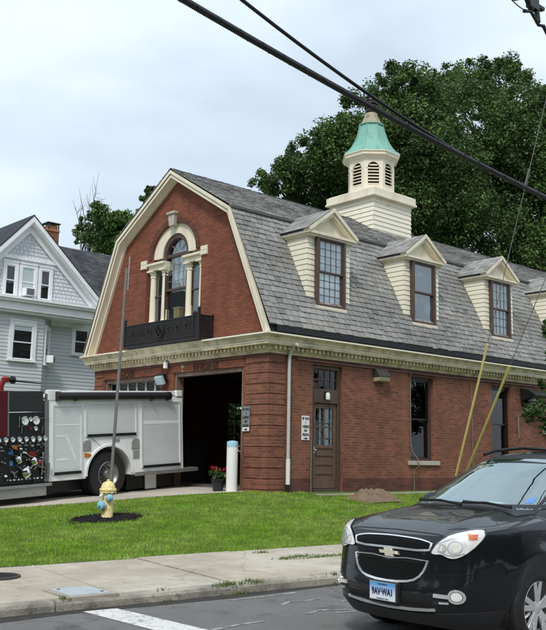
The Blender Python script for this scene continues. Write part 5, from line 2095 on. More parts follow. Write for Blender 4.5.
DECAL = paint('pale_reflective_decal', (0.84, 0.87, 0.88), 0.4)
rd = roller(0.08, 0.90, 0.12, 1.66)
m = MB()
for (p, q, w_) in (((.20, .96), (.44, .96), .05), ((.44, .98), (.72, .42), .055), ((.20, .44), (.52, .44), .045), ((.15, 1.20), (.82, 1.20), .03)):
    m.bar((p[0], -.0085, p[1]), (q[0], -.0085, q[1]), .004, w_, (0, 0, 1))
m.build('decal', DECAL, rd)
roller(0.97, 2.50, 0.92, 1.70)
rd = roller(2.62, 3.92, 0.12, 1.72)
m = MB()
m.box(2.68, 3.86, -.0095, -.0072, 1.16, 1.24)
m.build('decal', DECAL, rd)
m = MB()
m.tube([(0.16, -0.045, 1.845), (3.50, -0.045, 1.855)], 0.085, 16)
hs_ = m.build('suction_hose', RUB, tk, smooth=50)
m = MB()
for xx in (0.16, 3.42):
    m.piece().tube([(xx, -0.045, 1.845), (xx + .10, -0.045, 1.846)], 0.105, 16)
for xx in (0.65, 2.9):
    m.piece().box(xx, xx + .05, -0.14, 0.05, 1.74, 1.752)
m.build_split('coupling', BLACKM, hs_, smooth=50)
m = MB()      # chrome-edged fender ring
fr = [(WC[0] + 0.70 * math.cos(t), WC[1] + 0.70 * math.sin(t)) for t in np.linspace(0.0, PI, 30)]
fr2 = [(WC[0] + 0.645 * math.cos(t), WC[1] + 0.645 * math.sin(t)) for t in np.linspace(PI, 0.0, 30)]
m.prism(fr + fr2, TS, -0.035, 0.02)
m.build('fender', TW, tk, bevel=0.008)
m = MB()
m.prism([(WC[0] + 0.662 * math.cos(t), WC[1] + 0.662 * math.sin(t)) for t in np.linspace(0.0, PI, 30)], TS, 0.40, 0.43)
m.box(0.05, BL - 0.3, 0.45, TD - 0.45, -0.30, -0.02)
m.box(-4.5, BL - 0.2, 0.75, 0.95, -0.28, -0.10)
m.box(-4.5, BL - 0.2, TD - 0.95, TD - 0.75, -0.28, -0.10)
m.build('chassis', BLACKM, tk)


def truck_wheel(x, y0, y1, s):
    """s = -1 near side, outer face at y0"""
    r = 0.525
    m = MB()
    w = y1 - y0
    pr = [(0.30, 0.0), (0.36, -0.005), (0.46, 0.0), (0.515, 0.02), (r, 0.05)]
    for k_ in range(4):
        a_ = 0.05 + (w - 0.10) * k_ / 4
        b_ = (w - 0.10) / 4
        pr += [(r, a_ + b_ * .1), (r, a_ + b_ * .8), (r - .018, a_ + b_ * .83), (r - .018, a_ + b_ * .97)]
    pr += [(r, w - 0.05), (0.515, w - .02), (0.46, w), (0.30, w)]
    pr = [(q[0], y0 + q[1]) for q in pr]
    m.lathe(pr, 40, (x, 0, WC[1]), 'y', cap=False)
    wh = m.build('wheel', RUB, tk, smooth=40)
    m = MB()
    yo = y0 if s < 0 else y1
    q = -s
    m.lathe([(0.30, yo - q * .002), (0.285, yo - q * .01), (0.275, yo + q * .02), (0.20, yo + q * 0.10), (0.12, yo + q * 0.11), (0.11, yo + q * 0.02), (0.09, yo - q * 0.02), (0.0001, yo - q * 0.03)], 30, (x, 0, WC[1]), 'y', cap=False)
    rim = m.build('rim', STEEL, wh, smooth=40)
    m = MB()
    for k_ in range(10):
        a_ = 2 * PI * k_ / 10
        m.lathe([(0.016, yo + q * .11), (0.016, yo + q * .05), (.0001, yo + q * .05)], 6, (x + .165 * math.cos(a_), 0, WC[1] + .165 * math.sin(a_)), 'y')
        m.lathe([(0.03, yo + q * .085), (.0001, yo + q * .084)], 10, (x + .225 * math.cos(a_ + .3), 0, WC[1] + .225 * math.sin(a_ + .3)), 'y')
    m.build('lug_nuts', BLACKM, rim)


truck_wheel(WC[0], 0.03, 0.30, -1)
truck_wheel(WC[0], 0.32, 0.58, -1)
truck_wheel(WC[0], TD - 0.30, TD - 0.03, 1)
truck_wheel(-3.6, 0.03, 0.33, -1)
truck_wheel(-3.6, TD - 0.33, TD - 0.03, 1)
# side details
m = MB()
for (x, z, sx, sz) in ((1.02, 0.72, .11, .12), (2.44, 0.70, .12, .12)):
    for k_ in range(1):
        m.piece().prism([(x - sx, z - sz), (x + sx, z - sz), (x + sx, z + sz * .8), (x + sx * .8, z + sz), (x - sx * .55, z + sz), (x - sx, z + sz * .5)], TS, -0.02, 0.01)
m.piece().box(2.36, 2.56, -0.018, 0.01, 0.36, 0.55)
m.piece().box(1.82, 1.96, -0.02, 0.01, 0.78, 0.86)
m.build_split('fill_cover', GREYC, tk, bevel=0.012)
m = MB()
m.prism([(0.95, 0.46), (1.12, 0.46), (1.14, 0.52), (0.95, 0.56)], TS, -0.022, 0.01)
m.build('marker_light', AMB, tk, bevel=0.006)
m = MB()
m.piece().box(2.42, BL + 0.48, -0.04, 0.16, -0.06, 0.03)
m.piece().box(BL, BL + 0.50, 0.161, TD + 0.02, -0.06, 0.03)
m.piece().box(-1.6, 0.05, -0.06, 0.40, -0.10, -0.04)
m.box(-1.6, -0.08, -0.03, 0.38, -0.30, -0.101)
m.build_split('running_board', TREAD, tk, bevel=0.006)
m = MB()
m.box(3.0, 3.35, 0.30, 0.33, -0.42, -0.04)
m.build('mud_flap', TW, tk)
m = MB()
m.box(2.45, 3.9, 0.35, TD - 0.35, -0.40, -0.04)
m.build('rear_frame', BLACKM, tk)
# pump panel
m = MB()
m.box(-1.60, -0.06, 0.05, TD - 0.05, -0.10, 1.50)
m.build('pump_housing', BLACKM, tk)
m = MB()
m.box(-1.00, -0.11, -0.005, 0.049, 0.0, 1.50)
m.box(-1.60, -1.001, -0.004, 0.049, 0.0, 0.995)
pp = m.build('pump_panel', PANEL, tk, bevel=0.006)
m = MB()
m.box(-1.00, -0.14, 0.0, 0.5, 1.52, 1.96)
m.build('crosslay_cover', paint('black_vinyl_cover', (0.022, 0.022, 0.025), 0.55, (0.045, 0.045, 0.048), 0.6, 3), tk, bevel=0.015)
m = MB()
m.box(-1.03, -1.00, -0.01, 0.05, 1.0, 1.97)
m.box(-0.12, -0.08, -0.02, 0.05, 0.0, 1.75)
m.box(-0.075, -0.005, -0.005, 0.05, 0.0, 1.9)
m.build('panel_trim', STEEL, tk)


def gauge(x, z, r):
    m = MB()
    m.lathe([(r, 0.0), (r * 1.12, 0.0), (r * 1.12, -0.028), (r, -0.032), (r, -0.018)][::-1], 20, (x, -0.005, z), 'y', cap=False)
    g_ = m.build('gauge', CHROME, tk, smooth=40)
    m = MB()
    m.lathe([(r, -0.016), (.0001, -0.017)][::-1], 20, (x, -0.005, z), 'y')
    m.build('gauge_face', GAUGE, g_)
    m = MB()
    m.bar((x, -0.0245, z), (x - r * .6, -0.0245, z + r * .35), r * .12, .003, (0, 1, 0))
    m.build('needle', BLACKP, g_)


for (x, z, r_) in ((-0.62, 1.32, .085), (-0.34, 1.32, .085), (-0.48, 1.35, .045), (-0.35, 1.15, .045)):
    gauge(x, z, r_)
for i in range(9):
    gauge(-1.41 + i * 0.165 + (0.0 if i < 8 else -.02), 0.93, 0.050)
rp = random.Random(4)
m = MB()      # valve pulls under each gauge
for i in range(6):
    x = -0.95 + i * 0.155
    m.piece().tube([(x, 0, 0.80), (x, -0.09, 0.80)], 0.012, 6)
    m.bar((x - .045, -.095, .80), (x + .045, -.095, .80), .022, .03)
for (x, z) in ((-0.85, .58), (-.45, .55), (-.25, .52), (-.6, .62), (-.78, .35), (-.3, .33), (-.52, .3)):
    m.piece().tube([(x, 0, z), (x, -.07, z), (x + .10, -.08, z + rp.uniform(-.12, .12))], 0.016, 6)
m.piece().tube([(-0.20, -0.03, 0.15), (-0.20, -0.06, 0.45), (-0.17, -.05, .62)], .022, 8)
m.piece().tube([(-0.06, -0.05, 0.05), (-0.05, -0.07, 0.40)], .03, 8)
m.piece().tube([(-0.76, -0.015, 1.18), (-0.76, -0.03, 1.42)], .012, 6)
m.piece().tube([(-0.70, -0.02, 1.05), (-0.70, -0.03, 1.22), (-0.55, -.03, 1.22)], .010, 6)
m.piece().tube([(-0.18, -0.02, 1.05), (-0.18, -0.03, 1.2)], .010, 6)
m.piece().tube([(-0.26, -0.02, 1.36), (0.0, -0.03, 1.37)], .006, 5)
m.build_split('valve_handle', STEEL, tk, smooth=50)
m = MB()
for (x, z, r_) in ((-.42, .45, .085), (-.80, .50, .075), (-.62, .22, .11)):
    m.piece().lathe([(r_ * .7, 0.02), (r_ * .7, -0.05), (r_, -0.055), (r_, -0.10), (r_ * .85, -.11), (.0001, -.115)][::-1], 18, (x, 0, z), 'y')
m.build_split('outlet_cap', CHROME, tk, smooth=40)
m = MB()
m.piece().box(-.53, -.34, -.03, -.006, .55, .66)
m.piece().lathe([(.06, 0.0), (.06, -.05), (.0001, -.055)][::-1], 14, (-.28, 0, .42), 'y')
m.piece().box(-.50, -.44, -.02, -.006, 1.12, 1.18)
m.build_split('red_valve', REDP, tk)
m = MB()
for i in range(9):
    m.piece().box(-.98 + i * .095, -.93 + i * .095, -.014, -.006, .07, .10)
m.build_split('label_plate', GAUGE, tk)
# small fittings, knobs and pipework crowding the lower panel
fit = {k_: MB() for k_ in ('a', 'b', 'c')}
for i in range(110):
    x, z = rp.uniform(-1.5, -.14), rp.uniform(.08, .88)
    q_ = fit[rp.choice('aabbc')]
    if rp.random() < .5:
        q_.lathe([(rp.uniform(.012, .03), 0.0), (.02, -.05), (.0001, -.055)][::-1], 8, (x, 0, z), 'y')
    else:
        w_, h_ = rp.uniform(.01, .05), rp.uniform(.008, .03)
        q_.box(x, x + w_, -.02, -.0051, z, z + h_)
for i in range(16):
    x, z = rp.uniform(-.95, -.2), rp.uniform(.1, .7)
    fit[rp.choice('abb')].tube([(x, -.02, z), (x + rp.uniform(-.1, .1), -.06, z + rp.uniform(-.1, .1)), (x + rp.uniform(-.1, .1), -.02, z + rp.uniform(-.15, .15))], rp.uniform(.008, .022), 6)
for k_, mt_, nm_ in (('a', STEEL, 'steel_fittings'), ('b', BLACKM, 'black_fittings'), ('c', GAUGE, 'white_fittings')):
    fit[k_].build(nm_, mt_, tk)['kind'] = 'stuff'
m = MB()
m.piece().box(-1.0, -.9, -.012, -.006, .62, .74)
m.piece().box(-.98, -.90, -.012, -.006, .38, .48)
m.build_split('blue_plate', BLUEP, tk)
m = MB()
m.box(-.92, -.80, -.013, -.006, .70, .80)
m.build('amber_plate', AMB, tk)
# cab to the left of the pump panel
m = MB()
out = [(-6.1, -0.10), (-4.30, -0.10)] + [(-3.6 + 0.64 * math.cos(t), WC[1] + 0.64 * math.sin(t)) for t in np.linspace(PI + .2, -.2, 22) if WC[1] + 0.64 * math.sin(t) > -0.1] + [(-2.9, -0.10), (-1.62, -0.10), (-1.62, 2.05), (-5.85, 2.1), (-6.1, 1.0)]
m.prism(out, TS, 0.0, TD)
m.box(-1.62, -1.02, 0.01, 0.5, 1.0, 1.96)
m.build('cab', TRED, tk, bevel=0.03)
m = MB()
for (a, b) in ((-2.85, -1.8), (-5.1, -4.35)):
    m.piece().box(a, b, -0.006, 0.01, 1.05, 1.85)
m.piece().box(-6.02, -5.98, 0.2, TD - .2, 1.1, 1.95)
m.build_split('cab_window', PANEL, tk, bevel=0.004)
m = MB()
m.box(-6.6, -6.1, -0.02, TD + .02, -.20, .25)
m.build('bumper', CHROME, tk, bevel=0.02)
m = MB()
m.box(-5.6, -5.1, 0.2, TD - .2, 2.10, 2.28)
m.build('light_bar', REDP, tk, bevel=0.03)
# deck gun on the roof of the pump
t = MB()
t.tube([(-0.88, 0.55, 1.90), (-0.86, 0.55, 2.10), (-.80, .5, 2.24)], [.08, .07, .06], 10)
t.lathe([(0.07, 2.16), (0.085, 2.20), (.085, 2.26), (.05, 2.30), (.0001, 2.31)], 12, (-.78, .5, 0))
t.box(-.98, -.70, .45, .65, 1.86, 1.96)
dg = t.build('deck_gun', REDP, tk, smooth=40)
t = MB()
t.lathe([(.03, 0), (.09, 0.0), (.09, .05), (.03, .05)], 14, (-.62, .5, 2.22), 'x')
t.tube([(-.8, .5, 2.24), (-.55, .48, 2.20)], [.065, .05], 10)
t.tube([(-.55, .48, 2.20), (.10, .44, 2.14)], [.022, .014], 8)
t.build('nozzle', BLACKM, dg, smooth=40)

# ------------------------------------------------------------------ utility pole (just out of frame), wires and guys
WOOD = ground_mat('weathered_pole_wood', (0.16, 0.125, 0.095), [((0.09, 0.07, 0.055), 4, .4, .7, .8)], 0.95, 25, 0.8, None, 0.02)
CABLE = paint('black_cable', (0.012, 0.012, 0.013), 0.5)
GALV = paint('galvanised_strand', (0.30, 0.30, 0.29), 0.45, metal=0.6)
YGUARD = paint('yellow_guy_guard', (0.86, 0.72, 0.26), 0.45, (0.70, 0.62, 0.34), 0.4, 6)
PX, PY = 2.28, -6.6
t = thing('utility_pole', 'brown wooden utility pole with a crossarm beside the pavement', 'utility pole', (PX, PY, -0.67))
m = MB()
m.tube([(0, 0, -0.3), (0, 0, 6), (0, 0, 12.6)], [.16, .14, .11], 14)
m.build('shaft', WOOD, t, smooth=50)
m = MB()
m.box(-.05, .05, -1.2, 1.2, 11.9, 12.02)
m.build('crossarm', WOOD, t)
for yy in (-1.1, -.4, 1.1):
    m = MB()
    m.lathe([(.03, 12.02), (.05, 12.06), (.03, 12.10), (.05, 12.14), (.02, 12.20), (.0001, 12.2)], 10, (0, yy, 0))
    m.build('insulator', TRIMGREY, t)


def sag(p, q, s, n=24):
    p, q = np.array(p, float), np.array(q, float)
    return [tuple(p + (q - p) * u - np.array((0, 0, s)) * 4 * u * (1 - u)) for u in np.linspace(0, 1, n)]


# bundle of phone cables: passes (182,0) and (546,198) in the picture
WY = -7.5


def twire(name, label, pts, r, wrap=False):
    m = MB()
    m.tube(pts, r, 8)
    if wrap:
        m.tube([(p[0], p[1] + .012, p[2] + r * 1.15) for p in pts], r * .45, 6)
        a = []
        for i in range(len(pts) - 1):
            for k in range(10):
                u = k / 10
                q = [pts[i][j] + (pts[i + 1][j] - pts[i][j]) * u for j in range(3)]
                w = (i * 10 + k) * 1.3
                a.append((q[0], q[1] + r * 1.05 * math.cos(w), q[2] + r * 1.05 * math.sin(w)))
        m.tube(a, r * .16, 4)
    return tag(m.build(name, CABLE, smooth=60), label, 'cable', 'overhead cables along the street')


def curve3(xs, zs, a, b, n=40):
    c = np.polyfit(xs, zs, 2)
    return [(x, WY, float(np.polyval(c, x))) for x in np.linspace(a, b, n)]


b1 = curve3([-8.14, -6.24, -4.23, -0.32], [6.05, 5.81, 5.62, 5.32], -26, 2.3)
twire('telephone_cable', 'thick black cable bundle running across the sky above the gable', b1, 0.040, True)
b2 = curve3([-7.27, -5.29, -2.53, -0.5], [6.38, 5.94, 5.47, 5.335], -16, -0.2)
twire('service_cable', 'thin black cable above the thick bundle meeting it at the right', b2, 0.024)
m = MB()
b3 = sag((PX, PY - .1, 4.75), (40, -8.6, 5.2), .6)
m.tube(b3, 0.035, 6)
tag(m.build('telephone_cable', CABLE, smooth=60), 'black cable bundle going on from the utility pole along the street', 'cable', 'overhead cables along the street')
m = MB()
m.tube(sag((-26, -7.0, 12.6), (PX, PY - .4, 12.2), .5), 0.012, 5)
m.tube(sag((PX, PY - .4, 12.2), (40, -8.6, 12.4), .5), 0.012, 5)
tag(m.build('power_line', CABLE), 'high power line over the pavement at the crossarm of the pole', 'cable', 'overhead cables along the street')
# splice case and clamp hanging near the pole, top right of the photo
t = thing('cable_splice', 'dark cable clamp and splice case hanging at the top right corner', 'cable clamp', (-0.72, WY, 8.72))
m = MB()
m.tube([(-.62, 0, .10), (-.40, 0, .02), (-.05, 0, .20)], .055, 10)
m.build('splice_case', paint('grey_splice_case', (.10, .10, .10), .5), t, smooth=50)
m = MB()
m.tube([(-.64, 0, .12), (-.50, 0, -.06), (-.28, 0, -.10), (-.10, 0, -.10)], .010, 6)
m.tube([(-.12, 0, -.12), (.10, 0, -.05), (.34, 0, -.22), (.50, 0, -.18), (.75, 0, -.44), (1.6, .3, -1.0), (3.0, .8, -1.2)], [.035, .03, .03, .035, .016, .012, .012], 8)
m.tube([(-.05, 0, .18), (.12, 0, -.02)], .05, 8)
m.box(.02, .30, -.05, .05, .02, .30)
m.tube([(.26, 0, .3), (.32, 0, -.18)], .05, 8)
m.box(.28, .5, -.04, .04, .10, .16)
m.tube([(.1, 0, .3), (.3, .2, 1.6), (3.0, .8, 1.55)], .012, 5)
m.build('clamp', BLACKM, t, smooth=50)
# guys
for (A0, hh, f0, f1, lab, gl) in (((5.16, -1.3), 9.75, 0.06, 0.375, 'steeper of the two guy wires, running up from a yellow guard to the sky', 'steeper yellow guard tube of the two leaning over the dark car'),
                                  ((5.68, -1.1), 5.66, 0.06, 0.535, 'lower guy wire rising from the more slanted yellow guard', 'more slanted yellow guard tube leaning over the dark car')):
    a = Vector((A0[0], A0[1], gz(*A0)))
    b = Vector((PX, PY + .1, hh))
    t = thing('guy_wire', lab, 'guy wire', tuple(a), 0, 'guy wires of the utility pole')
    m = MB()
    d = b - a
    m.tube([(0, 0, 0), tuple(d * .5), tuple(d)], .009, 6)
    m.tube([tuple(-d * .02), tuple(d * .03)], .02, 6)
    if hh > 7:
        m.tube([tuple(d * .70), tuple(d * .74)], .03, 8)
    m.build('strand', GALV, t)
    m = MB()
    m.tube([tuple(d * f0), tuple(d * f1)], .028, 10)
    o = m.build('guard_tube', YGUARD, t, smooth=50)
    o['label'] = gl

# ------------------------------------------------------------------ car
CARX, CARY, CARZ, CARA = -7.60, -10.10, STREET, math.radians(-1.5)
PAINT = paint('dark_metallic_car_paint', (0.0065, 0.0070, 0.0092), 0.30, metal=0.0, coat=0.7, spec=0.3)
PAINT.node_tree.nodes['Principled BSDF'].inputs['Coat Roughness'].default_value = 0.03
PLAST = paint('dark_grey_plastic', (0.022, 0.023, 0.025), 0.55)
BLK = paint('black_void', (0.004, 0.004, 0.004), 0.6)
GLOSSB = paint('black_grille_plastic', (0.008, 0.008, 0.009), 0.3)
LAMPW = paint('headlight_reflector', (0.92, 0.92, 0.90), 0.25, (0.55, 0.55, 0.54), 0.7, 22, metal=0.15)
LENSC = glass_mat('clear_lamp_cover', (0.97, 0.97, 0.97), 0.02, 0.01)
BULB = paint('projector_lens', (0.84, 0.81, 0.68), 0.12, (.5, .48, .4), .6, 30, metal=0.2, coat=1.0)
RINGG = paint('lamp_ring_grey', (0.62, 0.62, 0.62), 0.3, metal=0.4)
WSH = glass_mat('windscreen_glass', (0.86, 0.96, 0.95), 0.36, 0.01, (0.86, 1.0, 1.0))
SIDEG = glass_mat('tinted_car_glass', (0.06, 0.07, 0.07), 0.10, 0.01)
INTER = paint('grey_car_interior', (0.50, 0.52, 0.53), 0.8)
ALLOY = paint('polished_alloy', (0.82, 0.82, 0.82), 0.2, (0.5, .5, .5), .3, 8, metal=0.6)
CHROMEB = paint('bright_chrome_trim', (0.88, 0.89, 0.90), 0.14, metal=0.72)
BRASS = paint('gold_emblem', (0.82, 0.76, 0.58), 0.25, metal=0.4, coat=0.6)
SEAM = paint('panel_gap', (0.003, 0.003, 0.003), 0.8)
car = thing('dark_suv', 'dark metallic sport utility car with gold cross emblem and blue plate in the street', 'car', (CARX, CARY, CARZ), CARA)


def itp(x, xs_, ys_):
    return float(np.interp(x, xs_, ys_))


def smooth_itp(xs_, ys_):
    """monotone-ish cubic through the points (Catmull-Rom on uneven knots)"""
    xs_, ys_ = np.array(xs_, float), np.array(ys_, float)
    mm = np.gradient(ys_, xs_)

    def f(x):
        x = min(max(x, xs_[0]), xs_[-1])
        i = min(max(int(np.searchsorted(xs_, x)) - 1, 0), len(xs_) - 2)
        h = xs_[i + 1] - xs_[i]
        t = (x - xs_[i]) / h
        return ((2 * t ** 3 - 3 * t ** 2 + 1) * ys_[i] + (t ** 3 - 2 * t ** 2 + t) * h * mm[i] + (-2 * t ** 3 + 3 * t ** 2) * ys_[i + 1] + (t ** 3 - t ** 2) * h * mm[i + 1])
    return f


CL = 4.77
fxz = smooth_itp([.20, .27, .34, .42, .50, .60, .70, .80, .88, .94, 1.0, 1.08], [.16, .085, .03, .0, .0, .025, .045, .060, .085, .13, .22, .42])
rxz = smooth_itp([.20, .30, .45, .60, .80, 1.0, 1.15, 1.3], [.12, .04, .0, .0, .06, .10, .14, .2])
hwz = smooth_itp([.20, .27, .36, .50, .65, .80, .92, 1.02, 1.10, 1.2], [.835, .865, .885, .900, .918, .922, .905, .875, .83, .76])
hood = smooth_itp([0.0, .20, .35, .6, .9, 1.25, 1.6, 3.0, 4.2, 4.77], [.91, 1.005, 1.060, 1.114, 1.150, 1.178, 1.178, 1.18, 1.19, 1.16])
WHX = (0.955, 0.955 + 2.857)
WHZ, WHR = 0.355, 0.355


def hw_at(z, x, av=1.0):
    h = hwz(z)
    # gentle waist through the doors
    d = 1.45 < x < 3.35
    if d:
        u = (x - 1.45) / 1.9
        h -= 0.035 * math.sin(PI * u) ** 2 * clamp((0.85 - z) / 0.2)
    for wx_ in WHX:
        r_ = math.hypot(x - wx_, z - WHZ)
        h += 0.024 * math.exp(-((r_ - 0.455) / 0.07) ** 2) * (1 if z > 0.25 else 0) * av ** 12
    return h


def body_pt(u, v, w):
    """rounded-box parameters -> body: u along, v across (-1..1), w up"""
    av = abs(v)
    # top height uses the approximate x
    xa = u * CL
    zt0 = hood(xa)
    zt = zt0 - 0.075 * av ** 4 - 0.015 * av ** 2
    if xa < 1.3:
        # two raised lines on the bonnet and a dip beside them
        zt += 0.014 * math.exp(-((av - 0.60) / 0.11) ** 2) * clamp(xa / .5) * clamp((1.5 - xa) / .5)
    zb = 0.215 - 0.02 * av ** 2
    z = zb + w * (zt - zb)
    xf = fxz(z) + 0.10 * av ** 2 + 0.08 * av ** 4 + 0.50 * av ** 9
    xr = CL - rxz(z) - 0.06 * av ** 2 - 0.30 * av ** 10
    x = xf + u * (xr - xf)
    if w > 0.999 or True:
        z = zb + w * ((hood(x) - 0.075 * av ** 4 - 0.015 * av ** 2 + (0.014 * math.exp(-((av - 0.60) / 0.11) ** 2) * clamp(x / .5) * clamp((1.5 - x) / .5) if x < 1.5 else 0)) - zb)
    y = v * hw_at(z, x, av)
    return (x, y, z)


def shell(fn, nu, nv, nw, su=None, sv=None, sw=None):
    """all six sides of a gridded box pushed through fn"""
    U = su or [i / nu for i in range(nu + 1)]
    Vv = sv or [-1 + 2 * i / nv for i in range(nv + 1)]
    Ww = sw or [i / nw for i in range(nw + 1)]
    key, verts, faces = {}, [], []

    def vid(i, j, k):
        q = (i, j, k)
        if q not in key:
            key[q] = len(verts)
            verts.append(fn(U[i], Vv[j], Ww[k]))
        return key[q]
    I, J, K = len(U) - 1, len(Vv) - 1, len(Ww) - 1
    for i in range(I):
        for j in range(J):
            faces.append((vid(i, j, K), vid(i + 1, j, K), vid(i + 1, j + 1, K), vid(i, j + 1, K)))
            faces.append((vid(i, j, 0), vid(i, j + 1, 0), vid(i + 1, j + 1, 0), vid(i + 1, j, 0)))
    for i in range(I):
        for k in range(K):
            faces.append((vid(i, 0, k), vid(i + 1, 0, k), vid(i + 1, 0, k + 1), vid(i, 0, k + 1)))
            faces.append((vid(i, J, k), vid(i, J, k + 1), vid(i + 1, J, k + 1), vid(i + 1, J, k)))
    for j in range(J):
        for k in range(K):
            faces.append((vid(0, j, k), vid(0, j, k + 1), vid(0, j + 1, k + 1), vid(0, j + 1, k)))
            faces.append((vid(I, j, k), vid(I, j + 1, k), vid(I, j + 1, k + 1), vid(I, j, k + 1)))
    return verts, faces


su = sorted(set([0, .004, .010, .018, .028] + [round(.04 + .96 * (i / 96), 4) for i in range(97)]))
sv = [-1, -.985, -.965] + [-.94 + 1.88 * i / 44 for i in range(45)] + [.965, .985, 1]
sw = [i / 26 * .90 for i in range(27)] + [.925, .95, .97, .985, 1.0]
bv, bf = shell(body_pt, 0, 0, 0, su, sv, sw)
BODY_BVH = BVHTree.FromPolygons([Vector(p) for p in bv], bf)
m = MB()
m.add(bv, bf)
body0 = m.build('body', PAINT, car, smooth=38)
cut = MB()
for wx_ in WHX:
    for s in (-1, 1):
        cut.lathe([(0.425, s * 0.52), (0.425, s * 1.3)] if s > 0 else [(0.425, -1.3), (0.425, -0.52)], 56, (wx_, 0, WHZ + 0.01), 'y')
cu = cut.build('cutter', BLK)
bo = body0.modifiers.new('arches', 'BOOLEAN')
bo.operation = 'DIFFERENCE'
bo.object = cu
bo.solver = 'EXACT'
bpy.context.view_layer.update()
dg_ = bpy.context.evaluated_depsgraph_get()
me = bpy.data.meshes.new_from_object(body0.evaluated_get(dg_))
body0.modifiers.clear()
old = body0.data
body0.data = me
bpy.data.meshes.remove(old)
bpy.data.objects.remove(cu)
me.materials.clear()
me.materials.append(PAINT)
for p_ in me.polygons:
    p_.use_smooth = True
me.set_sharp_from_angle(angle=math.radians(38))
body = body0

# greenhouse
gxf = smooth_itp([1.02, 1.12, 1.25, 1.40, 1.52, 1.60, 1.66, 1.72], [0.92, 1.08, 1.36, 1.68, 1.95, 2.18, 2.5, 3.0])
gxr = smooth_itp([1.02, 1.15, 1.40, 1.55, 1.64, 1.72], [4.70, 4.68, 4.52, 4.38, 4.22, 3.9])
ghw = smooth_itp([1.02, 1.15, 1.30, 1.45, 1.56, 1.64, 1.72], [.855, .825, .765, .705, .655, .60, .52])
groof = smooth_itp([1.0, 2.0, 2.5, 3.0, 3.8, 4.77], [1.685, 1.695, 1.712, 1.715, 1.685, 1.63])


def gh_pt(u, v, w):
    av = abs(v)
    zt = 1.672 - 0.045 * av ** 2 - .03 * av ** 6
    z = 1.02 + w * (zt - 1.02)
    xf = gxf(min(z, 1.66)) + 0.10 * av ** 2 + 0.16 * av ** 6
    xr = gxr(min(z, 1.66)) - 0.05 * av ** 2 - .12 * av ** 8
    x = xf + u * (xr - xf)
    z2 = z + (groof(x) - 1.672) * clamp((w - .6) / .4)
    return (x, v * ghw(z), z2)


gsw = [i / 22 * .93 for i in range(23)] + [.95, .97, .985, 1.0]
gv, gf = shell(gh_pt, 0, 0, 0, [i / 56 for i in range(57)], [-1, -.98, -.955] + [-.92 + 1.84 * i / 30 for i in range(31)] + [.955, .98, 1], gsw)
GH_BVH = BVHTree.FromPolygons([Vector(p) for p in gv], gf)
DIRS = {'x': Vector((1, 0, 0)), 'y': Vector((0, 1, 0)), 'z': Vector((0, 0, -1)), '-y': Vector((0, -1, 0))}


def stamp(m, bvh, outline, axis, off=0.004, step=0.03, back=0.012, holes=None, obj_off=None):
    """a panel with the given outline laid on the surface: (y,z) for x, (x,z) for y, (x,y) for z"""
    bm = bmesh.new()
    vs = [bm.verts.new((a, b, 0)) for a, b in outline]
    bm.faces.new(vs)
    xs_ = [p[0] for p in outline]
    ys_ = [p[1] for p in outline]
    for ax, lo, hi in ((0, min(xs_), max(xs_)), (1, min(ys_), max(ys_))):
        n = int((hi - lo) / step)
        for i in range(1, n + 1):
            c = lo + (hi - lo) * i / (n + 1)
            co = (c, 0, 0) if ax == 0 else (0, c, 0)
            no = (1, 0, 0) if ax == 0 else (0, 1, 0)
            bmesh.ops.bisect_plane(bm, geom=bm.verts[:] + bm.edges[:] + bm.faces[:], plane_co=co, plane_no=no)
    bmesh.ops.triangulate(bm, faces=[f_ for f_ in bm.faces if len(f_.verts) > 4])
    d = DIRS[axis]
    top, nor = [], []
    for v_ in bm.verts:
        a, b = v_.co.x, v_.co.y
        o = {'x': Vector((-2, a, b)), 'y': Vector((a, -3, b)), '-y': Vector((a, 3, b)), 'z': Vector((a, b, 4))}[axis]
        h = bvh.ray_cast(o, d)
        if h[0] is None:
            h = bvh.find_nearest({'x': Vector((.3, a, b)), 'y': Vector((a, -.8, b)), '-y': Vector((a, .8, b)), 'z': Vector((a, b, 1.05))}[axis])
        nn = h[1]
        if nn.dot(d) > 0:
            nn = -nn
        oo = off(a, b) if callable(off) else off
        top.append(h[0] + nn * oo)
        nor.append(nn)
    bm.verts.index_update()
    n = len(top)
    V_ = top + [t_ - nn * (((off(0, 0) if callable(off) else off)) + back) for t_, nn in zip(top, nor)]
    F_ = []
    for f_ in bm.faces:
        ids = [v_.index for v_ in f_.verts]
        fn_ = sum(((V_[ids[i]] - V_[ids[0]]).cross(V_[ids[(i + 1) % len(ids)]] - V_[ids[0]]) for i in range(len(ids))), Vector())
        if fn_.dot(nor[ids[0]]) < 0:
            ids = ids[::-1]
        F_.append(tuple(ids))
    for e in bm.edges:
        if len(e.link_faces) == 1:
            a, b = e.verts[0].index, e.verts[1].index
            F_.append((a, b, b + n, a + n))
    bm.free()
    m.add(V_, F_)
    return m


def ribbon(m, bvh, path, w, axis, off=0.006, back=0.01):
    """narrow trim or gap following a path"""
    P = [np.array(p, float) for p in path]
    Q = [P[0]]
    for a, b in zip(P[:-1], P[1:]):
        k = max(1, int(np.linalg.norm(b - a) / 0.03))
        Q += [a + (b - a) * i / k for i in range(1, k + 1)]
    L1, R1 = [], []
    for i in range(len(Q)):
        t_ = Q[min(i + 1, len(Q) - 1)] - Q[max(i - 1, 0)]
        t_ = t_ / (np.linalg.norm(t_) + 1e-9)
        nn = np.array((-t_[1], t_[0])) * w / 2
        L1.append(Q[i] + nn)
        R1.append(Q[i] - nn)
    for i in range(len(Q) - 1):
        stamp(m, bvh, [tuple(L1[i]), tuple(R1[i]), tuple(R1[i + 1]), tuple(L1[i + 1])], axis, off, 0.5, back)
    return m


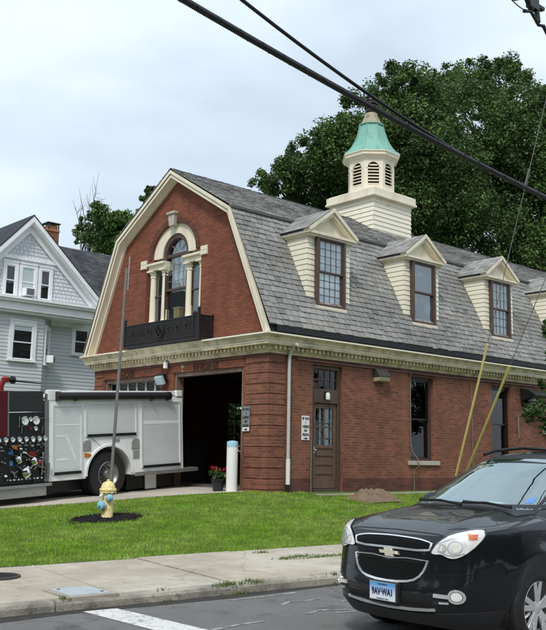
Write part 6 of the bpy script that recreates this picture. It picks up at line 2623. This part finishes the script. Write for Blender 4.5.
def smooth_loop(pts, n=4):
    """Chaikin-rounded closed outline"""
    for _ in range(2):
        out_ = []
        for i in range(len(pts)):
            a, b = np.array(pts[i]), np.array(pts[(i + 1) % len(pts)])
            out_ += [tuple(a * .75 + b * .25), tuple(a * .25 + b * .75)]
        pts = out_
    return pts


def mir(pts):
    return [(-p[0], p[1]) for p in pts][::-1]


# greenhouse panels: painted shell with glass openings cut as separate sheets
ws = [(-.71, 1.165), (-.35, 1.152), (0, 1.148), (.35, 1.152), (.71, 1.165), (.67, 1.30), (.595, 1.50), (.55, 1.595), (.3, 1.622), (0, 1.63), (-.3, 1.622), (-.55, 1.595), (-.595, 1.50), (-.67, 1.30)]


def in_poly(x, y, poly):
    c = False
    j = len(poly) - 1
    for i in range(len(poly)):
        if (poly[i][1] > y) != (poly[j][1] > y) and x < (poly[j][0] - poly[i][0]) * (y - poly[i][1]) / (poly[j][1] - poly[i][1]) + poly[i][0]:
            c = not c
        j = i
    return c


side_g = [[(1.62, 1.15), (2.45, 1.17), (2.45, 1.56), (2.20, 1.55), (1.95, 1.43)], [(2.55, 1.17), (3.45, 1.19), (3.42, 1.56), (2.55, 1.565)], [(3.58, 1.20), (4.25, 1.25), (4.05, 1.50), (3.58, 1.54)]]
keep = []
for f_ in gf:
    c = sum((Vector(gv[i]) for i in f_), Vector()) / len(f_)
    nrm = (Vector(gv[f_[1]]) - Vector(gv[f_[0]])).cross(Vector(gv[f_[2]]) - Vector(gv[f_[0]]))
    front_ = c.x < 2.6 and abs(nrm.x) > 0.12 * nrm.length and nrm.x < 0 and abs(c.y) < .74
    shr = [(p[0] * .985, 1.34 + (p[1] - 1.34) * .97) for p in ws]
    if front_ and in_poly(c.y, c.z, shr):
        continue
    if abs(nrm.y) > 0.6 * nrm.length and any(in_poly(c.x, c.z, [(sum(q[0] for q in g_) / len(g_) + (p[0] - sum(q[0] for q in g_) / len(g_)) * .93, sum(q[1] for q in g_) / len(g_) + (p[1] - sum(q[1] for q in g_) / len(g_)) * .88) for p in g_]) for g_ in side_g):
        continue
    if c.z < 1.04 and abs(nrm.z) > .8 * nrm.length:
        continue
    keep.append(f_)
m = MB()
m.add(gv, keep)
m.build('roof', PAINT, car, smooth=38)
m = MB()
stamp(m, GH_BVH, ws, 'x', 0.004, .05, .002)
m.build('windscreen', WSH, car, smooth=60)
m = MB()
ws2 = [(p[0] * .965, 1.34 + (p[1] - 1.34) * .93) for p in ws]
ribbon(m, GH_BVH, ws + [ws[0]], 0.085, 'x', 0.0055, .004)
m.build('windscreen_seal', GLOSSB, car)
m = MB()
for g_ in side_g:
    stamp(m.piece(), GH_BVH, g_, 'y', .004, .06, .002)
    stamp(m.piece(), GH_BVH, g_, '-y', .004, .06, .002)
m.build_split('side_window', SIDEG, car, smooth=60)
m = MB()
for g_ in side_g:
    ribbon(m, GH_BVH, g_ + [g_[0]], .025, 'y', .006, .004)
    ribbon(m, GH_BVH, g_ + [g_[0]], .025, '-y', .006, .004)
m.build('window_seal', GLOSSB, car)
# interior seen through the glass
m = MB()
m.box(1.0, 4.5, -.80, .80, .35, .40)
m.box(1.35, 1.70, -.70, .70, .80, 1.16)
m.build('dashboard', INTER, car, bevel=.04)
for s in (-1, 1):
    m = MB()
    m.obox((2.35, s * .38, .72), (.26, 0, .02), (0, .25, 0), (0, 0, .09))
    m.obox((2.62, s * .38, 1.02), (.07, 0, -.0), (0, .24, 0), (.07, 0, .33))
    m.obox((2.72, s * .38, 1.42), (.05, 0, 0), (0, .13, 0), (.02, 0, .09))
    m.build('seat', INTER, car, bevel=.06, segs=3)
m = MB()
m.obox((3.5, 0, 1.0), (.08, 0, 0), (0, .62, 0), (.1, 0, .34))
m.build('seat', INTER, car, bevel=.05)
m = MB()
m.tube([(1.72 + .06 * math.sin(t_) * 0, -.37 + .19 * math.cos(t_), 1.05 + .19 * math.sin(t_)) for t_ in np.linspace(0, 2 * PI, 24)], .018, 8)
m.tube([(1.72, -.37, 1.05), (1.45, -.37, .95)], .04, 8)
m.build('steering_wheel', BLK, car)
m = MB()
m.obox((2.02, 0, 1.475), (.012, 0, .008), (0, .12, 0), (-.02, 0, .038))
m.tube([(2.04, 0, 1.50), (2.07, 0, 1.56)], .015, 6)
m.build('mirror', BLK, car, bevel=.01)
m = MB()
for (a, b) in ((-.55, -.42),):
    stamp(m, GH_BVH, [(-.60, 1.215), (-.54, 1.215), (-.53, 1.26), (-.59, 1.26)], 'x', .0065, .05, .002)
m.build('sticker', paint('blue_sticker', (0.10, 0.28, 0.62), .5), car)
m = MB()
m.obox((1.42, -.12, 1.19), (.07, 0, .01), (0, .09, 0), (0, 0, .008))
m.build('paper', paint('pale_blue_paper', (0.45, 0.66, 0.70), .6), car)
# cowl, wipers
m = MB()
stamp(m, BODY_BVH, [(.98, -.68), (1.04, -.35), (1.05, 0), (1.04, .35), (.98, .68), (1.36, .70), (1.26, .3), (1.24, 0), (1.26, -.3), (1.36, -.70)], 'z', .006, .05, .004)
m.build('cowl', PLAST, car)
m = MB()
for (a, b, c_, e_) in ((-.58, 1.04, .02, 1.12), (-.02, 1.03, .56, 1.11)):
    p0 = Vector((1.06, a, hood(1.06) + .02))
    p1 = Vector((1.13, c_, hood(1.1) + .035))
    m.piece().tube([p0, (p0 + p1) / 2 + Vector((0, 0, .02)), p1], .012, 6)
    m.tube([p0 + Vector((.03, .02, .012)), p1 + Vector((.035, .02, .012))], .009, 6)
m.build_split('wiper', BLK, car)
# roof rails
for s in (-1, 1):
    m = MB()
    P_ = [(2.25, s * .575, 1.67), (2.45, s * .575, 1.715), (3.0, s * .58, 1.755), (3.8, s * .575, 1.735), (4.05, s * .57, 1.69)]
    m.tube(P_, .018, 8)
    m.build('roof_rail', BLK, car, smooth=50)

# ---- front
gr_up = [(-.445, .905), (-.30, .930), (0, .940), (.30, .930), (.445, .905), (.425, .845), (.30, .835), (0, .838), (-.30, .835), (-.425, .845)]
gr_lo = [(-.405, .745), (-.2, .752), (0, .735), (.2, .752), (.405, .745), (.37, .66), (.30, .600), (.15, .572), (0, .566), (-.15, .572), (-.30, .600), (-.37, .66)]


def rnd(pts, k=1):
    for _ in range(k):
        o__ = []
        for i in range(len(pts)):
            a, b = np.array(pts[i]), np.array(pts[(i + 1) % len(pts)])
            o__ += [tuple(a * .82 + b * .18), tuple(a * .18 + b * .82)]
        pts = o__
    return pts


gr_up_s, gr_lo_s = rnd(gr_up, 2), rnd(gr_lo, 2)


def grille(name, out_):
    m = MB()
    stamp(m, BODY_BVH, out_, 'x', .002, .04, .004)
    g_ = m.build(name, BLK, car)
    # honeycomb strands
    m = MB()
    ys_ = [p[0] for p in out_]
    zs_ = [p[1] for p in out_]
    pit = .026
    zz = min(zs_)
    row = 0
    while zz < max(zs_):
        y_ = min(ys_) + (pit / 2 if row % 2 else 0)
        while y_ < max(ys_):
            if in_poly(y_, zz, out_):
                for (dy, dz_) in ((pit / 2, pit * .42), (-pit / 2, pit * .42), (0, -pit * .55)):
                    e_ = (y_ + dy, zz + dz_)
                    if in_poly(e_[0], e_[1], out_):
                        h0 = BODY_BVH.ray_cast(Vector((-2, y_, zz)), Vector((1, 0, 0)))[0]
                        h1 = BODY_BVH.ray_cast(Vector((-2, e_[0], e_[1])), Vector((1, 0, 0)))[0]
                        if h0 and h1:
                            m.bar(h0 + Vector((-.006, 0, 0)), h1 + Vector((-.006, 0, 0)), .004, .01, (1, 0, 0))
            y_ += pit
        zz += pit * .97 / 2 * 1.0
        row += 1
    m.build('mesh', GLOSSB, g_)
    return g_


gu = grille('upper_grille', gr_up_s)
gl_ = grille('lower_grille', gr_lo_s)
m = MB()
ribbon(m, BODY_BVH, gr_up_s + [gr_up_s[0]], .010, 'x', .012, .014)
ribbon(m, BODY_BVH, [gr_up[4], gr_up[5], gr_up[6], gr_up[7], gr_up[8], gr_up[9], gr_up[0]], .017, 'x', .014, .016)
m.build('chrome_surround', CHROMEB, gu, smooth=40)
m = MB()
lo = [(-.425, .765)] + gr_lo[-1:] + gr_lo[-2:-6:-1]
pth = [(-.418, .760), (-.405, .715), (-.385, .668), (-.350, .625), (-.300, .592), (-.23, .573), (-.12, .561), (0, .557), (.12, .561), (.23, .573), (.300, .592), (.350, .625), (.385, .668), (.405, .715), (.418, .760)]
ribbon(m, BODY_BVH, pth, .018, 'x', .014, .016)
ribbon(m, BODY_BVH, [(-.418, .757), (-.2, .765), (0, .748), (.2, .765), (.418, .757)], .008, 'x', .012, .014)
m.build('chrome_surround', CHROMEB, gl_, smooth=40)
# cross emblem
em = [(-.105, -.012), (-.045, -.012), (-.055, -.034), (.040, -.034), (.048, -.012), (.105, -.012), (.120, .014), (.058, .014), (.066, .036), (-.030, .036), (-.038, .014), (-.090, .014)]
m = MB()
stamp(m, BODY_BVH, [(p[0] * 1.02, .795 + p[1] * 1.1) for p in em], 'x', .014, .03, .014)
e0 = m.build('emblem', CHROMEB, car)
m = MB()
stamp(m, BODY_BVH, [(p[0] * .92, .795 + p[1] * .92) for p in em], 'x', .018, .03, .008)
m.build('emblem_face', BRASS, e0)

hl = [(.437, .822), (.47, .882), (.53, .945), (.61, .990), (.69, 1.018), (.760, 1.025), (.792, .998), (.785, .935), (.752, .865), (.70, .812), (.645, .787), (.585, .796), (.54, .820), (.485, .812)]
HLR = smooth_loop(hl)
for s in (1, -1):
    o_ = HLR if s > 0 else mir(HLR)
    m = MB()
    stamp(m, BODY_BVH, o_, 'x', .010, .02, .012)
    h_ = m.build('headlight', LAMPW, car, smooth=50)
    m = MB()
    ribbon(m, BODY_BVH, o_ + [o_[0]], .006, 'x', .0115, .012)
    m.build('headlight_rim', BLK, h_)
    m = MB()
    for (cy, cz, r_) in ((.640, .880, .052), (.543, .868, .032)):
        ring_ = [(s * (cy + r_ * math.cos(t_)), cz + r_ * math.sin(t_)) for t_ in np.linspace(0, 2 * PI, 19)]
        ribbon(m, BODY_BVH, ring_, .010, 'x', .0145, .004)
    ribbon(m, BODY_BVH, [(s * .50, .90), (s * .60, .945), (s * .70, .965)], .008, 'x', .0135, .003)
    ribbon(m, BODY_BVH, [(s * .50, .845), (s * .57, .822), (s * .64, .812), (s * .71, .838)], .008, 'x', .0135, .003)
    m.build('lamp_ring', RINGG, h_)
    m = MB()
    for (cy, cz, r_) in ((.640, .880, .041), (.543, .868, .024)):
        stamp(m, BODY_BVH, [(s * (cy + r_ * math.cos(t_)), cz + r_ * math.sin(t_)) for t_ in np.linspace(0, 2 * PI, 17)[:-1]], 'x', .0135, .03, .003)
    m.build('lamp_lens', BULB, h_)
    m = MB()
    am = [(.705, .985), (.758, .990), (.762, .948), (.722, .942)]
    stamp(m, BODY_BVH, am if s > 0 else mir(am), 'x', .0135, .03, .003)
    m.build('amber_reflector', paint('orange_reflector', (0.75, 0.20, 0.06), .3), h_)
    m = MB()
    stamp(m, BODY_BVH, o_, 'x', .024, .02, .006)
    m.build('lamp_cover', LENSC, h_, smooth=60)
    # fog lamp pocket
    pk = smooth_loop([(.50, .545), (.74, .560), (.80, .51), (.79, .45), (.70, .425), (.50, .415)])
    m = MB()
    stamp(m, BODY_BVH, pk if s > 0 else mir(pk), 'x', .003, .03, .006)
    f_ = m.build('fog_lamp', GLOSSB, car)
    m = MB()
    stamp(m, BODY_BVH, [(s * (.672 + .036 * math.cos(t_)), .492 + .036 * math.sin(t_)) for t_ in np.linspace(0, 2 * PI, 21)[:-1]], 'x', .014, .03, .012)
    m.build('fog_lens', LAMPW, f_)
    m = MB()
    ribbon(m, BODY_BVH, [(s * (.672 + .048 * math.cos(t_)), .492 + .048 * math.sin(t_)) for t_ in np.linspace(0, 2 * PI, 25)], .016, 'x', .018, .018)
    ribbon(m, BODY_BVH, [(s * .50, .490), (s * .625, .487)], .030, 'x', .016, .014)
    ribbon(m, BODY_BVH, [(s * .545, .435), (s * .62, .437)], .014, 'x', .012, .012)
    m.build('fog_trim', CHROMEB, f_, smooth=40)

# plate, lower intake, chrome lip, lower plastic
m = MB()
lo_in = [(-.50, .445), (.50, .445), (.46, .375), (-.46, .375)]
stamp(m, BODY_BVH, lo_in, 'x', .003, .04, .006)
for zz in (.392, .418):
    ribbon(m, BODY_BVH, [(-.46, zz), (.46, zz)], .005, 'x', .007, .004)
m.build('lower_intake', BLK, car)
m = MB()
ribbon(m, BODY_BVH, [(-.50, .372), (-.25, .350), (0, .345), (.25, .350), (.50, .372)], .018, 'x', .013, .014)
m.build('chrome_lip', CHROMEB, car, smooth=40)
m = MB()
low = [(-.86, .375), (-.60, .350), (-.3, .325), (0, .32), (.3, .325), (.60, .350), (.86, .375), (.85, .235), (.5, .222), (0, .222), (-.5, .222), (-.85, .235)]
stamp(m, BODY_BVH, low, 'x', .009, .05, .01)
m.build('lower_bumper', PLAST, car, smooth=50)
m = MB()
m.box(-.035, .05, -.162, .162, .385, .555)
pm = m.build('plate_mount', PLAST, car, bevel=.008)
m = MB()
m.box(-.042, -.036, -.152, .152, .392, .546)
pf = m.build('plate_frame', CHROME, car, bevel=.002)
m = MB()
N_ = 10
PLM = attr_mat('license_plate', .35)
for i in range(N_):
    a, b = i / N_, (i + 1) / N_
    u = (i + .5) / N_
    c0, c1 = np.array((0.72, 0.78, 0.82)), np.array((0.10, 0.34, 0.66))
    k = clamp((u - .30) / .6)
    z0, z1 = .397 + a * .144, .397 + b * .144
    m.add([(-.0435, -.148, z0), (-.0435, .148, z0), (-.0435, .148, z1), (-.0435, -.148, z1)], [(0, 3, 2, 1)], tuple(c0 * (1 - k) + c1 * k))
m.build('plate_face', PLM, pf)
# seen from the front the car's left side (-y) is on the right: text runs from +y to -y
PT = lambda yo, zo: (lambda a, b, d: (-.0445 - d, yo - a, zo + b))
NAVY = paint('navy_plate_lettering', (0.012, 0.02, 0.08), .5)
text_obj('plate_number', '9AV\u00b7WA1', .078, PT(0, .464), NAVY, pf, .003, xs=.74, bold=.003)
text_obj('plate_motto', 'Constitution State', .019, PT(0, .408), NAVY, pf, .002, bold=.0)
text_obj('plate_state', 'Connecticut', .022, PT(0, .529), NAVY, pf, .002)

# panel gaps
m = MB()
ribbon(m.piece(), BODY_BVH, [(-.52, .972), (-.45, .978), (0, .988), (.45, .978), (.52, .972)], .006, 'x', .0015, .006)
for s in (-1, 1):
    ribbon(m.piece(), BODY_BVH, [(.24, s * .50), (.36, s * .66), (.55, s * .745), (.9, s * .765), (1.12, s * .775)], .006, 'z', .0015, .006)
    ax = 'y' if s < 0 else '-y'
    ribbon(m.piece(), BODY_BVH, [(.42, .735), (.47, .70), (.53, .66)], .006, ax, .0015, .006)
    ribbon(m.piece(), BODY_BVH, [(1.42, .32), (1.40, .7), (1.46, 1.0), (1.58, 1.10)], .007, ax, .0015, .006)
    ribbon(m.piece(), BODY_BVH, [(2.50, .30), (2.50, 1.10)], .007, ax, .0015, .006)
    ribbon(m.piece(), BODY_BVH, [(3.42, .78), (3.50, 1.12)], .007, ax, .0015, .006)
m.build_split('panel_gap', SEAM, car)
m = MB()
for s in (-1, 1):
    ribbon(m.piece(), BODY_BVH, [(s * .50, .652), (s * .66, .662), (s * .80, .672), (s * .86, .678)], .008, 'x', .003, .006)
m.build_split('bumper_crease', GLOSSB, car)
m = MB()
for s in (-1, 1):
    ax = 'y' if s < 0 else '-y'
    stamp(m.piece(), BODY_BVH, [(1.42, .22), (3.35, .22), (3.35, .32), (1.42, .32)], ax, .012, .1, .012)
m.build_split('sill', PLAST, car)
m = MB()
for s in (-1, 1):
    m.piece().ball((1.86, s * 1.0, 1.17), .12, 16, 10, (.75, .85, .72))
    m.bar((1.80, s * .84, 1.10), (1.86, s * .95, 1.14), .05, .10)
m.build_split('door_mirror', PAINT, car, smooth=40)
m = MB()
for s in (-1, 1):
    for x in (2.25, 3.2):
        m.piece().box(x, x + .2, s * .905 - .02, s * .905 + .02, .985, 1.02)
m.build_split('door_handle', PAINT, car, bevel=.01)
m = MB()
for s in (-1, 1):
    m.piece().box(4.36, 4.585, s * .80 - .05, s * .80 + .05, .92, 1.08)
m.build_split('tail_light', REDP, car, bevel=.02)


def arch_liner():
    m = MB()
    for wx_ in WHX:
        for s in (-1, 1):
            m.piece()
            n = 24
            vs, fs = [], []
            for i in range(n + 1):
                t_ = -0.35 + (PI + .7) * i / n
                for y_ in (s * .50, s * .86):
                    vs.append((wx_ + .424 * math.cos(t_), y_, WHZ + .01 + .424 * math.sin(t_)))
            for i in range(n):
                fs.append((2 * i, 2 * i + 1, 2 * i + 3, 2 * i + 2))
            m.add(vs, fs)
    m.build_split('wheel_liner', BLK, car)


arch_liner()


def car_wheel(x, s):
    m = MB()
    w = .215
    y0 = .695
    pr = [(.225, 0), (.235, -.006), (.28, -.010), (.325, .002), (.347, .02)]
    for k_ in range(5):
        a_ = .022 + (w - .044) * k_ / 5
        b_ = (w - .044) / 5
        pr += [(.355, a_ + b_ * .12), (.355, a_ + b_ * .85), (.347, a_ + b_ * .88), (.347, a_ + b_ * .98)]
    pr += [(.347, w - .02), (.325, w - .002), (.28, w + .010), (.235, w + .006), (.225, w)]
    pr = [(q[0], s * (y0 + q[1])) for q in pr]
    if s < 0:
        pr = pr[::-1]
    m.lathe(pr, 48, (x, 0, WHZ), 'y', cap=False)
    wh = m.build('wheel', RUB, car, smooth=35)
    yo = y0 + w
    m = MB()
    L = [(.226, yo + .004), (.232, yo - .002), (.222, yo - .012), (.212, yo - .05), (.205, yo - .12)]
    L = [(q[0], s * q[1]) for q in L]
    m.lathe(L if s < 0 else L[::-1], 48, (x, 0, WHZ), 'y', cap=False)
    C_ = [(.075, yo - .028), (.070, yo - .016), (.035, yo - .008), (.0001, yo - .006)]
    C_ = [(q[0], s * q[1]) for q in C_]
    m.lathe(C_, 24, (x, 0, WHZ), 'y', cap=False)
    for k_ in range(5):
        for dd in (-.15, .15):
            a_ = 2 * PI * k_ / 5 + .35 + dd
            b_ = 2 * PI * k_ / 5 + .35 + dd * 1.25
            p_ = Vector((x + .055 * math.cos(a_), s * (yo - .025), WHZ + .055 * math.sin(a_)))
            q_ = Vector((x + .222 * math.cos(b_), s * (yo - .012), WHZ + .222 * math.sin(b_)))
            m.bar(p_, q_, .046, .028, (0, s, 0))
    m.build('rim', ALLOY, wh, smooth=30, bevel=.003)
    m = MB()
    D_ = [(.205, s * (yo - .12)), (.0001, s * (yo - .121))]
    m.lathe(D_, 32, (x, 0, WHZ), 'y')
    m.build('brake_disc', BLK, wh)


for wx_ in WHX:
    for s in (-1, 1):
        car_wheel(wx_, s)
m = MB()
m.box(.5, 4.4, -.5, .5, .20, .26)
m.build('underbody', BLK, car)

# ------------------------------------------------------------------ camera, sky and sun
cam = bpy.data.cameras.new('camera')
co = bpy.data.objects.new('camera', cam)
COL.objects.link(co)
yaw, pitch, roll = 0.8376, 0.15769, 0.0172
f_ = Vector((math.cos(pitch) * math.cos(yaw), math.cos(pitch) * math.sin(yaw), math.sin(pitch)))
r0 = Vector((math.sin(yaw), -math.cos(yaw), 0))
u0 = r0.cross(f_)
r1 = r0 * math.cos(roll) + u0 * math.sin(roll)
u1 = -r0 * math.sin(roll) + u0 * math.cos(roll)
mat_ = Matrix((r1, u1, -f_)).transposed().to_4x4()
mat_.translation = Vector((-13.72208, -15.36598, 0.82819))
co.matrix_world = mat_
cam.sensor_fit = 'HORIZONTAL'
cam.sensor_width = 36.0
cam.lens = 36.0 * 885.25 / 546.0
cam.clip_start = 0.1
cam.clip_end = 3000
scene.camera = co

SUN_EL, SUN_AZ = math.radians(50), math.radians(215)      # azimuth counter-clockwise from +x: behind the camera
sd_ = Vector((math.cos(SUN_EL) * math.cos(SUN_AZ), math.cos(SUN_EL) * math.sin(SUN_AZ), math.sin(SUN_EL)))
sl = bpy.data.lights.new('sun', 'SUN')
sl.energy = 1.5
sl.angle = math.radians(11)
sl.color = (1.0, 0.96, 0.90)
so = bpy.data.objects.new('sun', sl)
COL.objects.link(so)
so.rotation_euler = (-sd_).to_track_quat('-Z', 'Y').to_euler()

w = bpy.data.worlds.new('World')
scene.world = w
w.use_nodes = True
nt = w.node_tree
bg = nt.nodes['Background']
bg.inputs['Strength'].default_value = 0.10
sky = N(nt, 'ShaderNodeTexSky', sky_type='NISHITA')
sky.sun_disc = False
sky.sun_elevation = SUN_EL
sky.sun_rotation = PI / 2 - SUN_AZ
sky.air_density = 1.0
sky.dust_density = 2.5
tc = N(nt, 'ShaderNodeTexCoord')
mp = N(nt, 'ShaderNodeMapping')
mp.inputs['Scale'].default_value = (1.0, 1.0, 2.2)
nt.links.new(tc.outputs['Generated'], mp.inputs[0])
n1 = noise(nt, mp.outputs[0], 2.6, 6, 0.5)
cl = mixcol(nt, ramp(nt, n1, 0.36, 0.64), (4.5, 5.3, 6.2), (6.1, 6.95, 7.75))
n2 = noise(nt, mp.outputs[0], 1.3, 5, 0.55)
mr = N(nt, 'ShaderNodeMapRange')
mr.inputs[1].default_value = 0.35
mr.inputs[2].default_value = 0.62
mr.inputs[3].default_value = 0.86
mr.inputs[4].default_value = 1.0
nt.links.new(n2, mr.inputs[0])
nt.links.new(mixcol(nt, mr.outputs[0], sky.outputs[0], cl), bg.inputs['Color'])
scene.view_settings.view_transform = 'Standard'
scene.view_settings.look = 'None'
scene.view_settings.gamma = 1.0
scene.view_settings.use_curve_mapping = False
scene.view_settings.exposure = 0.62
scene.render.engine = 'CYCLES'
